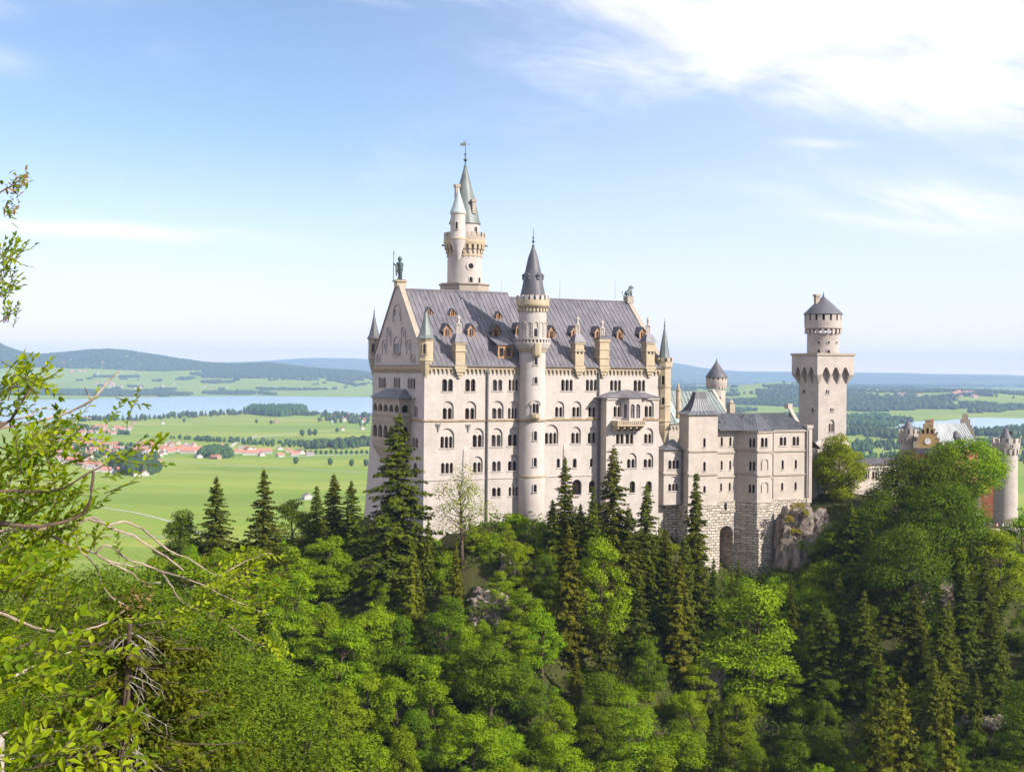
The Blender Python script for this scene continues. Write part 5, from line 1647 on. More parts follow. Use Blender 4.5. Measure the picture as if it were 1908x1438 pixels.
mb.build('roof', 'dark_slate', lk)
mb = MB(); mb.tube([(a2[0] - .35, -2.9, ZLT), (a2[0] - .35, -2.9, ZBS)], .16, 8); mb.build('drainpipe', 'pipe_metal', lk)

# hall behind with green roof and a pale gable; small watch tower
HV = 9.0
h0, h1 = KP(1256, HV)[0], KP(1322, HV)[0]
zhe = kz(1262, 790, HV)
hall = thing('hall_building', 'cross hall with green copper roof and pale stone gable behind the stair block', 'castle wing', CF, h0, HV, kz(1262, 900, HV))
gv = 17.0
zrg = CF.hit(1318, 730, (0, gv), (1, 0))[1]
hl, hr = KP(1246, HV)[0], KP(1326, gv)[0]
mb = MB()
mb.box(hl, hr, HV, gv + 8, kz(1262, 900, HV), zhe)
mb.loft([[(hr, gv - 8, zhe), (hr, gv + 8, zhe), (hr, gv, zrg + .5)], [(hr + .8, gv - 8, zhe), (hr + .8, gv + 8, zhe), (hr + .8, gv, zrg + .5)]])
mb.build('wall', 'limestone_plinth', hall)
mb = MB()
mb.add([(hl, HV - .6, zhe), (hr, HV - .6, zhe), (hr, gv + 8.6, zhe), (hl, gv + 8.6, zhe), (hl + 4, gv, zrg), (hr, gv, zrg)], [(0, 1, 5, 4), (1, 2, 5), (2, 3, 4, 5), (3, 0, 4), (0, 3, 2, 1)])
seams(mb, [(hl, HV - .6, zhe), (hr, HV - .6, zhe), (hr, gv, zrg), (hl + 4, gv, zrg)], 14)
mb.build('roof', 'verdigris_roof', hall)
mb = MB()
u0 = KP(1258, HV)[0]
f = lambda k: (HV - .6 + (gv - HV + .6) * k, zhe + (zrg - zhe) * k)
mb.add([(u0, f(.04)[0] - .1, f(.04)[1] + .1), (u0 + 1.7, f(.04)[0] - .1, f(.04)[1] + .1), (u0 + 2.2, f(.72)[0] - .1, f(.72)[1] + .1), (u0 + .5, f(.72)[0] - .1, f(.72)[1] + .1)], [(0, 1, 2, 3)])
mb.build('roof_patch', 'pale_copper', hall)
mb = MB()
w_ = Wall(CF, (hl, HV), (hr, HV))
frieze(mb, w_, zhe - .6, 0, w_.L, .9, .8, .3, .4)
mb.build('cornice', 'limestone_plinth', hall)
t, z = w_.hit(1273.5, 806); z0 = w_.hit(1273.5, 819)[1]
w2_ = Wall(CF, (hl, HV - .02), (hr, HV - .02))
d = MB(); w2_.box(d, t - .45, t + .45, z0, z, .01, .05); d.build('window', 'window_glass', hall)
mb = MB()
for px in (1240, 1246):
    pass
u, v = KP(1361, 8.0)
mb.box(u - .7, u + .7, 7.3, 8.7, kz(1361, 775, 8), kz(1361, 752, 8)); mb.lathe(u, 8, [(.5, kz(1361, 752, 8)), (.7, kz(1361, 750, 8)), (.2, kz(1361, 744, 8))], 8)
mb.build('chimney', 'grey_sandstone', hall)
u, v = KP(1263, 6.0)
mb = MB()
mb.lathe(u, 6, [(.55, kz(1258, 780, 6)), (.55, kz(1258, 744, 6)), (.45, kz(1258, 738, 6)), (.45, kz(1258, 730, 6)), (.6, kz(1258, 728, 6)), (.6, kz(1258, 725, 6))], 10); mb.lathe(u, 6, [(.25, kz(1258, 725, 6)), (.35, kz(1258, 720, 6)), (.1, kz(1258, 715, 6))], 8)
mb.build('pinnacle', 'sandstone', hall)

tv = 27.0
tu = CF.hit(1335, 720, (0, tv), (1, 0))[0]
D = CF.world(tu, tv, 0).y
zt = lambda y: HC + ray(1335, y)[1] * D
pr = D / FPX
wt = thing('watch_tower', 'small round turret with dark cone roof behind the green roofed hall', 'tower', CF, tu, tv, zt(820))
d = MB()
d.lathe(tu, tv, [(16.5 * pr, zt(820)), (16.5 * pr, zt(727))], 28)
d.lathe(tu, tv, [(16.5 * pr, zt(724)), (19.5 * pr, zt(719)), (19.5 * pr, zt(708)), (15 * pr, zt(708))], 28)
ring_blocks(d, tu, tv, 15 * pr, 18.6 * pr, zt(725), zt(720) - .003, 18, .5)
d.lathe(tu, tv, [(17 * pr, zt(708)), (17 * pr, zt(702))], 28, cap0=False)
ring_blocks(d, tu, tv, 17 * pr, 19.4 * pr, zt(708) + .003, zt(702.5), 14, .6)
d.build('wall', 'limestone_plinth', wt, smooth=True)
spire(wt, CF, tu, tv, [(21 * pr, zt(703)), (20.8 * pr, zt(702)), (13 * pr, zt(691)), (5 * pr, zt(679)), (.1, zt(672))], 'dark_slate', 28, name='roof')
finial(wt, tu, tv, zt(673), 6 * pr, .3)
tower_window(wt, CF, tu, tv, 16.5 * pr, .35, zt(745), zt(738), .7)

# ---------------------------------------------------------------- square tower
SD = 312.0
_x, _ = ray(1525, 740)
QF = Frame(_x * SD, SD, R(22))
pr = SD / FPX
qL = abs(QF.hit(1577, 780, (0, 0), (1, 0))[0])
zq = lambda y, px=1525: QF.hit(px, y, (0, 0), (1, 0))[1]
sq = thing('square_tower', 'tall square stone tower with pointed arch machicolation and round top turret', 'tower', QF, 0, 0, zq(940))
q0 = [(0, 0), (qL, 0), (qL, qL), (0, qL)]
ex = .155 * qL
q1 = [(-ex, -ex), (qL + ex, -ex), (qL + ex, qL + ex), (-ex, qL + ex)]
qf, ql = Wall(QF, (0, 0), (qL, 0)), Wall(QF, (0, qL), (0, 0))
for x0, x1, y0, y1 in ((1538, 1546, 726, 733), (1546, 1554, 760, 767), (1545, 1554, 789, 805)):
    pxwin(sq, qf, x0, x1, y0, y1, 2, y1 == 805, depth=.4, mat='tower_stone')
for x0, x1, y0, y1 in ((1495, 1500, 726, 732), (1512, 1516, 760, 767)):
    pxwin(sq, ql, x0, x1, y0, y1, 1, False, depth=.4, mat='tower_stone', gap=.05)
mb = MB()
zs0, zs1, zs2 = zq(713), zq(679), zq(662)
for w in (qf, ql, Wall(QF, (qL, 0), (qL, qL)), Wall(QF, (qL, qL), (0, qL))):
    w.fill(mb, zq(940), zs1)
mb.build('wall', 'tower_stone', sq)
# machicolation: three pointed arches on each face, leaning out
mb = MB()
zc0, zc1 = zq(716), zq(684)
for (a, b_) in ((0, 1), (3, 0), (1, 2), (2, 3)):
    A, Bq = Vector(q1[a]), Vector(q1[b_])
    w = Wall(QF, A, Bq)
    if True:
        n, L = 3, w.L
        for i in range(n):
            c = L * (.11 + (i + .5) * .78 / n); hw_ = L * .78 / n * .41
            zsp = zq(698)
            ap = [(c - hw_ + hw_ * k, zsp + (zc1 - zsp) * sin(k * pi / 2)) for k in (0, .2, .4, .6, .8, 1)]
            ap = ap + [(2 * c - x, z) for x, z in reversed(ap[:-1])]
            l_, r_ = c - L * .78 / n / 2, c + L * .78 / n / 2
            if i == 0: l_ = 0
            if i == n - 1: r_ = L
            mb.quad(w.p(l_, zsp), w.p(c - hw_, zsp), w.p(c - hw_, zs1), w.p(l_, zs1))
            mb.quad(w.p(c + hw_, zsp), w.p(r_, zsp), w.p(r_, zs1), w.p(c + hw_, zs1))
            for (x0, y0), (x1, y1) in zip(ap[:-1], ap[1:]):
                mb.quad(w.p(x0, y0), w.p(x1, y1), w.p(x1, zs1), w.p(x0, zs1))
                mb.quad(w.p(x0, y0), w.p(x1, y1), w.p(x1, y1, -ex), w.p(x0, y0, -ex))
        # tapering ribs between the arches
        edges = [0.0] + [L * (.11 + i * .78 / n) for i in range(0, n + 1)] + [L]
        ribs = []
        for i in range(n + 1):
            c = L * (.11 + i * .78 / n)
            hwid = L * .78 / n * .09
            l_ = 0 if i == 0 else c - hwid; r_ = L if i == n else c + hwid
            k = .5
            mb.add([w.p(l_, zsp), w.p(r_, zsp), w.p(r_, zsp, -ex), w.p(l_, zsp, -ex)], [(0, 1, 2, 3)])
            lo_l = ex + .001 if i == 0 else l_; lo_r = L - ex - .001 if i == n else r_
            mb.loft([[w.p(lo_l, zc0, -ex + .02), w.p(lo_r, zc0, -ex + .02), w.p(lo_r, zc0, -ex - .2), w.p(lo_l, zc0, -ex - .2)],
                     [w.p(l_, zsp, 0), w.p(r_, zsp, 0), w.p(r_, zsp, -ex - .2), w.p(l_, zsp, -ex - .2)]])
    w.fill(mb, zs1, zs2)
mb.poly([(x, y, zs2) for x, y in q1])
mb.build('machicolation', 'tower_stone', sq)
mb = MB()
for (a, b_) in ((0, 1), (3, 0), (1, 2), (2, 3)):
    w = Wall(QF, q1[a], q1[b_]); w.box(mb, -.25 if a in (0, 2) else .0, w.L + (.25 if a in (0, 2) else 0), zs2, zs2 + .55, -.3, .25 if a in (0, 2) else .249)
mb.build('cornice', 'grey_sandstone', sq)
cu, cv = qL / 2, qL / 2
ct = CF
Dt = QF.world(cu, cv, 0).y
zt = lambda y: HC + ray(1535, y)[1] * Dt
prt = Dt / FPX
mb = MB()
mb.lathe(cu, cv, [(29 * prt, zs2 + .01), (29 * prt, zt(622)), (29.5 * prt, zt(621))], 32, cap1=False)
mb.build('drum', 'tower_stone', sq, smooth=True)
mb = MB()
mb.lathe(cu, cv, [(29.2 * prt, zt(615)), (34 * prt, zt(612)), (34.5 * prt, zt(598)), (28 * prt, zt(598))], 36)
ring_blocks(mb, cu, cv, 28.5 * prt, 33.5 * prt, zt(622), zt(614), 20, .5)
mb.lathe(cu, cv, [(29 * prt, zt(598)), (29 * prt, zt(586))], 32, cap0=False)
ring_blocks(mb, cu, cv, 29.5 * prt, 34.4 * prt, zt(598) + .003, zt(586.5), 16, .68)
crown = mb.build('battlement', 'tower_stone', sq)
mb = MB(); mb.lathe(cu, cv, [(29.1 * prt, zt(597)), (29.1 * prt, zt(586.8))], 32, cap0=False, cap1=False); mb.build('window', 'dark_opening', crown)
spire(sq, QF, cu, cv, [(36.5 * prt, zt(586)), (36 * prt, zt(585)), (22 * prt, zt(571)), (8 * prt, zt(558)), (.1, zt(552))], 'dark_slate', 36, name='roof')
finial(sq, cu, cv, zt(553), 10 * prt, .4)
for off, y0, y1 in ((-.25, 660, 652), (.35, 660, 652)):
    tower_window(sq, QF, cu, cv, 29 * prt, off, zt(y0), zt(y1), .8, 'tower_stone')
for off in (-.25, .35, .85):
    tower_window(sq, QF, cu, cv, 29 * prt, off, zt(640), zt(637.5), .75, 'tower_stone', round_=True)
c = QF.hit(1522, 560, (0, cv), (1, 0))[0]
mb = MB(); mb.box(c - .55, c + .55, cv - .5, cv + .5, zt(578), zt(553)); mb.box(c - .75, c + .75, cv - .7, cv + .7, zt(553) + .003, zt(549)); mb.build('chimney', 'grey_sandstone', sq)
# its lower house
lh = thing('tower_annex', 'plain pale stone annex with dark gabled roof at the foot of the square tower', 'castle wing', QF, 0, -3, zq(950))
aw = [(-1.5, -.7), (qL + .5, -.7), (qL + .5, 8), (-1.5, 8)]
afz = QF.hit(1540, 828, (0, -.7), (1, 0))[1]
af = Wall(QF, aw[0], aw[1]); al = Wall(QF, aw[3], aw[0])
pxwin(lh, af, 1533, 1546, 836, 850, 2, True, depth=.4)
mb = MB()
zb_ = zq(960)
af.fill(mb, zb_, afz); al.fill(mb, zb_, afz); Wall(QF, aw[1], aw[2]).fill(mb, zb_, afz)
mb.loft([[(x, y, afz) for x, y in aw], [(-.02, -.02, afz + .9), (qL + .02, -.02, afz + .9), (qL + .02, 7.9, afz + .9), (-.02, 7.9, afz + .9)]])
mb.build('wall', 'limestone_plinth', lh)
course(lh, af, 1530, 908, .5, .5, mat='grey_sandstone')
# dark gabled roof slice between wing and tower
mb = MB()
g0 = KP(1487, 4.0); g1 = KP(1521, 4.0)
zg0 = kz(1497, 835, 4.0); zgt = kz(1494, 770, 4.0)
rg = thing('link_building', 'dark slate roofed link with pale parapet between wing and square tower', 'castle wing', CF, g0[0], 4.0, kz(1497, 930, 4.0))
mb.box(g0[0] + 1.5, g1[0], 3.5, 12, kz(1497, 930, 4.0), zg0)
mb.loft([[(g0[0] + .3, 3.2, kz(1497, 808, 4)), (g0[0] + 1.2, 3.2, kz(1497, 808, 4)), (g0[0] + 1.2, 8.5, zgt + 1), (g0[0] + .3, 8.5, zgt + 1)], [(g0[0] + .3, 3.2, kz(1497, 802, 4)), (g0[0] + 1.2, 3.2, kz(1497, 802, 4)), (g0[0] + 1.2, 8.5, zgt + 1.6), (g0[0] + .3, 8.5, zgt + 1.6)]])
mb.box(g0[0] + .1, g0[0] + 1.4, 8, 9.5, zgt + 1.0, zgt + 2.2)
mb.build('wall', 'limestone_plinth', rg)
mb = MB()
mb.add([(g0[0] + 1.2, 3.0, kz(1497, 806, 4)), (g1[0] + .8, 3.0, zg0 - .3), (g1[0] + .8, 12, zg0 - .3), (g0[0] + 1.2, 12, kz(1497, 806, 4)), (g0[0] + 1.2, 8.5, zgt + .6), (g1[0] - 2, 8.5, zg0 + 1.5)],
       [(0, 1, 5, 4), (1, 2, 5), (2, 3, 4, 5), (0, 4, 3), (0, 3, 2, 1)])
mb.build('roof', 'dark_slate', rg)

# ---------------------------------------------------------------- long gallery and the gatehouse
gp0, gp1 = at(1560, 880, 318), at(1700, 880, 332)
GF = Frame(gp0.x, gp0.y, atan2(gp1.y - gp0.y, gp1.x - gp0.x))
gl = thing('gallery_building', 'low long pale gallery with grey ridge roof between square tower and gatehouse', 'castle wing', GF, 0, 0, GF.hit(1600, 930)[1])
gL = GF.loc(gp1.x, gp1.y)[0]
gw = Wall(GF, (0, 0), (gL, 0))
for i in range(6):
    x = 1590 + i * 18
    pxwin(gl, gw, x, x + 11, 878, 892, 2, True, depth=.35, mat='limestone_plinth')
mb = MB()
zg1 = gw.hit(1620, 866)[1]
gw.fill(mb, gw.hit(1600, 930)[1], zg1); Wall(GF, (gL, 0), (gL, 7)).fill(mb, gw.hit(1600, 930)[1], zg1)
mb.build('wall', 'limestone_plinth', gl)
mb = MB()
zr_ = GF.hit(1620, 854, (0, 3.5))[1]
mb.add([(-.5, -.5, zg1), (gL, -.5, zg1), (gL, 7.5, zg1), (-.5, 7.5, zg1), (-.5, 3.5, zr_), (gL, 3.5, zr_)], [(0, 1, 5, 4), (1, 2, 5), (2, 3, 4, 5), (3, 0, 4), (0, 3, 2, 1)])
seams(mb, [(-.5, -.5, zg1), (gL, -.5, zg1), (gL, 3.5, zr_), (-.5, 3.5, zr_)], 26)
mb.build('roof', 'zinc_roof', gl)
mb = MB(); frieze(mb, gw, zg1 - .8, 0, gL, .9, .6, .3, .3); mb.build('cornice', 'limestone_plinth', gl)

p0 = at(1704, 830, 330); p1 = at(1754, 830, 322)
gth = atan2(p1.y - p0.y, p1.x - p0.x)
# gable front faces left-front; the ridge runs back to the right
GH = Frame(p0.x, p0.y, R(-18))
gz_ = lambda px, py, v=0: GH.hit(px, py, (0, v), (1, 0))[1]
gW = GH.hit(1754, 830)[0]
gd = GH.hit(1790, 820, (gW, 0), (0, 1))[0]
gh = thing('gatehouse', 'gatehouse with ochre stepped gable and clock, red brick body and silver metal roof', 'castle gatehouse', GH, 0, 0, gz_(1730, 1000))
mb = MB()
zev = gz_(1730, 834)
RU = (1.0, 0.0)
# ridge direction: to the right and back
gD = 15.0
ang = R(52)
rx, ry = cos(ang) * gD, sin(ang) * gD
fp = [(0, 0), (gW, 0), (gW + rx, ry), (rx, ry)]
for a, b_ in zip(fp, fp[1:] + fp[:1]):
    Wall(GH, a, b_).fill(mb, gz_(1730, 1000), zev)
mb.build('wall', 'red_brick', gh)
def stepped(mb, base, mi=0, th=.8, up=0.0):
    ox, oy = base
    zt = gz_(1729, 784) + up; n = 6
    w = Wall(GH, (ox, oy), (ox + gW, oy))
    stp = [(0, zev)]
    for i in range(n):
        z = zev + (zt - zev) * (i + 1) / n
        x = gW / 2 * i / n * .93
        stp += [(x - (.25 if i == 0 else 0), z - (zt - zev) / n), (x - (.25 if i == 0 else 0), z)]
    pts = stp[1:] + [(gW - x, z) for x, z in reversed(stp[1:])]
    pts[0] = (-.25, zev - .2); pts[-1] = (gW + .25, zev - .2)
    mb.loft([[w.p(x, z, .05) for x, z in pts], [w.p(x, z, -th) for x, z in pts]], mi)
    return w, pts
mb = MB(); w_, pts = stepped(mb, (0, 0)); fg = mb.build('gable', 'ochre_plaster', gh)
mb = MB()
for (x0, z0), (x1, z1) in zip(pts[:-1], pts[1:]):
    if abs(z0 - z1) < 1e-6:
        w_.box(mb, min(x0, x1) - .1, max(x0, x1) + .1, z0 + .003, z0 + .35, -.9, .15)
w_.box(mb, -.3, .5, zev - .2, zev + 1.5, .055, .2); w_.box(mb, gW - .5, gW + .3, zev - .2, zev + 1.5, .055, .2)
mb.build('gable_coping', 'grey_sandstone', fg)
tcx, tcz = w_.hit(1728.5, 822)
mb = MB()
mb.loft([[w_.p(tcx + .75 * cos(2 * pi * k / 20), tcz + .75 * sin(2 * pi * k / 20), d_) for k in range(20)] for d_ in (.06, .18)])
ck = mb.build('clock', 'white_paint', fg)
mb = MB()
w_.box(mb, tcx - .05, tcx + .05, tcz, tcz + .6, .185, .2); w_.box(mb, tcx - .5, tcx, tcz - .05, tcz + .05, .186, .201)
mb.build('clock_hand', 'pipe_metal', ck)
mb = MB()
for k in range(-2, 3):
    w_.box(mb, tcx + k * 1.1 - .25, tcx + k * 1.1 + .25, tcz + 2.0, tcz + 3.4 - abs(k) * .5, .06, .1)
mb.build('window', 'window_glass', fg)
mb = MB()
mb.loft([[(x, y, zev) for x, y in fp], [(gW * .5, 0.02, gz_(1736, 790)), (gW * .5 + .01, 0.01, gz_(1736, 790)), (gW * .5 + rx, ry, gz_(1736, 790)), (gW * .5 + rx - .01, ry, gz_(1736, 790))]])
zr_ = gz_(1736, 790)
seams(mb, [(gW + .1, 0.3, zev), (gW + rx + .1, ry, zev), (gW * .5 + rx, ry, zr_), (gW * .5, .3, zr_)], 16)
gr = mb.build('roof', 'silver_roof', gh)
mb = MB(); stepped(mb, (rx, ry), up=1.6); mb.build('gable', 'grey_sandstone', gh)
mb = MB()
c = (gW * .78 + rx * .55, ry * .55)
mb.lathe(c[0], c[1], [(1.2, zev), (1.2, zev + 2.6), (1.4, zev + 2.6), (.6, zev + 3.7), (.05, zev + 4.3)], 8)
mb.build('dormer', 'dark_slate', gr)
mb = MB(); mb.box(gW * .5 + rx * .06, gW * .5 + rx * .06 + .8, ry * .06, ry * .06 + .8, zr_ - 1, zr_ + 1.3); mb.build('chimney', 'red_brick', gr)
mb = MB(); w0 = Wall(GH, (0, 0), (gW, 0)); w0.box(mb, .2, gW - .2, zev - 1.6, zev - .1, .003, .5); mb.build('cornice', 'dark_slate', gh)
# white side wing at the terrace
mb = MB()
cxx, _, czz = GH.put(1822, 980, 316)
mb.box(cxx - 2.2, cxx + .9, 0, 4, czz - 1, czz + 9)
aa = mb.build('porch', 'limestone', gh)
mb = MB(); mb.box(cxx - 1.1, cxx + .1, -.05, -.003, czz + 1, czz + 4.5); mb.build('door', 'dormer_wood', aa)
mb = MB(); mb.box(cxx + .903, cxx + 4.0, .3, 4, czz - 1, czz + 11); mb.build('wall', 'red_brick', gh)

def gate_tower(px, D, rpx, ytop, ybat, ycor, ybase, ycone, rcone, label, turret=False):
    x, _ = ray(px, 850)
    fr = WORLD
    cu, cv = x * D, D
    zt = lambda y: HC + ray(px, y)[1] * D
    pr = D / FPX
    t = thing('gate_tower', label, 'tower', fr, cu, cv, zt(ybase), 'round towers of the gatehouse')
    r = rpx * pr
    d = MB()
    d.lathe(cu, cv, [(r * 1.05, zt(ybase)), (r, zt(ycor + 8)), (r, zt(ycor))], 30)
    d.lathe(cu, cv, [(r * 1.0, zt(ycor) - .3), (r * 1.17, zt(ycor) + .9), (r * 1.2, zt(ytop + 9)), (r * 1.0, zt(ytop + 9))], 30)
    ring_blocks(d, cu, cv, r * .97, r * 1.17, zt(ycor + 5), zt(ycor) + .85, 16, .5)
    d.build('wall', 'tower_stone', t, smooth=True)
    d = MB(); ring_blocks(d, cu, cv, r * 1.02, r * 1.2, zt(ytop + 9) + .003, zt(ytop), 12, .6); d.build('battlement', 'tower_stone', t)
    d = MB(); d.lathe(cu, cv, [(rcone * .85 * pr, zt(ytop + 9)), (rcone * .85 * pr, zt(ytop + 1)), (rcone * 1.05 * pr, zt(ytop + 1)), (rcone * 1.0 * pr, zt(ytop)), (.05, zt(ycone))], 24); d.build('roof', 'dark_slate', t, smooth=True)
    if turret:
        d = MB(); d.box(cu + r * .35, cu + r * .85, cv - 1, cv + 1, zt(ytop + 9), zt(ytop - 8)); d.lathe(cu + r * .6, cv, [(1.1, zt(ytop - 8) + .003), (.9, zt(ytop - 13)), (.2, zt(ytop - 14))], 10); d.build('chimney', 'bronze', t)
        tower_window(t, fr, cu, cv, r, -.15, zt(878), zt(866), .9, 'tower_stone')
    tower_window(t, fr, cu, cv, r * 1.17, .45, zt(ytop + 17), zt(ytop + 10), .6, 'tower_stone')
    return t
gate_tower(1692, 336, 15.5, 799, 0, 820, 930, 782, 11.5, 'battlemented round tower with small cone roof just left of the stepped gable')
gate_tower(1874, 318, 21, 816, 0, 840, 1010, 796, 12, 'big battlemented round tower with dark chimney at the far end of the gatehouse', turret=True)

# terrace below the gatehouse with visitors
tp = at(1850, 988, 312)
TF = Frame(tp.x, tp.y, R(8))
ter = thing('terrace_wall', 'dark stone terrace wall under the visitors by the gatehouse', 'wall', TF, 0, 0, tp.z - 9)
mb = MB(); mb.box(-9, 9, -1.0, 9, tp.z - 9, tp.z); mb.box(-9, 9, -1.0, -.6, tp.z + .002, tp.z + .55)
mb.build('wall', 'rough_masonry', ter)
def person_mesh(seed, shirt):
    rn = random.Random(seed)
    m = MB()
    st_ = rn.uniform(-.12, .12)
    for s in (-1, 1):
        m.tube([(s * .1, st_ * s, .04), (s * .11, st_ * s * .5, .45), (s * .1, 0, .88)], [.055, .07, .095], 7, 2)
        m.tube([(s * .1, st_ * s, .05), (s * .11, st_ * s - .16, .04)], [.05, .04], 6, 2)
        m.tube([(s * .2, 0, 1.42), (s * .27, .02, 1.12), (s * .23, -.14, .9)], [.055, .045, .035], 6, 1)
        m.tube([(s * .23, -.14, .9), (s * .22, -.19, .83)], [.035, .025], 5, 0)
    m.loft([[(cos(2 * pi * k / 10) * a, sin(2 * pi * k / 10) * b, z) for k in range(10)] for a, b, z in ((.16, .11, .84), (.16, .11, 1.0), (.14, .1, 1.12), (.19, .12, 1.35), (.17, .1, 1.45), (.06, .06, 1.5))], 1)
    m.tube([(0, 0, 1.47), (0, -.01, 1.56)], [.06, .055], 8, 0)
    m.ball((0, -.01, 1.65), .105, .85, 1, 1.15, 6, 0)
    m.tube([(0, -.11, 1.66), (0, -.135, 1.63)], [.02, .018], 5, 0)
    return m
shirts = ['shirt_white', 'shirt_red', 'shirt_blue', 'shirt_pink', 'shirt_white', 'shirt_white']
for i in range(14):
    rn = random.Random(100 + i)
    u, v = -7.5 + i * 1.02 + rn.uniform(-.3, .3), rn.uniform(-.3, 2.2)
    col = shirts[i % 6]
    word = col.split('_')[1]
    t = thing('person', 'tiny visitor in a %s top standing at the terrace wall by the gatehouse' % word, 'person', TF, u, v, tp.z + .01, 'visitors on the gatehouse terrace', turn=rn.uniform(-1.5, 1.5))
    ORG[t.name] = (0, 0, 0)
    person_mesh(i, col).build('body', ['skin', col, 'trousers'], t, smooth=True)
    hm = MB(); hm.ball((0, .02, 1.685), .115, .9, 1, 1.0, 5); hm.build('hair', 'hair', t, smooth=True)

# ---------------------------------------------------------------- rock faces
def ground_hit(px, py):
    Y = np.linspace(140, 330, 400)
    x, z = ray(px, py)
    g = hill_full(x * Y, Y)
    i = np.where(HC + z * Y <= g)[0]
    return (x * Y[i[0]], float(Y[i[0]]), float(g[i[0]])) if len(i) else (x * 330, 330.0, float(g[-1]))
def rock(label, px, py, D, wpx, hpx, depth, seed, name='rock_face', moss=()):
    if D is None:
        D = ground_hit(px, py)[1] + depth * .45
    c = at(px, py, D)
    s = D / FPX
    bm = bmesh.new()
    bmesh.ops.create_icosphere(bm, subdivisions=5, radius=1.0)
    n = len(bm.verts)
    co = np.array([v.co[:] for v in bm.verts])
    dx = fbm(co[:, 0] * 2.2 + seed, co[:, 2] * 2.2 + co[:, 1] * 1.7, seed, 5) - .5
    dy = np.abs(fbm(co[:, 0] * 5 + 3 * seed, co[:, 2] * 3 + co[:, 1] * 4, seed + 5, 4) - .5)
    k = 1 + dx * .75 - dy * .35
    # squarish body, steep front
    ax = np.sign(co) * np.abs(co) ** .75
    P = ax * k[:, None] * np.array([wpx * s / 2, depth, hpx * s / 2])
    for v, p in zip(bm.verts, P): v.co = p
    me = bpy.data.meshes.new(name)
    bm.to_mesh(me); bm.free()
    me.materials.append(MATS['rock'])
    o = bpy.data.objects.new(name, me); COL.objects.link(o)
    o.location = c
    tag(o, label, 'rock')
    for j, (mx, my, mw, mh) in enumerate(moss):
        q = at(mx, my, D - depth * .95)
        rn = np.random.default_rng(seed * 10 + j)
        N = 260
        a = rn.random((N, 3)) * 2 - 1
        cen = np.stack([a[:, 0] * mw * s / 2, a[:, 1] * 1.0 + .6, a[:, 2] * mh * s / 2 - np.abs(a[:, 0]) * .3], 1)
        V, F_ = leaf_cards(cen, rn.normal(size=(N, 3)) + np.array([0, -1.5, 1.5]), rn.uniform(.25, .5, N), rn)
        mo = link('moss_foliage', npmesh('moss_foliage', V + (np.array(q) - np.array(c)), F_, 'moss'), o)
    return o
# ================================================================ vegetation
def leaf_cards(cen, nrm, size, rng, aspect=0.55, tdir=None):
    N = len(cen)
    nrm = nrm / np.maximum(np.linalg.norm(nrm, axis=1, keepdims=True), 1e-6)
    r = rng.normal(size=(N, 3)) if tdir is None else tdir + rng.normal(size=(N, 3)) * .45
    t = r - nrm * (r * nrm).sum(1, keepdims=True)
    t /= np.maximum(np.linalg.norm(t, axis=1, keepdims=True), 1e-6)
    b = np.cross(nrm, t)
    s = np.asarray(size).reshape(-1, 1) * np.ones((N, 1))
    V = np.empty((N, 4, 3))
    V[:, 0] = cen - t * s * .5
    V[:, 1] = cen + b * s * .5 * aspect + nrm * s * .06
    V[:, 2] = cen + t * s * .5
    V[:, 3] = cen - b * s * .5 * aspect + nrm * s * .06
    return V.reshape(-1, 3), np.arange(N * 4).reshape(-1, 4)
def tube_np(mb_pts, radii, n=6):
    m = MB(); m.tube(mb_pts, radii, n); return m
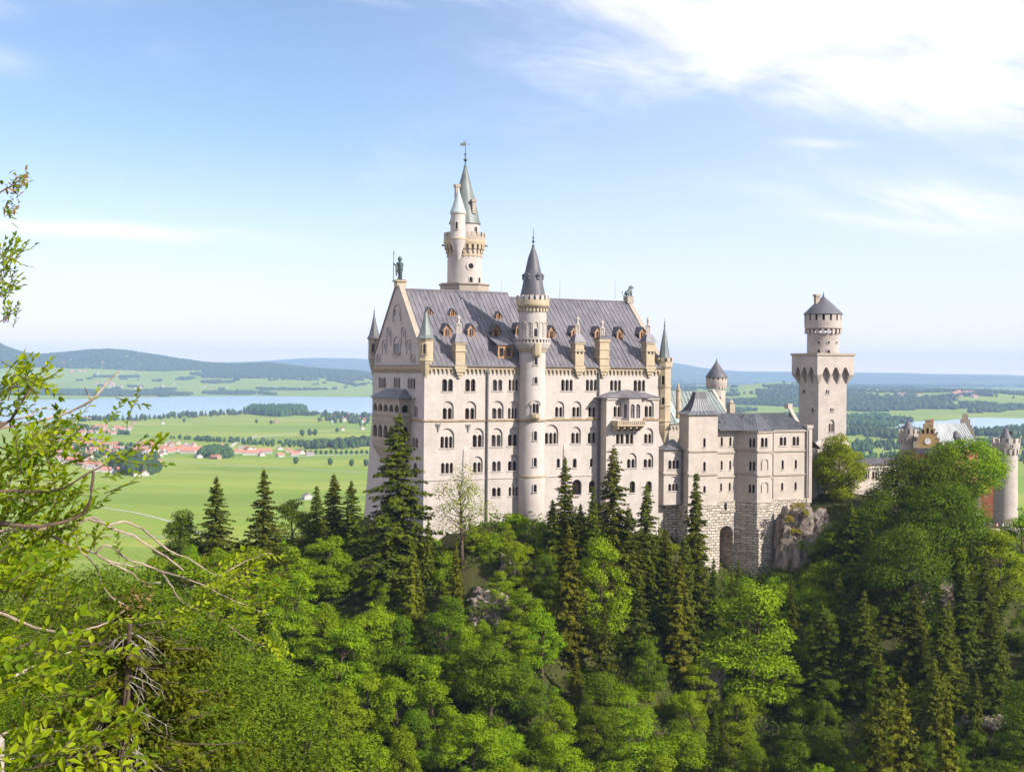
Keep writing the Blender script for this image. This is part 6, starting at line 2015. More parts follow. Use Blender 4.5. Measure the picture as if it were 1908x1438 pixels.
# ---- broadleaved crowns: clumps of leaf cards on limbs
def broad_proto(seed, H=15.0, W=10.0, leaf='broad_leaf', lsize=.5, K=46, per=150, base=.24, sparse=1.0, bark='bark', peak=.5, layered=.0):
    rng = np.random.default_rng(seed)
    m = MB()
    lean = rng.normal(size=2) * .05 * H
    tr = [(lean[0] * k * k, lean[1] * k * k, H * .86 * k) for k in np.linspace(0, 1, 7)]
    r0 = .020 * H
    m.tube(tr, [r0 * (1.25 - 1.1 * k) for k in np.linspace(0, 1, 7)], 8)
    cl = []
    while len(cl) < K:
        p = rng.normal(size=3); p /= np.linalg.norm(p)
        rad = rng.uniform(.45, 1.0) ** .6
        z = p[2] * rad
        prof = 1.0 - peak * .75 * max(z, 0) - .25 * max(-z, 0)
        q = np.array([p[0] * rad * W / 2 * prof, p[1] * rad * W / 2 * prof, H * (base + (1 - base) * .5) + z * H * (1 - base) * .47])
        if all(np.linalg.norm((q - c[0]) / np.array([1, 1, .8])) > W * .085 for c in cl):
            cl.append((q, W * rng.choice([.075, .10, .13, .16, .20]) * rng.uniform(.85, 1.15)))
    limbs = 0
    for q, r in cl:
        if rng.random() < (.95 if sparse < 1 or per < 80 else .5):
            zt = max(H * .16, min(q[2] - H * rng.uniform(.08, .22), H * .8))
            k = zt / (H * .86)
            a = np.array([lean[0] * k * k, lean[1] * k * k, zt])
            mid = (a + q) / 2 + np.array([0, 0, -.02 * H])
            m.tube([a, mid, q], [r0 * .42 * (1 - .6 * k), r0 * .26 * (1 - .5 * k), r0 * .1], 5)
    cs, ns, ss, td = [], [], [], []
    for q, r in cl:
        n = int(per * sparse * (r / (W * .14)) ** 2 * rng.uniform(.75, 1.2))
        d = rng.normal(size=(n, 3)); d[:, 2] += .35; d /= np.linalg.norm(d, axis=1, keepdims=True)
        rad = rng.uniform(.35, 1.12, n) ** .55 * np.where(rng.random(n) < .10, rng.uniform(1.0, 1.45, n), 1.0)
        sq = np.array([1.15, 1.15, .72 - layered * .3])
        cs.append(q + d * sq * (r * rad)[:, None])
        ns.append(d * .9 + np.array([0, 0, .45]) + rng.normal(size=(n, 3)) * .42)
        ss.append(rng.uniform(.6, 1.25, n) * lsize)
        ax = np.array([q[0], q[1], .0]); ax /= max(np.linalg.norm(ax), .5)
        td.append(d * .7 + ax * .8 + np.array([0, 0, .25]))
    V, F_ = leaf_cards(np.concatenate(cs), np.concatenate(ns), np.concatenate(ss), rng, .42, np.concatenate(td))
    crown = npmesh('crown', V, F_, leaf)
    return (m, bark), crown, H
def spruce_proto(seed, H=24.0, W=7.0, leaf='spruce_needle', whorl=.62, base=.06, droop=.34, lsize=.5, dens=1.0, bare=.0, taper=.85, nb=(5, 8)):
    rng = np.random.default_rng(seed)
    m = MB()
    r0 = .0125 * H
    m.tube([(0, 0, H * k) for k in (0, .3, .6, .85, 1.0)], [r0 * 1.15, r0 * .85, r0 * .5, r0 * .2, .02], 7)
    cs, ns, ss = [], [], []
    z = H * base
    while z < H * .985:
        k = (z / H - base) / (1 - base)
        L0 = W / 2 * (1 - k) ** taper * (1 if k > .08 else .8) + .15
        n = rng.integers(nb[0], nb[1])
        a0 = rng.uniform(0, 2 * pi)
        for i in range(n):
            a = a0 + 2 * pi * i / n + rng.normal() * .22
            L = L0 * rng.uniform(.45, 1.2) * (1 + .22 * sin(a * 2 + seed) )
            if bare and rng.random() < bare * (1 - k): continue
            d = np.array([cos(a), sin(a), 0])
            zz = z + rng.normal() * whorl * .5
            pts = []
            for s in np.linspace(0, 1, 6):
                up = .24 * L * k * s if k > .6 else 0
                pts.append(d * L * s + np.array([0, 0, zz + up - droop * L * s ** 1.3 + .16 * L * max(0, s - .65)]))
            if L > .8: m.tube(pts[:5], [.045 * (.4 + .6 * (1 - k)) * (1 - .7 * s) + .008 for s in np.linspace(0, 1, 5)], 4)
            nn = max(5, int(L * 11 * dens))
            s = rng.uniform(.14, 1.03, nn) ** .8
            P = np.array(pts)
            idx = np.clip(s * 5, 0, 4.999); i0 = idx.astype(int); f = (idx - i0)[:, None]
            c = P[i0] * (1 - f) + P[np.minimum(i0 + 1, 5)] * f
            side = np.array([-d[1], d[0], 0])
            w = rng.normal(size=nn) * .20 * L * (1.12 - s) + rng.normal(size=nn) * .1
            c = c + side * w[:, None] + np.array([0, 0, -1]) * (np.abs(w) * .5 + rng.uniform(0, .28, nn) * min(1.2, L * .45))[:, None]
            cs.append(c)
            ns.append(np.array([0, 0, .75]) + d * .55 + rng.normal(size=(nn, 3)) * .4)
            ss.append(rng.uniform(.6, 1.2, nn) * lsize * (.65 + .35 * (1 - k)))
        z += whorl * (1 - .45 * k) * rng.uniform(.8, 1.2)
    n = 14
    c = np.stack([rng.normal(size=n) * .12, rng.normal(size=n) * .12, H * rng.uniform(.95, 1.01, n)], 1)
    cs.append(c); ns.append(rng.normal(size=(n, 3)) + np.array([0, 0, .3])); ss.append(np.full(n, lsize * .55))
    V, F_ = leaf_cards(np.concatenate(cs), np.concatenate(ns), np.concatenate(ss), rng, .5)
    return (m, 'bark'), npmesh('crown', V, F_, leaf), H
PROTO = {}
def reg(key, p):
    (m, bark), crown, H = p
    me = bpy.data.meshes.new('trunk')
    me.from_pydata([tuple(q) for q in m.v], [], m.f)
    me.materials.append(MATS[bark])
    me.polygons.foreach_set('use_smooth', [True] * len(me.polygons))
    PROTO[key] = (me, crown, H)
for i in range(6):
    reg(('broad', i), broad_proto(10 + i, 17 + (i % 3), 9.2 + (i % 2) * 1.4, 'broad_leaf', .47, 58, 215, base=.10, peak=(.75, .5, 1.0)[i % 3], layered=(i % 2) * .7))
for i in range(3):
    reg(('bright', i), broad_proto(30 + i, 16, 9, 'bright_leaf', .44, 56, 215, base=.08, peak=.8, layered=.4))
    reg(('mid', i), broad_proto(140 + i, 17, 9.5, 'mid_leaf', .47, 56, 215, base=.08, peak=.8, layered=.4))
    reg(('dark', i), broad_proto(40 + i, 17, 9.5, 'dark_leaf', .47, 56, 215, base=.08, peak=.8, layered=.4))
reg(('round', 0), broad_proto(51, 15, 10.5, 'bright_leaf', .46, 84, 300, base=.04, peak=.35))
reg(('sapling', 0), broad_proto(61, 14, 9.0, 'bright_leaf', .36, 34, 75, base=.30, bark='bark'))
reg(('bush', 0), broad_proto(71, 5, 6.5, 'bright_leaf', .42, 30, 120, base=-.1, peak=.2))
reg(('bush', 1), broad_proto(72, 4.5, 7, 'broad_leaf', .42, 30, 120, base=-.1, peak=.2))
reg(('bush', 2), broad_proto(73, 4.5, 7, 'dark_leaf', .42, 30, 120, base=-.1, peak=.2))
reg(('weep', 0), broad_proto(81, 24, 15, 'dark_leaf', .52, 95, 260, base=.05, peak=.62))
reg(('open', 0), broad_proto(85, 24, 14, 'broad_leaf', .52, 78, 260, base=.45, peak=.5))
reg(('weep', 1), broad_proto(82, 24, 14, 'dark_leaf', .52, 95, 260, base=.05, peak=.72))
for i in range(4):
    reg(('spruce', i), spruce_proto(90 + i, 24, (10.4, 9.2, 11.6, 8.6)[i], 'spruce_needle', .60, .03, (.30, .42, .24, .36)[i], .72, 1.8, nb=(5, 9), taper=(.85, .7, 1.0, .78)[i], bare=.05))
reg(('olive', 0), spruce_proto(95, 22, 8.8, 'olive_needle', .58, .03, .26, .72, 1.75, nb=(6, 9)))
reg(('olive', 1), spruce_proto(96, 22, 9.2, 'olive_needle', .58, .03, .34, .72, 1.75, nb=(6, 9)))
reg(('near', 0), broad_proto(131, 24, 14, 'dark_leaf', .34, 95, 330, base=.08, peak=.5))
reg(('near', 1), broad_proto(132, 24, 13, 'mid_leaf', .34, 95, 330, base=.08, peak=.6, layered=.4))
reg(('near', 2), broad_proto(133, 24, 13, 'broad_leaf', .34, 95, 330, base=.08, peak=.5))
_count = {}
def tree(key, X, Y, h, label, cat, group=None, name=None, rz=None, wide=1.0, z=None, sink=.4):
    tm, cm, H = PROTO[key]
    nm = name or {'broad': 'broadleaf_tree', 'bright': 'broadleaf_tree', 'dark': 'broadleaf_tree', 'mid': 'broadleaf_tree', 'round': 'broadleaf_tree', 'weep': 'broadleaf_tree', 'sapling': 'young_tree', 'near': 'broadleaf_tree', 'open': 'broadleaf_tree',
                  'bush': 'bush', 'spruce': 'spruce_tree', 'olive': 'spruce_tree'}[key[0]]
    o = bpy.data.objects.new(nm, None); COL.objects.link(o)
    o.location = (X, Y, (gz(X, Y) if z is None else z) - sink)
    s = h / H
    o.scale = (s * wide, s * wide, s)
    o.rotation_euler = (0, 0, random.uniform(0, 2 * pi) if rz is None else rz)
    tag(o, label, cat, group)
    link('trunk', tm, o); link('crown', cm, o)
    return o
random.seed(5)
def tree_px(key, px, ptop, Y, label, cat, group=None, wide=1.0, pbase=None, **kw):
    """a tree whose top appears at (px, ptop) when it stands at distance Y"""
    p = at(px, ptop, Y)
    g = gz(p.x, Y)
    return tree(key, p.x, Y, max(2.0, p.z - g + .4), label, cat, group, wide=wide, **kw)
HERO = []
def hero(key, px, ptop, Y, label, cat='spruce', wide=1.0, group=None, **kw):
    o = tree_px(key, px, ptop, Y, label, cat, group, wide, **kw)
    HERO.append((o.location.x, Y, 2.6))
    return o
# ---- conifers one can tell apart
hero(('spruce', 0), 742, 772, 247, 'tallest dark spruce standing before the shaded west front of the palace', wide=1.40)
hero(('spruce', 1), 1143, 832, 252, 'pointed dark spruce in front of the projecting bay of the palace', wide=1.15)
hero(('spruce', 2), 1053, 850, 250, 'dark spruce just right of the stair tower foot', wide=1.06)
hero(('spruce', 3), 1297, 880, 262, 'slender spruce standing against the rough masonry under the stair block', wide=0.98)
hero(('spruce', 1), 1205, 900, 256, 'dark spruce below the low block, between two taller spruces', wide=1.06)
hero(('olive', 0), 1060, 978, 236, 'yellow green spruce below the stair tower, lower than its neighbours', wide=.95)
hero(('olive', 1), 798, 962, 244, 'thin yellowish spruce at the foot of the palace corner', wide=.7)
hero(('spruce', 3), 1105, 905, 246, 'dense spruce between the yellow green spruce and the bay', wide=1.0)
hero(('spruce', 0), 403, 888, 237, 'left of the two spruces rising over the meadow', wide=1.3)
hero(('spruce', 2), 492, 874, 236, 'right of the two spruces rising over the meadow', wide=1.2)
hero(('spruce', 1), 622, 878, 268, 'very dark spruce in the palace shadow beside the west wall', wide=1.5, sink=1)
hero(('spruce', 3), 590, 905, 262, 'shorter dark spruce in the palace shadow, next to the meadow', wide=1.4)
hero(('spruce', 0), 655, 895, 264, 'dark spruce in shadow touching the outline of the west wall', wide=1.3)
hero(('spruce', 2), 1376, 1042, 262, 'small spruce in front of the dark arch of the base wall', wide=.75)
hero(('spruce', 0), 1475, 1075, 262, 'small spruce below the rock face beside the wing', wide=.8)
hero(('spruce', 3), 1330, 1040, 258, 'small spruce left of the dark arch of the base wall', wide=.8)
hero(('olive', 0), 1680, 1265, 190, 'yellow green spruce low on the right slope', wide=.9)
hero(('olive', 1), 1765, 1300, 188, 'narrow dark spruce beside the lower right rocks', wide=.8)
hero(('spruce', 2), 1640, 1215, 205, 'dark spruce halfway down the shaded right slope', wide=.9)
hero(('spruce', 1), 1275, 1000, 248, 'tall spruce whose branches hang over the pale rock gully', wide=1.0)
hero(('olive', 1), 850, 1010, 236, 'yellowish spruce below the palace corner among leafy trees', wide=.9)
hero(('olive', 0), 770, 1005, 232, 'drooping yellowish spruce under the tallest spruce', wide=1.0)
hero(('spruce', 2), 1082, 938, 247, 'short spruce squeezed between taller ones right of the stair tower', wide=1.3)
hero(('spruce', 0), 1172, 945, 250, 'dark spruce in front of the lower windows of the projecting bay', wide=1.3)
hero(('spruce', 3), 1240, 985, 256, 'dark spruce before the rough masonry under the low block', wide=1.3)
hero(('olive', 0), 1268, 1040, 246, 'yellow green spruce under the slender masonry spruce', wide=1.2)
hero(('spruce', 1), 1030, 930, 250, 'short dark spruce close to the round foot of the stair tower', wide=1.2)
for i, (px, py, D) in enumerate([(1585, 935, 276), (1622, 985, 268), (1660, 1015, 262), (1740, 1015, 266), (1795, 1055, 256), (1705, 1090, 250), (1562, 1065, 262), (1850, 1115, 246), (1610, 1100, 246), (1760, 1130, 236), (1530, 1120, 250)]):
    hero(('spruce', i % 4), px, py, D, 'dark spruce on the steep slope under the gatehouse trees', wide=1.35, group='dark spruces on the steep right slope')
# ---- broadleaved trees one can tell apart
hero(('sapling', 0), 862, 868, 246, 'thin leafy young tree with bare stem before the palace front', 'tree', .9, name='young_tree')
hero(('round', 0), 1566, 806, 305, 'bright round leafy tree in front of the square tower', 'tree', 1.0, sink=1.0)
hero(('weep', 0), 1705, 826, 286, 'big dark leafy tree hiding the middle of the gatehouse', 'tree', 1.15)
hero(('weep', 1), 1755, 824, 288, 'leafy tree under the silver gatehouse roof', 'tree', 1.0)
hero(('open', 0), 1806, 812, 292, 'tall leafy tree with high crown above the terrace visitors', 'tree', 1.05)
hero(('weep', 1), 1635, 915, 278, 'broad dark leafy tree left of the gatehouse trees', 'tree', 1.15)
hero(('weep', 0), 1760, 880, 272, 'leafy tree standing below the gatehouse trees', 'tree', 1.1)
hero(('weep', 0), 1690, 960, 262, 'shaded leafy tree halfway down below the gatehouse', 'tree', 1.1)
hero(('dark', 0), 1556, 968, 279, 'dark leafy tree at the foot of the rock face', 'tree', 1.2)
hero(('bright', 1), 1862, 985, 266, 'bright leafy tree under the terrace wall', 'tree', 1.2)
hero(('bright', 0), 1800, 985, 268, 'bright leafy tree just left of the terrace wall', 'tree', .9)
hero(('weep', 1), 1782, 905, 284, 'leafy tree half hiding the red brick wall of the gatehouse', 'tree', .8)
hero(('bright', 2), 1908, 935, 284, 'bright leafy tree at the right edge before the big round tower', 'tree', .9)
hero(('dark', 1), 335, 950, 240, 'dark round leafy tree left of the two meadow spruces', 'tree', 1.0)
hero(('dark', 2), 548, 925, 258, 'dark leafy tree between the right meadow spruce and the shaded spruces', 'tree', 1.1)
hero(('bright', 2), 880, 985, 248, 'bright green tree at the foot of the palace front', 'tree', 1.1)
hero(('bright', 0), 945, 975, 250, 'bright green tree left of the stair tower foot', 'tree', 1.0)
hero(('bright', 1), 1120, 1000, 240, 'leafy tree between the yellow green spruce and the bay spruce', 'tree', .8)
hero(('broad', 1), 1400, 1088, 246, 'large leafy tree below the rough masonry base', 'tree', 1.2)
hero(('bright', 2), 1015, 965, 254, 'bright bushy tree at the round foot of the stair tower', 'tree', .9)
hero(('broad', 3), 610, 985, 240, 'leafy tree in front of the shaded hollow beside the palace', 'tree', .9)
# ---- the leafy slope
def slope_trees():
    rn = random.Random(12)
    pts = [(x, y, r) for x, y, r in HERO]
    n = 0
    groups = {
        'b': ('broadleaf_tree', 'green leafy tree crowding the slope below the castle', 'leafy trees on the slope below the castle'),
        'w': ('broadleaf_tree', 'sunlit leafy tree on the spur of wood at the left below the meadow', 'leafy trees on the left wooded spur'),
        'd': ('broadleaf_tree', 'leafy tree on the steep shaded slope at the right below the gatehouse', 'leafy trees on the right slope'),
        's': ('spruce_tree', 'small spruce scattered among the leafy trees of the slope', 'small spruces on the slope')}
    tries = 0
    while tries < 9000 and n < 285:
        tries += 1
        Y = 150 + 118 * rn.random() ** .9
        px = rn.uniform(-60, 1990)
        x, _ = ray(px, CY0)
        X = x * Y
        z = gz(X, Y)
        py = CY0 + (HC - z - 13) / Y * FPX
        if py > 1500: continue
        u, v = CF.loc(X, Y)
        if v > -3.0 and -6 < u < 96: continue
        if Y > 240 and 700 < px < 1450 and v > -7: continue
        zone = 'w' if px < 700 else ('d' if px > 1440 else 'b')
        # keep the gaps: rock gully, cliffs, hollow
        if 1285 < px < 1345 and 195 < Y < 222: continue
        if 1450 < px < 1560 and Y > 262: continue
        if 560 < px < 690 and 232 < Y < 262: continue
        if zone == 'd' and rn.random() < .25 and (Y > 205): continue
        if zone == 'd' and 1640 < px < 1770 and 228 < Y < 256: continue
        if Y > 236 and px < 300: continue
        sp = {'w': 5.6, 'b': 5.9, 'd': 6.6}[zone]
        if any((X - a) ** 2 + (Y - b) ** 2 < (max(sp * .5, r) + sp * .5) ** 2 for a, b, r in pts): continue
        q = rn.random()
        if px > 760 and q < .16 and Y > 180:
            k = ('spruce', rn.randrange(4)) if rn.random() < .6 else ('olive', rn.randrange(2)); h = rn.uniform(10, 20); zn = 's'; wd = .95; cat = 'spruce'
        else:
            zn = zone; cat = 'tree'
            bias = fbm(np.array([X / 45]), np.array([Y / 45]), 77, 2)[0]
            if zone == 'w': k = ('broad', rn.randrange(6)) if rn.random() < .6 else (('bright', rn.randrange(3)) if rn.random() < .4 else ('mid', rn.randrange(3)))
            elif zone == 'b': k = ('mid', rn.randrange(3)) if rn.random() < .3 else (('broad', rn.randrange(6)) if rn.random() < .55 + bias * .4 else ('bright', rn.randrange(3)))
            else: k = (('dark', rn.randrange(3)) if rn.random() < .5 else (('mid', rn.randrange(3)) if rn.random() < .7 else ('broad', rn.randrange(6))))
            h = rn.uniform(11, 19) if zone != 'd' else rn.uniform(9, 16)
            if Y > 228: h *= .72
            wd = rn.uniform(.85, 1.25)
        lim = float(np.interp(px, [0, 280, 320, 560, 700, 760, 800, 1225, 1260, 1445, 1470, 1560, 1640, 1900], [1060, 1040, 985, 985, 1060, 1010, 990, 985, 1015, 1090, 1040, 990, 900, 960])) + rn.uniform(0, 30)
        h = min(h, HC - (lim - CY0 - 7 * (px - CX0) / 950) / FPX * Y - z)
        if h < 4.5: continue
        pts.append((X, Y, sp * .5))
        nm, lab, grp = groups[zn]
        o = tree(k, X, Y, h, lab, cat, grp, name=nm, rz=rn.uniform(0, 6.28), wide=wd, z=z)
        if zn != 's':
            o.rotation_euler.x = rn.uniform(-.08, .18); o.rotation_euler.y = rn.uniform(-.12, .12)
            o.scale.x *= rn.uniform(.85, 1.2)
        n += 1
    print('slope trees', n)
slope_trees()
for i, (px, ptop, Y, k) in enumerate([(-30, 1060, 118, ('broad', 0)), (60, 1045, 140, ('bright', 1)), (150, 1070, 128, ('broad', 3)), (235, 1050, 148, ('broad', 2)), (310, 1100, 132, ('broad', 5)), (20, 1170, 96, ('broad', 4)),
                                      (110, 1190, 100, ('dark', 1)), (340, 1200, 118, ('bright', 0)), (420, 1180, 135, ('broad', 1)), (180, 1280, 88, ('broad', 2)), (50, 1300, 74, ('dark', 0)), (400, 1310, 108, ('broad', 0)), (330, 1330, 90, ('broad', 3)), (500, 1270, 128, ('bright', 2)), (480, 1390, 104, ('broad', 4)), (-60, 1230, 80, ('broad', 1))]):
    tree_px(('near', 2 if i == 1 else i % 2), px, ptop, Y, 'leafy tree on the near left slope behind the overhanging branches', 'tree', 'leafy trees on the near left slope', 1.1)
# bushes along the castle foot
for px, py, D, h in ((905, 992, 249, 4), (1030, 985, 252, 4), (960, 968, 255, 4.5), (1085, 985, 250, 5), (1180, 1000, 256, 5), (830, 1005, 248, 4), (1225, 1010, 258, 5), (1250, 1060, 256, 5), (1440, 1095, 256, 4), (1545, 930, 291, 4), (1600, 925, 290, 4), (1545, 1010, 276, 6), (1520, 1060, 274, 5), (1460, 1085, 272, 5), (1505, 1090, 270, 5), (1535, 960, 290, 5), (1520, 1000, 288, 5), (1900, 1000, 290, 5)):
    p = at(px, py, D)
    tree(('bush', random.randrange(2)), p.x, D, h, 'leafy bush at the foot of the castle walls', 'bush', 'bushes along the foot of the castle', z=gz(p.x, D))
# undergrowth: leaf litter, herbs and shrubs nobody could count
def undergrowth():
    rng = np.random.default_rng(4)
    N = 190000
    Y = 150 + 150 * rng.random(N)
    t = rng.uniform(-.42, .44, N)
    X = t * Y
    u = (X - CF.o.x) * CF.u.x + (Y - CF.o.y) * CF.u.y
    v = (X - CF.o.x) * CF.v.x + (Y - CF.o.y) * CF.v.y
    dens = fbm(X / 7, Y / 7, 60, 3)
    keep = ~((v > -1.0) & (u > -4) & (u < 96)) & (dens > np.where(t > .2, .28, .38))
    X, Y, dens = X[keep], Y[keep], dens[keep]
    Z = hill_full(X, Y) + rng.random(len(X)) ** 2 * 2.4 * np.clip((dens - .3) * 6, .1, 1)
    nr = rng.normal(size=(len(X), 3)) * .6 + np.array([0, -.5, 1])
    V, F_ = leaf_cards(np.stack([X, Y, Z], 1), nr, rng.uniform(.35, .85, len(X)), rng)
    tag(link('undergrowth', npmesh('undergrowth', V, F_, 'undergrowth_leaf')), 'low green undergrowth covering the castle hill between the trees', 'undergrowth', kind='stuff')
undergrowth()
rock('rugged brown grey cliff with moss cushions beside the wing', 1494, 1028, 291.5, 104, 176, 5.0, 3, moss=((1487, 942, 26, 12), (1472, 966, 14, 10), (1502, 955, 10, 8), (1483, 988, 24, 9)))
rock('pale limestone outcrop showing between the leafy trees under the palace', 905, 1140, None, 80, 90, 4, 5)
rock('small sunlit outcrop below the stair tower', 945, 1085, None, 34, 100, 3, 6)
rock('pale grey rock gully in the lower middle of the slope', 1315, 1310, None, 66, 170, 4, 7)
rock('grey rock shelf under the yellow green spruce', 1112, 1185, None, 50, 90, 3, 8)
rock('grey crag in the shaded slope under the gatehouse', 1705, 1115, None, 130, 110, 5, 9)
rock('rough pale crag in the lower right corner', 1835, 1385, None, 150, 100, 5, 11)
def slope_bushes():
    rn = random.Random(31)
    pts, n = [], 0
    while n < 150:
        px, py = rn.uniform(560, 1930), rn.uniform(985, 1450)
        if 1270 < px < 1360 and 1210 < py < 1400: continue
        if 1340 < px < 1460 and py < 1075: continue
        if 1650 < px < 1750 and 1070 < py < 1160: continue
        if px < 700 and py < 1120: continue
        if px < 1300 and rn.random() < .2: continue
        X, Y, z = ground_hit(px, py)
        if Y > 300 or any((X - a) ** 2 + (Y - b) ** 2 < 9 for a, b in pts): continue
        u, v = CF.loc(X, Y)
        if v > -2.5 and -6 < u < 96: continue
        pts.append((X, Y)); n += 1
        h = rn.uniform(1.8, 4.2)
        o = tree(('bush', rn.randrange(3)), X, Y, h, 'low leafy bush on the steep rocky slope under the castle', 'bush', 'bushes on the rocky slope', z=z, wide=rn.uniform(.9, 1.3))
slope_bushes()

# ================================================================ far country
def far_tree_mesh(conifer, seed):
    m = MB()
    rn = random.Random(seed)
    if conifer:
        m.lathe(0, 0, [(.5, 0), (.42, .25), (.3, .55), (.14, .85), (.02, 1.0)], 6)
    else:
        m.lathe(0, 0, [(.12, 0), (.42, .2), (.55, .5), (.42, .8), (.12, 1.0)], 7)
    v = np.array(m.v); rg = np.random.default_rng(seed)
    v = v * (1 + rg.normal(size=(len(v), 1)) * .12)
    return v, m.f
_ft = [far_tree_mesh(c, s) for c, s in ((True, 1), (True, 2), (False, 3), (False, 4))]
_ftm = []
for v, f in _ft:
    tri = []
    for q in f:
        for i in range(1, len(q) - 1): tri.append((q[0], q[i], q[i + 1]))
    _ftm.append((v, np.array(tri)))
def wood(label, X, Y, hmin, hmax, seed, conifer=.7, name='forest', mat='far_tree_leaf', wide=.62):
    rng = np.random.default_rng(seed)
    Z = valley_h(X, Y)
    H = rng.uniform(hmin, hmax, len(X))
    kind = np.where(rng.random(len(X)) < conifer, rng.integers(0, 2, len(X)), rng.integers(2, 4, len(X)))
    VV, FF, off = [], [], 0
    for k in range(4):
        s = np.where(kind == k)[0]
        if not len(s): continue
        v, f = _ftm[k]
        w = (H[s] * wide * (1 if k < 2 else 1.25))[:, None]
        P = np.stack([X[s][:, None] + v[None, :, 0] * w, Y[s][:, None] + v[None, :, 1] * w, Z[s][:, None] + v[None, :, 2] * H[s][:, None] - .3], 2)
        VV.append(P.reshape(-1, 3))
        FF.append((f[None] + (np.arange(len(s)) * len(v))[:, None, None]).reshape(-1, 3) + off)
        off += len(s) * len(v)
    me = npmesh(name, np.concatenate(VV), np.concatenate(FF), mat, smooth=True)
    o = link(name, me)
    tag(o, label, 'forest', kind='stuff')
    return o
def sample_poly(poly, n, rng, z=0.0, clump=0):
    """n ground points inside an outline given in the photograph, on level ground"""
    g = np.array([tuple(ground_at(x, y, z))[:2] for x, y in poly])
    lo, hi = g.min(0), g.max(0)
    X, Y = [], []
    tot = 0
    while tot < n:
        p = rng.random((n * 4, 2)) * (hi - lo) + lo
        k = in_poly(p[:, 0], p[:, 1], [tuple(q) for q in g])
        if clump: k &= fbm(p[:, 0] / clump, p[:, 1] / clump, 5, 3) > .5
        X.append(p[k, 0]); Y.append(p[k, 1]); tot += k.sum()
    return np.concatenate(X)[:n], np.concatenate(Y)[:n]
rg = np.random.default_rng(8)
X, Y = sample_poly([(455, 768), (470, 766), (560, 765), (575, 770), (520, 777), (480, 773)], 700, rg)
wood('dark conifer wood on the near shore of the left lake', X, Y, 24, 34, 1, .95)
X, Y = sample_poly([(205, 872), (225, 862), (290, 864), (298, 884), (240, 886)], 220, rg)
wood('dark wood at the near edge of the village', X, Y, 16, 24, 2, .8)
X, Y = sample_poly([(370, 852), (380, 842), (425, 840), (435, 852), (400, 856)], 70, rg)
wood('clump of leafy trees among the red roofs of the village', X, Y, 12, 18, 3, .3)
X, Y = sample_poly([(90, 800), (250, 812), (420, 826), (620, 838), (690, 834), (690, 828), (560, 826), (300, 816), (120, 790)], 420, rg, clump=60)
wood('garden trees standing between the village houses', X, Y, 7, 12, 4, .35, mat='far_tree_leaf')
X, Y = sample_poly([(60, 815), (160, 820), (280, 835), (300, 862), (200, 870), (80, 850)], 420, rg, clump=50)
wood('garden trees in the near part of the village', X[:300], Y[:300], 7, 11, 5, .35)
X, Y = sample_poly([(560, 838), (690, 832), (690, 824), (600, 830)], 120, rg)
wood('row of leafy trees east of the village', X, Y, 13, 19, 6, .2)
X, Y = sample_poly([(150, 786), (260, 784), (450, 773), (690, 779), (690, 775), (450, 769), (260, 779), (150, 782)], 260, rg, clump=40)
wood('scattered trees along the left lake shore', X, Y, 10, 20, 7, .5)
X, Y = sample_poly([(590, 785), (690, 795), (690, 778), (600, 772)], 90, rg, clump=40)
wood('trees around the lakeside hamlet', X, Y, 12, 20, 8, .5)
# right side: hedgerow bands on the plain
for i, (poly, n, cl, hm) in enumerate([(p_, int(n_ * .6), c_, h_) for p_, n_, c_, h_ in [
        ([(1590, 842), (1700, 838), (1908, 836), (1990, 834), (1990, 826), (1860, 824), (1700, 826), (1590, 830)], 900, 35, (9, 18)),
        ([(1540, 815), (1700, 818), (1800, 812), (1990, 818), (1990, 806), (1850, 806), (1780, 808), (1640, 802), (1540, 800)], 1500, 60, (10, 22)),
        ([(1590, 795), (1670, 796), (1690, 783), (1650, 776), (1540, 780)], 900, 70, (12, 22)),
        ([(1260, 800), (1480, 800), (1480, 780), (1260, 782)], 500, 70, (12, 22)),
        ([(1580, 868), (1680, 862), (1680, 850), (1580, 852)], 160, 30, (9, 16)),
        ([(1860, 862), (1990, 868), (1990, 850), (1880, 848)], 130, 30, (8, 15)),
        ([(1800, 806), (1860, 804), (2000, 806), (2000, 800), (1908, 799), (1840, 803)], 300, 0, (10, 20))]]):
    X, Y = sample_poly(poly, n, rg, clump=cl)
    wood('band of trees and hedges crossing the plain behind the square tower' if i < 5 else 'trees along the near shore of the small right lake', X, Y, hm[0], hm[1], 20 + i, .5)
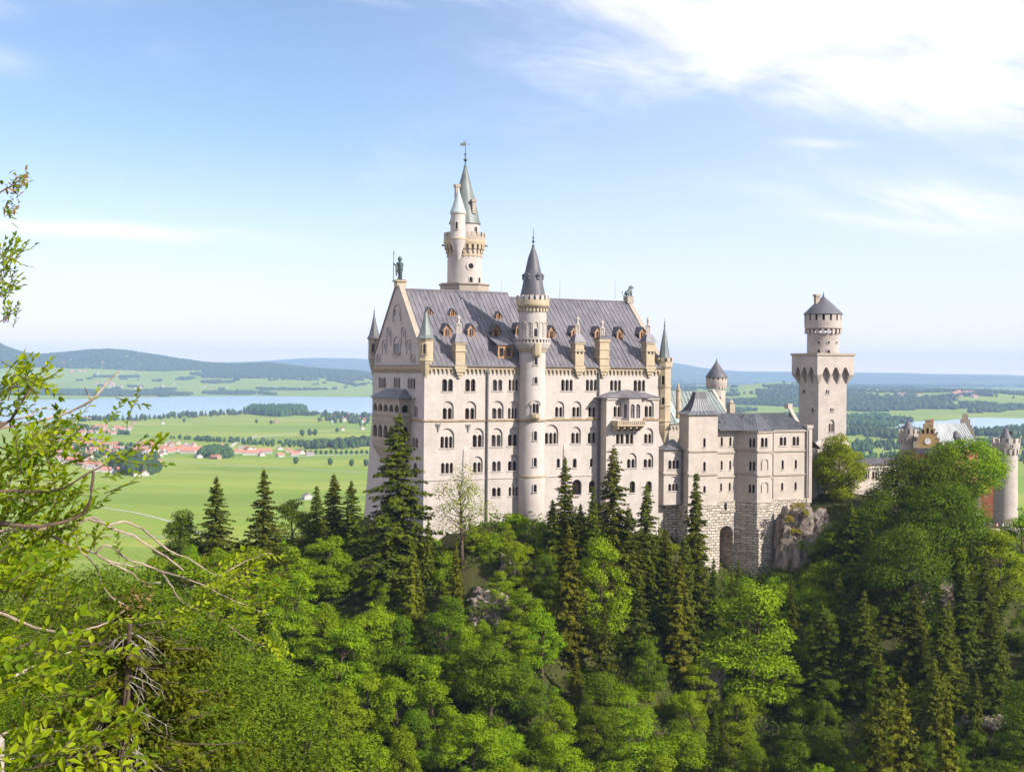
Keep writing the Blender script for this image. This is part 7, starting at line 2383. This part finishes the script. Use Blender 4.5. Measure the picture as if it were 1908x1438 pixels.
def hill_woods():
    rng = np.random.default_rng(77)
    lakep = [tuple(p) for p in LAKE]; pondp = [tuple(p) for p in POND]
    N = 900000
    t = rng.uniform(-.46, .46, N)
    D = np.exp(rng.uniform(math.log(4700), math.log(17500), N))
    Y = D / np.sqrt(1 + t * t); X = t * Y
    ok = ~in_poly(X, Y, lakep) & ~in_poly(X, Y, pondp)
    ok &= ~((t < .02) & (D < 8600))
    f = fbm(X / 900, Y / 800, 15, 4) + .52 * (fbm(X / 140, Y / 140, 16, 3) - .5)
    h = valley_h(X, Y)
    west = (t < -.06)
    thr = np.where(west, .625, .605)
    # wooded ridge tops in the west, wooded far shores
    thr = np.where(west & (h > 150 + 40 * fbm(X / 500, Y / 500, 4, 2)), .05, thr)
    thr = np.where(west & (t > -.24) & (h > 105 + 20 * fbm(X / 400, Y / 400, 4, 2)), .2, thr)
    # far shore of the western lake
    shore = (t < .05) & (D < 9900) & (D > 9050)
    thr = np.where(shore & (fbm(X / 500, Y / 500, 33, 2) > .42), .22, thr)
    thr = np.where((t > .1) & (D > 6400) & (D < 8600), .60, thr)
    ok &= f > thr
    ok &= ~((t > .1) & (D < 5600) & (f < .56))
    X, Y, D, t = X[ok], Y[ok], D[ok], t[ok]
    # visible thinning: farther trees stand for wider crowns
    for nm, sel, sd in (('dark woods and copses on the hills beyond the left lake', t < -.02, 1), ('dark woods and copses across the rolling country on the right', t >= -.02, 2)):
        i = np.where(sel)[0]
        i = rng.permutation(i)[:(60000 if sd == 1 else 26000)]
        wood(nm, X[i], Y[i], 11, 20, 40 + sd, .6, wide=1.3 if sd == 1 else 1.15)
hill_woods()
# single trees in the meadows
def lone(px, py, h, label, group):
    p = ground_at(px, py)
    v, f = _ftm[3]
    o = link('meadow_tree', LONE, None, p, random.uniform(0, 6), (h * .8, h * .8, h))
    tag(o, label, 'tree', group)
LONE = npmesh('meadow_tree', _ftm[2][0], _ftm[2][1], 'far_tree_leaf', smooth=True)
for px, py in ((563, 812), (577, 811), (587, 811)):
    lone(px, py, 16, 'one of three round trees beside the light track in the meadow', 'trees beside the light track')
for px, py in ((478, 788), (505, 790), (343, 786), (365, 774), (652, 789), (430, 822), (628, 805), (615, 866), (655, 868), (682, 868), (551, 864)):
    lone(px, py, 12, 'small dark tree standing alone in the open meadow', 'lone trees in the meadow')
for k in range(14):
    lone(560 + k * 9.5, 845 + (k % 3) * .7, 8, 'small tree in the planted row east of the village', 'planted row of small trees')

# ---- the village
def house_mesh(w, l, h, rh, roofm, wallm, over=.5):
    m = MB()
    m.box(-w / 2, w / 2, -l / 2, l / 2, -.5, h, 0)
    m.add([(-w / 2, -l / 2, h), (w / 2, -l / 2, h), (0, -l / 2, h + rh)], [(0, 1, 2)], 0)
    m.add([(-w / 2, l / 2, h), (w / 2, l / 2, h), (0, l / 2, h + rh)], [(0, 2, 1)], 0)
    o, k = over, rh / (w / 2)
    a = [(-w / 2 - o, -l / 2 - o, h - o * k), (0, -l / 2 - o, h + rh), (0, l / 2 + o, h + rh), (-w / 2 - o, l / 2 + o, h - o * k)]
    b = [(w / 2 + o, -l / 2 - o, h - o * k), (0, -l / 2 - o, h + rh), (0, l / 2 + o, h + rh), (w / 2 + o, l / 2 + o, h - o * k)]
    for q in (a, b):
        m.loft([[tuple(p) for p in q], [(x, y, z + .25) for x, y, z in q]], 1)
    m.box(w * .12, w * .12 + .7, -.35, .35, h + rh * .5, h + rh + .9, 0)
    for i in range(int(l / 3)):
        y = -l / 2 + 1.5 + i * 3
        for z in (1.2, 3.7):
            if z + 1.2 < h:
                for s in (-1, 1):
                    m.box(s * (w / 2 + .02) - .03, s * (w / 2 + .02) + .03, y - .5, y + .5, z, z + 1.2, 2)
    return m.v, m.f, m.m
HM = []
for i, (w, l, h, rh, r, wl) in enumerate([(11, 14, 4.0, 3.8, 'roof_tile', 'render_white'), (12, 16, 4.2, 4.0, 'roof_tile', 'render_white'), (10, 13, 3.8, 3.4, 'roof_tile_dull', 'render_white'),
                                          (13, 18, 4.6, 4.4, 'roof_tile', 'render_timber'), (11, 15, 4.0, 3.6, 'roof_tile_grey', 'render_white'), (14, 30, 6, 4.4, 'roof_tile', 'render_white')]):
    v, f, mi = house_mesh(w, l, h, rh, r, wl)
    me = bpy.data.meshes.new('house'); me.from_pydata([tuple(p) for p in v], [], f)
    for n_ in (wl, r, 'window_glass'): me.materials.append(MATS[n_])
    me.polygons.foreach_set('material_index', mi)
    HM.append(me)
def houses(poly, n, label, group, seed, z=0.0, dmin=15, kinds=(0, 1, 2, 3, 4), big=0, sc=1.0, hilly=False):
    rng = np.random.default_rng(seed)
    X, Y = sample_poly(poly, n * 12, rng, z)
    placed = []
    for x, y in zip(X, Y):
        if len(placed) >= n: break
        if any((x - a) ** 2 + (y - b) ** 2 < dmin ** 2 for a, b in placed): continue
        placed.append((x, y))
        k = kinds[rng.integers(len(kinds))]
        if big and rng.random() < big: k = 5
        zz_ = float(valley_h(np.array([x]), np.array([y]))[0]) if hilly else 0.0
        o = link('house', HM[k], None, (x, y, zz_), rng.choice([.2, .5, 1.7, 2.0, 1.2]) + rng.normal() * .15, (sc, sc, sc))
        tag(o, label, 'house', group)
houses([(95, 820), (150, 817), (250, 832), (310, 840), (300, 872), (205, 884), (120, 868), (85, 850)], 128, 'white house with red tiled roof in the dense near part of the village', 'houses in the near part of the village', 1, dmin=15, sc=1.02)
houses([(60, 812), (130, 792), (250, 797), (258, 806), (180, 812), (110, 815)], 60, 'small pale house with red roof in the far left part of the village', 'houses in the far part of the village', 2, dmin=16, sc=1.02)
houses([(250, 826), (330, 826), (380, 832), (330, 846), (280, 842)], 28, 'red roofed house in the middle of the village', 'houses in the middle of the village', 3, dmin=16, sc=1.02)
houses([(330, 836), (440, 832), (560, 838), (580, 850), (450, 855), (340, 858)], 28, 'red roofed house or barn along the road at the east end of the village', 'houses at the east end of the village', 4, dmin=24, big=.35, sc=1.02)
houses([(598, 780), (640, 775), (690, 783), (690, 788), (620, 787)], 18, 'red roofed house in the hamlet by the left lake', 'houses of the lakeside hamlet', 5, dmin=24, sc=1.3)
for px, py, k in ((250, 790, 3), (303, 790, 4), (515, 788, 3), (675, 800, 0), (573, 930, 4), (270, 886, 0), (255, 887, 2), (638, 802, 2)):
    p = ground_at(px, py)
    tag(link('barn', HM[k], None, p, .4, (1.1,) * 3), 'lone barn standing apart in the open meadow', 'barn', 'barns in the open meadow')
rgx = np.random.default_rng(3)
def far_houses(tr, dr, n, label, group, seed, sc=1.7):
    rng = np.random.default_rng(seed)
    for _ in range(n):
        t = rng.uniform(*tr); D = rng.uniform(*dr)
        Y_ = D / sqrt(1 + t * t); X_ = t * Y_
        zz_ = float(valley_h(np.array([X_]), np.array([Y_]))[0])
        o = link('house', HM[rng.integers(0, 3)], None, (X_, Y_, zz_), rng.uniform(0, 3), (sc,) * 3)
        tag(o, label, 'house', group)
far_houses((-.325, -.22), (9700, 10400), 20, 'tiny red roofed house on the hillside beyond the left lake', 'houses on the hills beyond the left lake', 11)
far_houses((-.36, -.29), (11000, 11800), 14, 'tiny pale house high on the left hills', 'houses high on the left hills', 12)
far_houses((.30, .36), (7600, 8200), 16, 'tiny pale house in the distant village right of the square tower', 'houses of the distant right village', 13)
# ================================================================ the near tree whose branches hang in from the left
def near_tree():
    rng = np.random.default_rng(9)
    rn = random.Random(9)
    TX, TY = -3.9, 6.6                              # trunk, just outside the picture
    tz = gz(TX, TY)
    t = thing('overhanging_tree', 'near leafy tree whose thin pale branches reach in from the left', 'tree', WORLD, TX, TY, tz)
    m = MB()
    m.tube([(TX, TY, tz - .3), (TX + .05, TY, tz + 3), (TX - .05, TY + .1, 173.5), (TX + .1, TY, 176.5)], [.20, .16, .12, .05], 10)
    m.build('trunk', 'grey_bark', t)
    # branches: image course, distance at both ends, radii in image pixels
    BR = [
     ([(-90, 820), (0, 798), (60, 788), (128, 768), (172, 745), (198, 715), (222, 693)], 6.2, 6.6, 4.2, 1.4, 0),
     ([(172, 745), (163, 735), (158, 723)], 6.45, 6.5, 2.2, 1.2, 0),
     ([(-90, 840), (0, 795), (25, 775), (50, 735), (70, 702)], 5.6, 5.8, 5.0, 1.6, 1),
     ([(-60, 800), (40, 780), (75, 762), (110, 765), (170, 780)], 6.8, 7.1, 2.4, 1.0, 0),
     ([(-90, 925), (0, 915), (60, 915), (110, 912), (150, 890), (195, 865)], 5.6, 5.9, 4.2, 1.8, 1),
     ([(173, 878), (172, 905), (165, 940), (140, 965), (80, 980), (0, 978), (-90, 985)], 5.85, 5.5, 3.2, 4.2, 1),
     ([(-90, 940), (0, 930), (60, 935), (100, 937), (160, 915)], 6.4, 6.6, 3.2, 1.3, 0),
     ([(-90, 1015), (0, 990), (66, 983), (110, 987), (163, 967), (180, 965), (206, 984), (246, 997), (276, 1017), (309, 1037), (342, 1063)], 6.0, 6.6, 4.4, 1.8, 0),
     ([(163, 967), (206, 977), (233, 972), (266, 985), (282, 1000), (306, 1020), (324, 1030), (352, 1040), (380, 1060), (405, 1073)], 6.25, 6.9, 3.0, 1.3, 0),
     ([(-90, 960), (20, 975), (96, 998), (126, 1016), (166, 1026), (199, 1043), (226, 1051), (256, 1056)], 6.1, 6.5, 4.6, 1.6, 0),
     ([(180, 1028), (193, 1016), (213, 1022), (236, 1041), (266, 1051), (299, 1063), (339, 1075), (382, 1091), (405, 1103)], 6.3, 6.9, 3.0, 1.3, 0),
     ([(199, 1043), (213, 1052), (246, 1068), (266, 1085), (299, 1085)], 6.35, 6.5, 2.6, 1.2, 0),
     ([(126, 1016), (150, 1028), (166, 1040), (181, 1060), (189, 1086), (206, 1110), (239, 1130)], 6.2, 6.5, 2.6, 1.1, 0),
     ([(299, 1063), (316, 1086), (332, 1113), (352, 1130), (372, 1138)], 6.6, 6.8, 2.2, 1.0, 0),
     ([(-90, 1110), (0, 1141), (33, 1156), (83, 1173), (133, 1178), (173, 1169), (199, 1160), (233, 1136)], 5.9, 6.3, 4.2, 1.4, 0),
     ([(-90, 1390), (0, 1369), (33, 1357), (83, 1359), (140, 1364)], 5.4, 5.6, 3.8, 1.8, 0),
     ([(20, 1262), (57, 1244), (90, 1226), (133, 1214)], 5.6, 5.7, 4.0, 2.0, 0),
     ([(-90, 1425), (0, 1415), (50, 1409), (106, 1396), (150, 1370)], 5.5, 5.6, 3.2, 1.2, 0),
     ([(-90, 1190), (0, 1215), (80, 1190), (160, 1195), (230, 1215), (290, 1235)], 6.0, 6.3, 3.2, 1.0, 1),
     ([(-60, 420), (0, 360), (25, 345), (52, 322)], 6.5, 6.6, 2.8, 1.0, 1),
     ([(-60, 520), (0, 490), (20, 475), (38, 462)], 6.2, 6.3, 2.2, .8, 1),
     ([(-60, 620), (0, 600), (20, 585), (40, 577)], 6.3, 6.4, 2.0, .8, 1),
     ([(405, 1073), (430, 1060), (470, 1040), (505, 1030)], 6.9, 7.2, 1.4, .7, 0),
     ([(405, 1103), (440, 1120), (475, 1135), (500, 1145)], 6.9, 7.1, 1.4, .7, 0),
     ([(372, 1138), (420, 1160), (460, 1190), (510, 1210)], 6.8, 7.0, 1.3, .7, 0),
    ]
    for pts, d0, d1, r0, r1, dark in BR:
        P, Rr = [], []
        n = len(pts)
        L = 0
        for i in range(n - 1):
            a, b, c, d = [np.array(pts[max(0, min(n - 1, j))], float) for j in (i - 1, i, i + 1, i + 2)]
            for s in (0, .33, .66):
                q = .5 * (2 * b + (c - a) * s + (2 * a - 5 * b + 4 * c - d) * s * s + (3 * b - a - 3 * c + d) * s ** 3)
                k = (i + s) / (n - 1)
                D = d0 + (d1 - d0) * k + .05 * sin(9 * k + r0)
                P.append(at(q[0] + rn.uniform(-1, 1), q[1] + rn.uniform(-1, 1), D))
                Rr.append(.82 * (r0 + (r1 - r0) * k) * D / FPX * rn.uniform(.85, 1.15))
        P.append(at(*pts[-1], d1)); Rr.append(r1 * d1 / FPX)
        m = MB(); m.tube(P, Rr, 6)
        m.build('branch', 'dark_twig' if dark else 'branch_bark', t, smooth=True)
    # leafy sprays: (centre, spread, number of twigs, distance, leaf length, main heading in degrees, material)
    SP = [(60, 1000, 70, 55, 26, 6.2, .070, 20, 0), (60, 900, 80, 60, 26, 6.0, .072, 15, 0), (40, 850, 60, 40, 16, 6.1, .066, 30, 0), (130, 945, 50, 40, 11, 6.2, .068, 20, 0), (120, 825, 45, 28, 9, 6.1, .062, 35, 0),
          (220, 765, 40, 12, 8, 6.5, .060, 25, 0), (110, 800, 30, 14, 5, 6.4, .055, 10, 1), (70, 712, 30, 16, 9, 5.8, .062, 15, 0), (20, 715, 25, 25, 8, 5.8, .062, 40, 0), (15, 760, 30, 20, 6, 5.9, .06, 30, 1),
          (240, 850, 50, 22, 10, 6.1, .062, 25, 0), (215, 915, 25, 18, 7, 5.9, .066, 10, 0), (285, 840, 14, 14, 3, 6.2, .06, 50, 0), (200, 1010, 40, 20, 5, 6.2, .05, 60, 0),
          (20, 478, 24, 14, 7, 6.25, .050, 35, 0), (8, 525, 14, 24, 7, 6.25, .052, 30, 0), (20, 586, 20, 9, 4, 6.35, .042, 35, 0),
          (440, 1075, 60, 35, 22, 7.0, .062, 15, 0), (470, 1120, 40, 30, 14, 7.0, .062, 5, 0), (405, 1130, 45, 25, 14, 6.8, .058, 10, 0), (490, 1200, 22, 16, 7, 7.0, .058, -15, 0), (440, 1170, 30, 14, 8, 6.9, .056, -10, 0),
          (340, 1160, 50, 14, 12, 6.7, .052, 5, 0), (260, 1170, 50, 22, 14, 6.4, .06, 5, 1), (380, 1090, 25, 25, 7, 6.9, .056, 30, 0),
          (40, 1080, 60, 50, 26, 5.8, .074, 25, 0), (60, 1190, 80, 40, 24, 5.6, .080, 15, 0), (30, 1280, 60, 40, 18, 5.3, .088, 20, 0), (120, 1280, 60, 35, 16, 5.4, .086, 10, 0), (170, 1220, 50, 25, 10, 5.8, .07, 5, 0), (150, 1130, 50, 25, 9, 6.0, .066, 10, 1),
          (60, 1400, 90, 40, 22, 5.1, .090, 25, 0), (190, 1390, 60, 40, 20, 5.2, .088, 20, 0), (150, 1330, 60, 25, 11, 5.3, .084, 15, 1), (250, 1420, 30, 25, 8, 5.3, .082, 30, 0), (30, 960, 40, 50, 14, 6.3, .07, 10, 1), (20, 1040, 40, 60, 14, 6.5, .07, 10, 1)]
    V = {0: [], 1: [], 2: []}; F = {0: [], 1: [], 2: []}
    tw = MB()
    def leaf(mat, p, d, up, L):
        d = d / np.linalg.norm(d)
        s = np.cross(d, up); s /= max(np.linalg.norm(s), 1e-6)
        n = np.cross(s, d)
        w = L * rng.uniform(.19, .27)
        c = rng.uniform(-.12, .2) * L
        pts = [p, p + d * L * .35 + s * w + n * w * .35, p + d * L * .72 + s * w * .7 + n * (w * .25 - c * .5), p + d * L - n * c,
               p + d * L * .72 - s * w * .7 + n * (w * .25 - c * .5), p + d * L * .35 - s * w + n * w * .35]
        b = len(V[mat])
        V[mat] += pts
        F[mat] += [(b, b + 1, b + 2, b + 3), (b, b + 3, b + 4, b + 5)]
    for cx, cy, sx, sy, n, D, L, hd, deep in SP:
        L *= .72
        n = max(2, int(n * (1.6 if cx < 140 and cy < 1100 else ((.55 if cy > 1150 else (.5 if cx > 90 and cy < 930 else .8)) if cx < 330 else 1.0))))
        for _ in range(n):
            px, py = cx + rng.normal() * sx * .55, cy + rng.normal() * sy * .55
            if py > 640 and px > 330 and py < 960: continue
            d0 = D + rng.normal() * .22
            p = np.array(at(px, py, d0))
            a = R(hd + rng.normal() * 38)
            h = np.array([cos(a), rng.normal() * .45, sin(a)])
            h /= np.linalg.norm(h)
            k = int(rng.integers(6, 12))
            step = L * rng.uniform(.34, .52)
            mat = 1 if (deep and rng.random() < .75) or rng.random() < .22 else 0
            up = np.array([rng.normal() * .4, -.35 + rng.normal() * .4, 1.0])
            q = p - h * step * k * .5
            path = [q.copy()]
            for i in range(k):
                h = h + np.array([0, 0, .05]) + rng.normal(size=3) * .09; h /= np.linalg.norm(h)
                q = q + h * step
                path.append(q.copy())
                side = np.cross(h, up); side /= max(np.linalg.norm(side), 1e-6)
                sg = 1 if i % 2 else -1
                leaf(mat, q, h * .75 + side * sg * rng.uniform(.5, .95) + rng.normal(size=3) * .12, up + rng.normal(size=3) * .3, L * rng.uniform(.7, 1.2) * (1 - .35 * abs(i / k - .45)))
            leaf(mat, q, h + rng.normal(size=3) * .1, up, L * .9)
            tw.tube(path, [.0022 - .0013 * i / k for i in range(k + 1)], 4)
    # brownish bud clusters on the uppermost twig, a few withered leaves below
    for cx, cy, sx, sy, n in ((28, 350, 20, 22, 60), (18, 390, 14, 18, 50), (45, 335, 10, 10, 24), (258, 1108, 22, 22, 26), (232, 1135, 14, 10, 8)):
        for _ in range(n):
            p = np.array(at(cx + rng.normal() * sx * .6, cy + rng.normal() * sy * .6, 6.4 + rng.normal() * .06))
            mt = 2 if cy > 1000 or rng.random() < .45 else 1
            leaf(mt, p, rng.normal(size=3) + np.array([.6, 0, .4]), np.array([0, -.3, 1.0]), rng.uniform(.022, .04))
    tw.build('sprays', 'dark_twig', t)
    o0 = np.array(ORG[t.name])
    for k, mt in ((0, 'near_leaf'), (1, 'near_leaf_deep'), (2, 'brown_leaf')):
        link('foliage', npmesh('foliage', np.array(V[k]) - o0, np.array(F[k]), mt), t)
near_tree()
# half-bare spruce standing on the near slope
reg(('halfbare', 0), spruce_proto(121, 15, 11.0, 'spruce_needle', .42, .02, .26, .30, 4.2, bare=.08, nb=(5, 8), taper=.60))
p = at(246, 1096, 36)
o = tree(('halfbare', 0), p.x, 36, p.z - gz(p.x, 36) + .4, 'half bare spruce with brown trunk showing on the near left slope', 'spruce', rz=.6, name='spruce_tree')
def dead_wood():
    rn = random.Random(3)
    t = thing('dead_spruce', 'dead grey spruce top with bare drooping branches low on the left', 'tree', WORLD, at(232, 1400, 35).x, 35, gz(at(232, 1400, 35).x, 35))
    p0 = at(226, 1440, 35); g = ORG[t.name][2]
    top = at(243, 1150, 35.2)
    m = MB(); m.tube([(p0.x - .05, 35, g - .3), (p0.x, 35, p0.z), at(236, 1290, 35.1), top], [.19, .15, .10, .05], 8)
    m.build('trunk', 'bark', t)
    for i in range(26):
        k = rn.random()
        a = Vector(p0).lerp(top, k)
        an = rn.uniform(-1.2, 1.2) if i % 3 else rn.uniform(2, 4)
        L = rn.uniform(.5, 1.7) * (1.15 - .6 * k)
        d = Vector((cos(an), -abs(sin(an)) * .6, 0))
        pts = [a + d * L * s + Vector((0, 0, -.42 * L * s ** 1.4)) for s in (0, .3, .6, 1.0)]
        m = MB(); m.tube(pts, [.022, .016, .011, .004], 5)
        for j in range(3):
            s = rn.uniform(.4, .95)
            q = a + d * L * s + Vector((0, 0, -.42 * L * s ** 1.4))
            m.tube([q, q + Vector((d.x * .25 + rn.uniform(-.2, .2), d.y * .3 - .1, -rn.uniform(.12, .4)))], [.008, .003], 4)
        m.build('branch', 'dead_wood', t)
dead_wood()
def stump():
    c = at(4, 1408, 9.5)
    g = gz(c.x - .05, 9.5)
    t = thing('broken_trunk', 'pale broken trunk at the lower left edge behind the leaves', 'tree stump', WORLD, c.x - .06, 9.5, g)
    m = MB()
    rings = []
    rn = random.Random(2)
    for k, z in enumerate(np.linspace(g - .2, c.z + .10, 7)):
        r = .07 * (1.25 - .25 * k / 6)
        rings.append([(c.x - .06 + r * cos(2 * pi * j / 12) * rn.uniform(.9, 1.1), 9.5 + r * sin(2 * pi * j / 12), z + (rn.uniform(-.05, .06) if k == 6 else 0)) for j in range(12)])
    m.loft(rings)
    m.build('trunk', 'dead_wood', t)
stump()
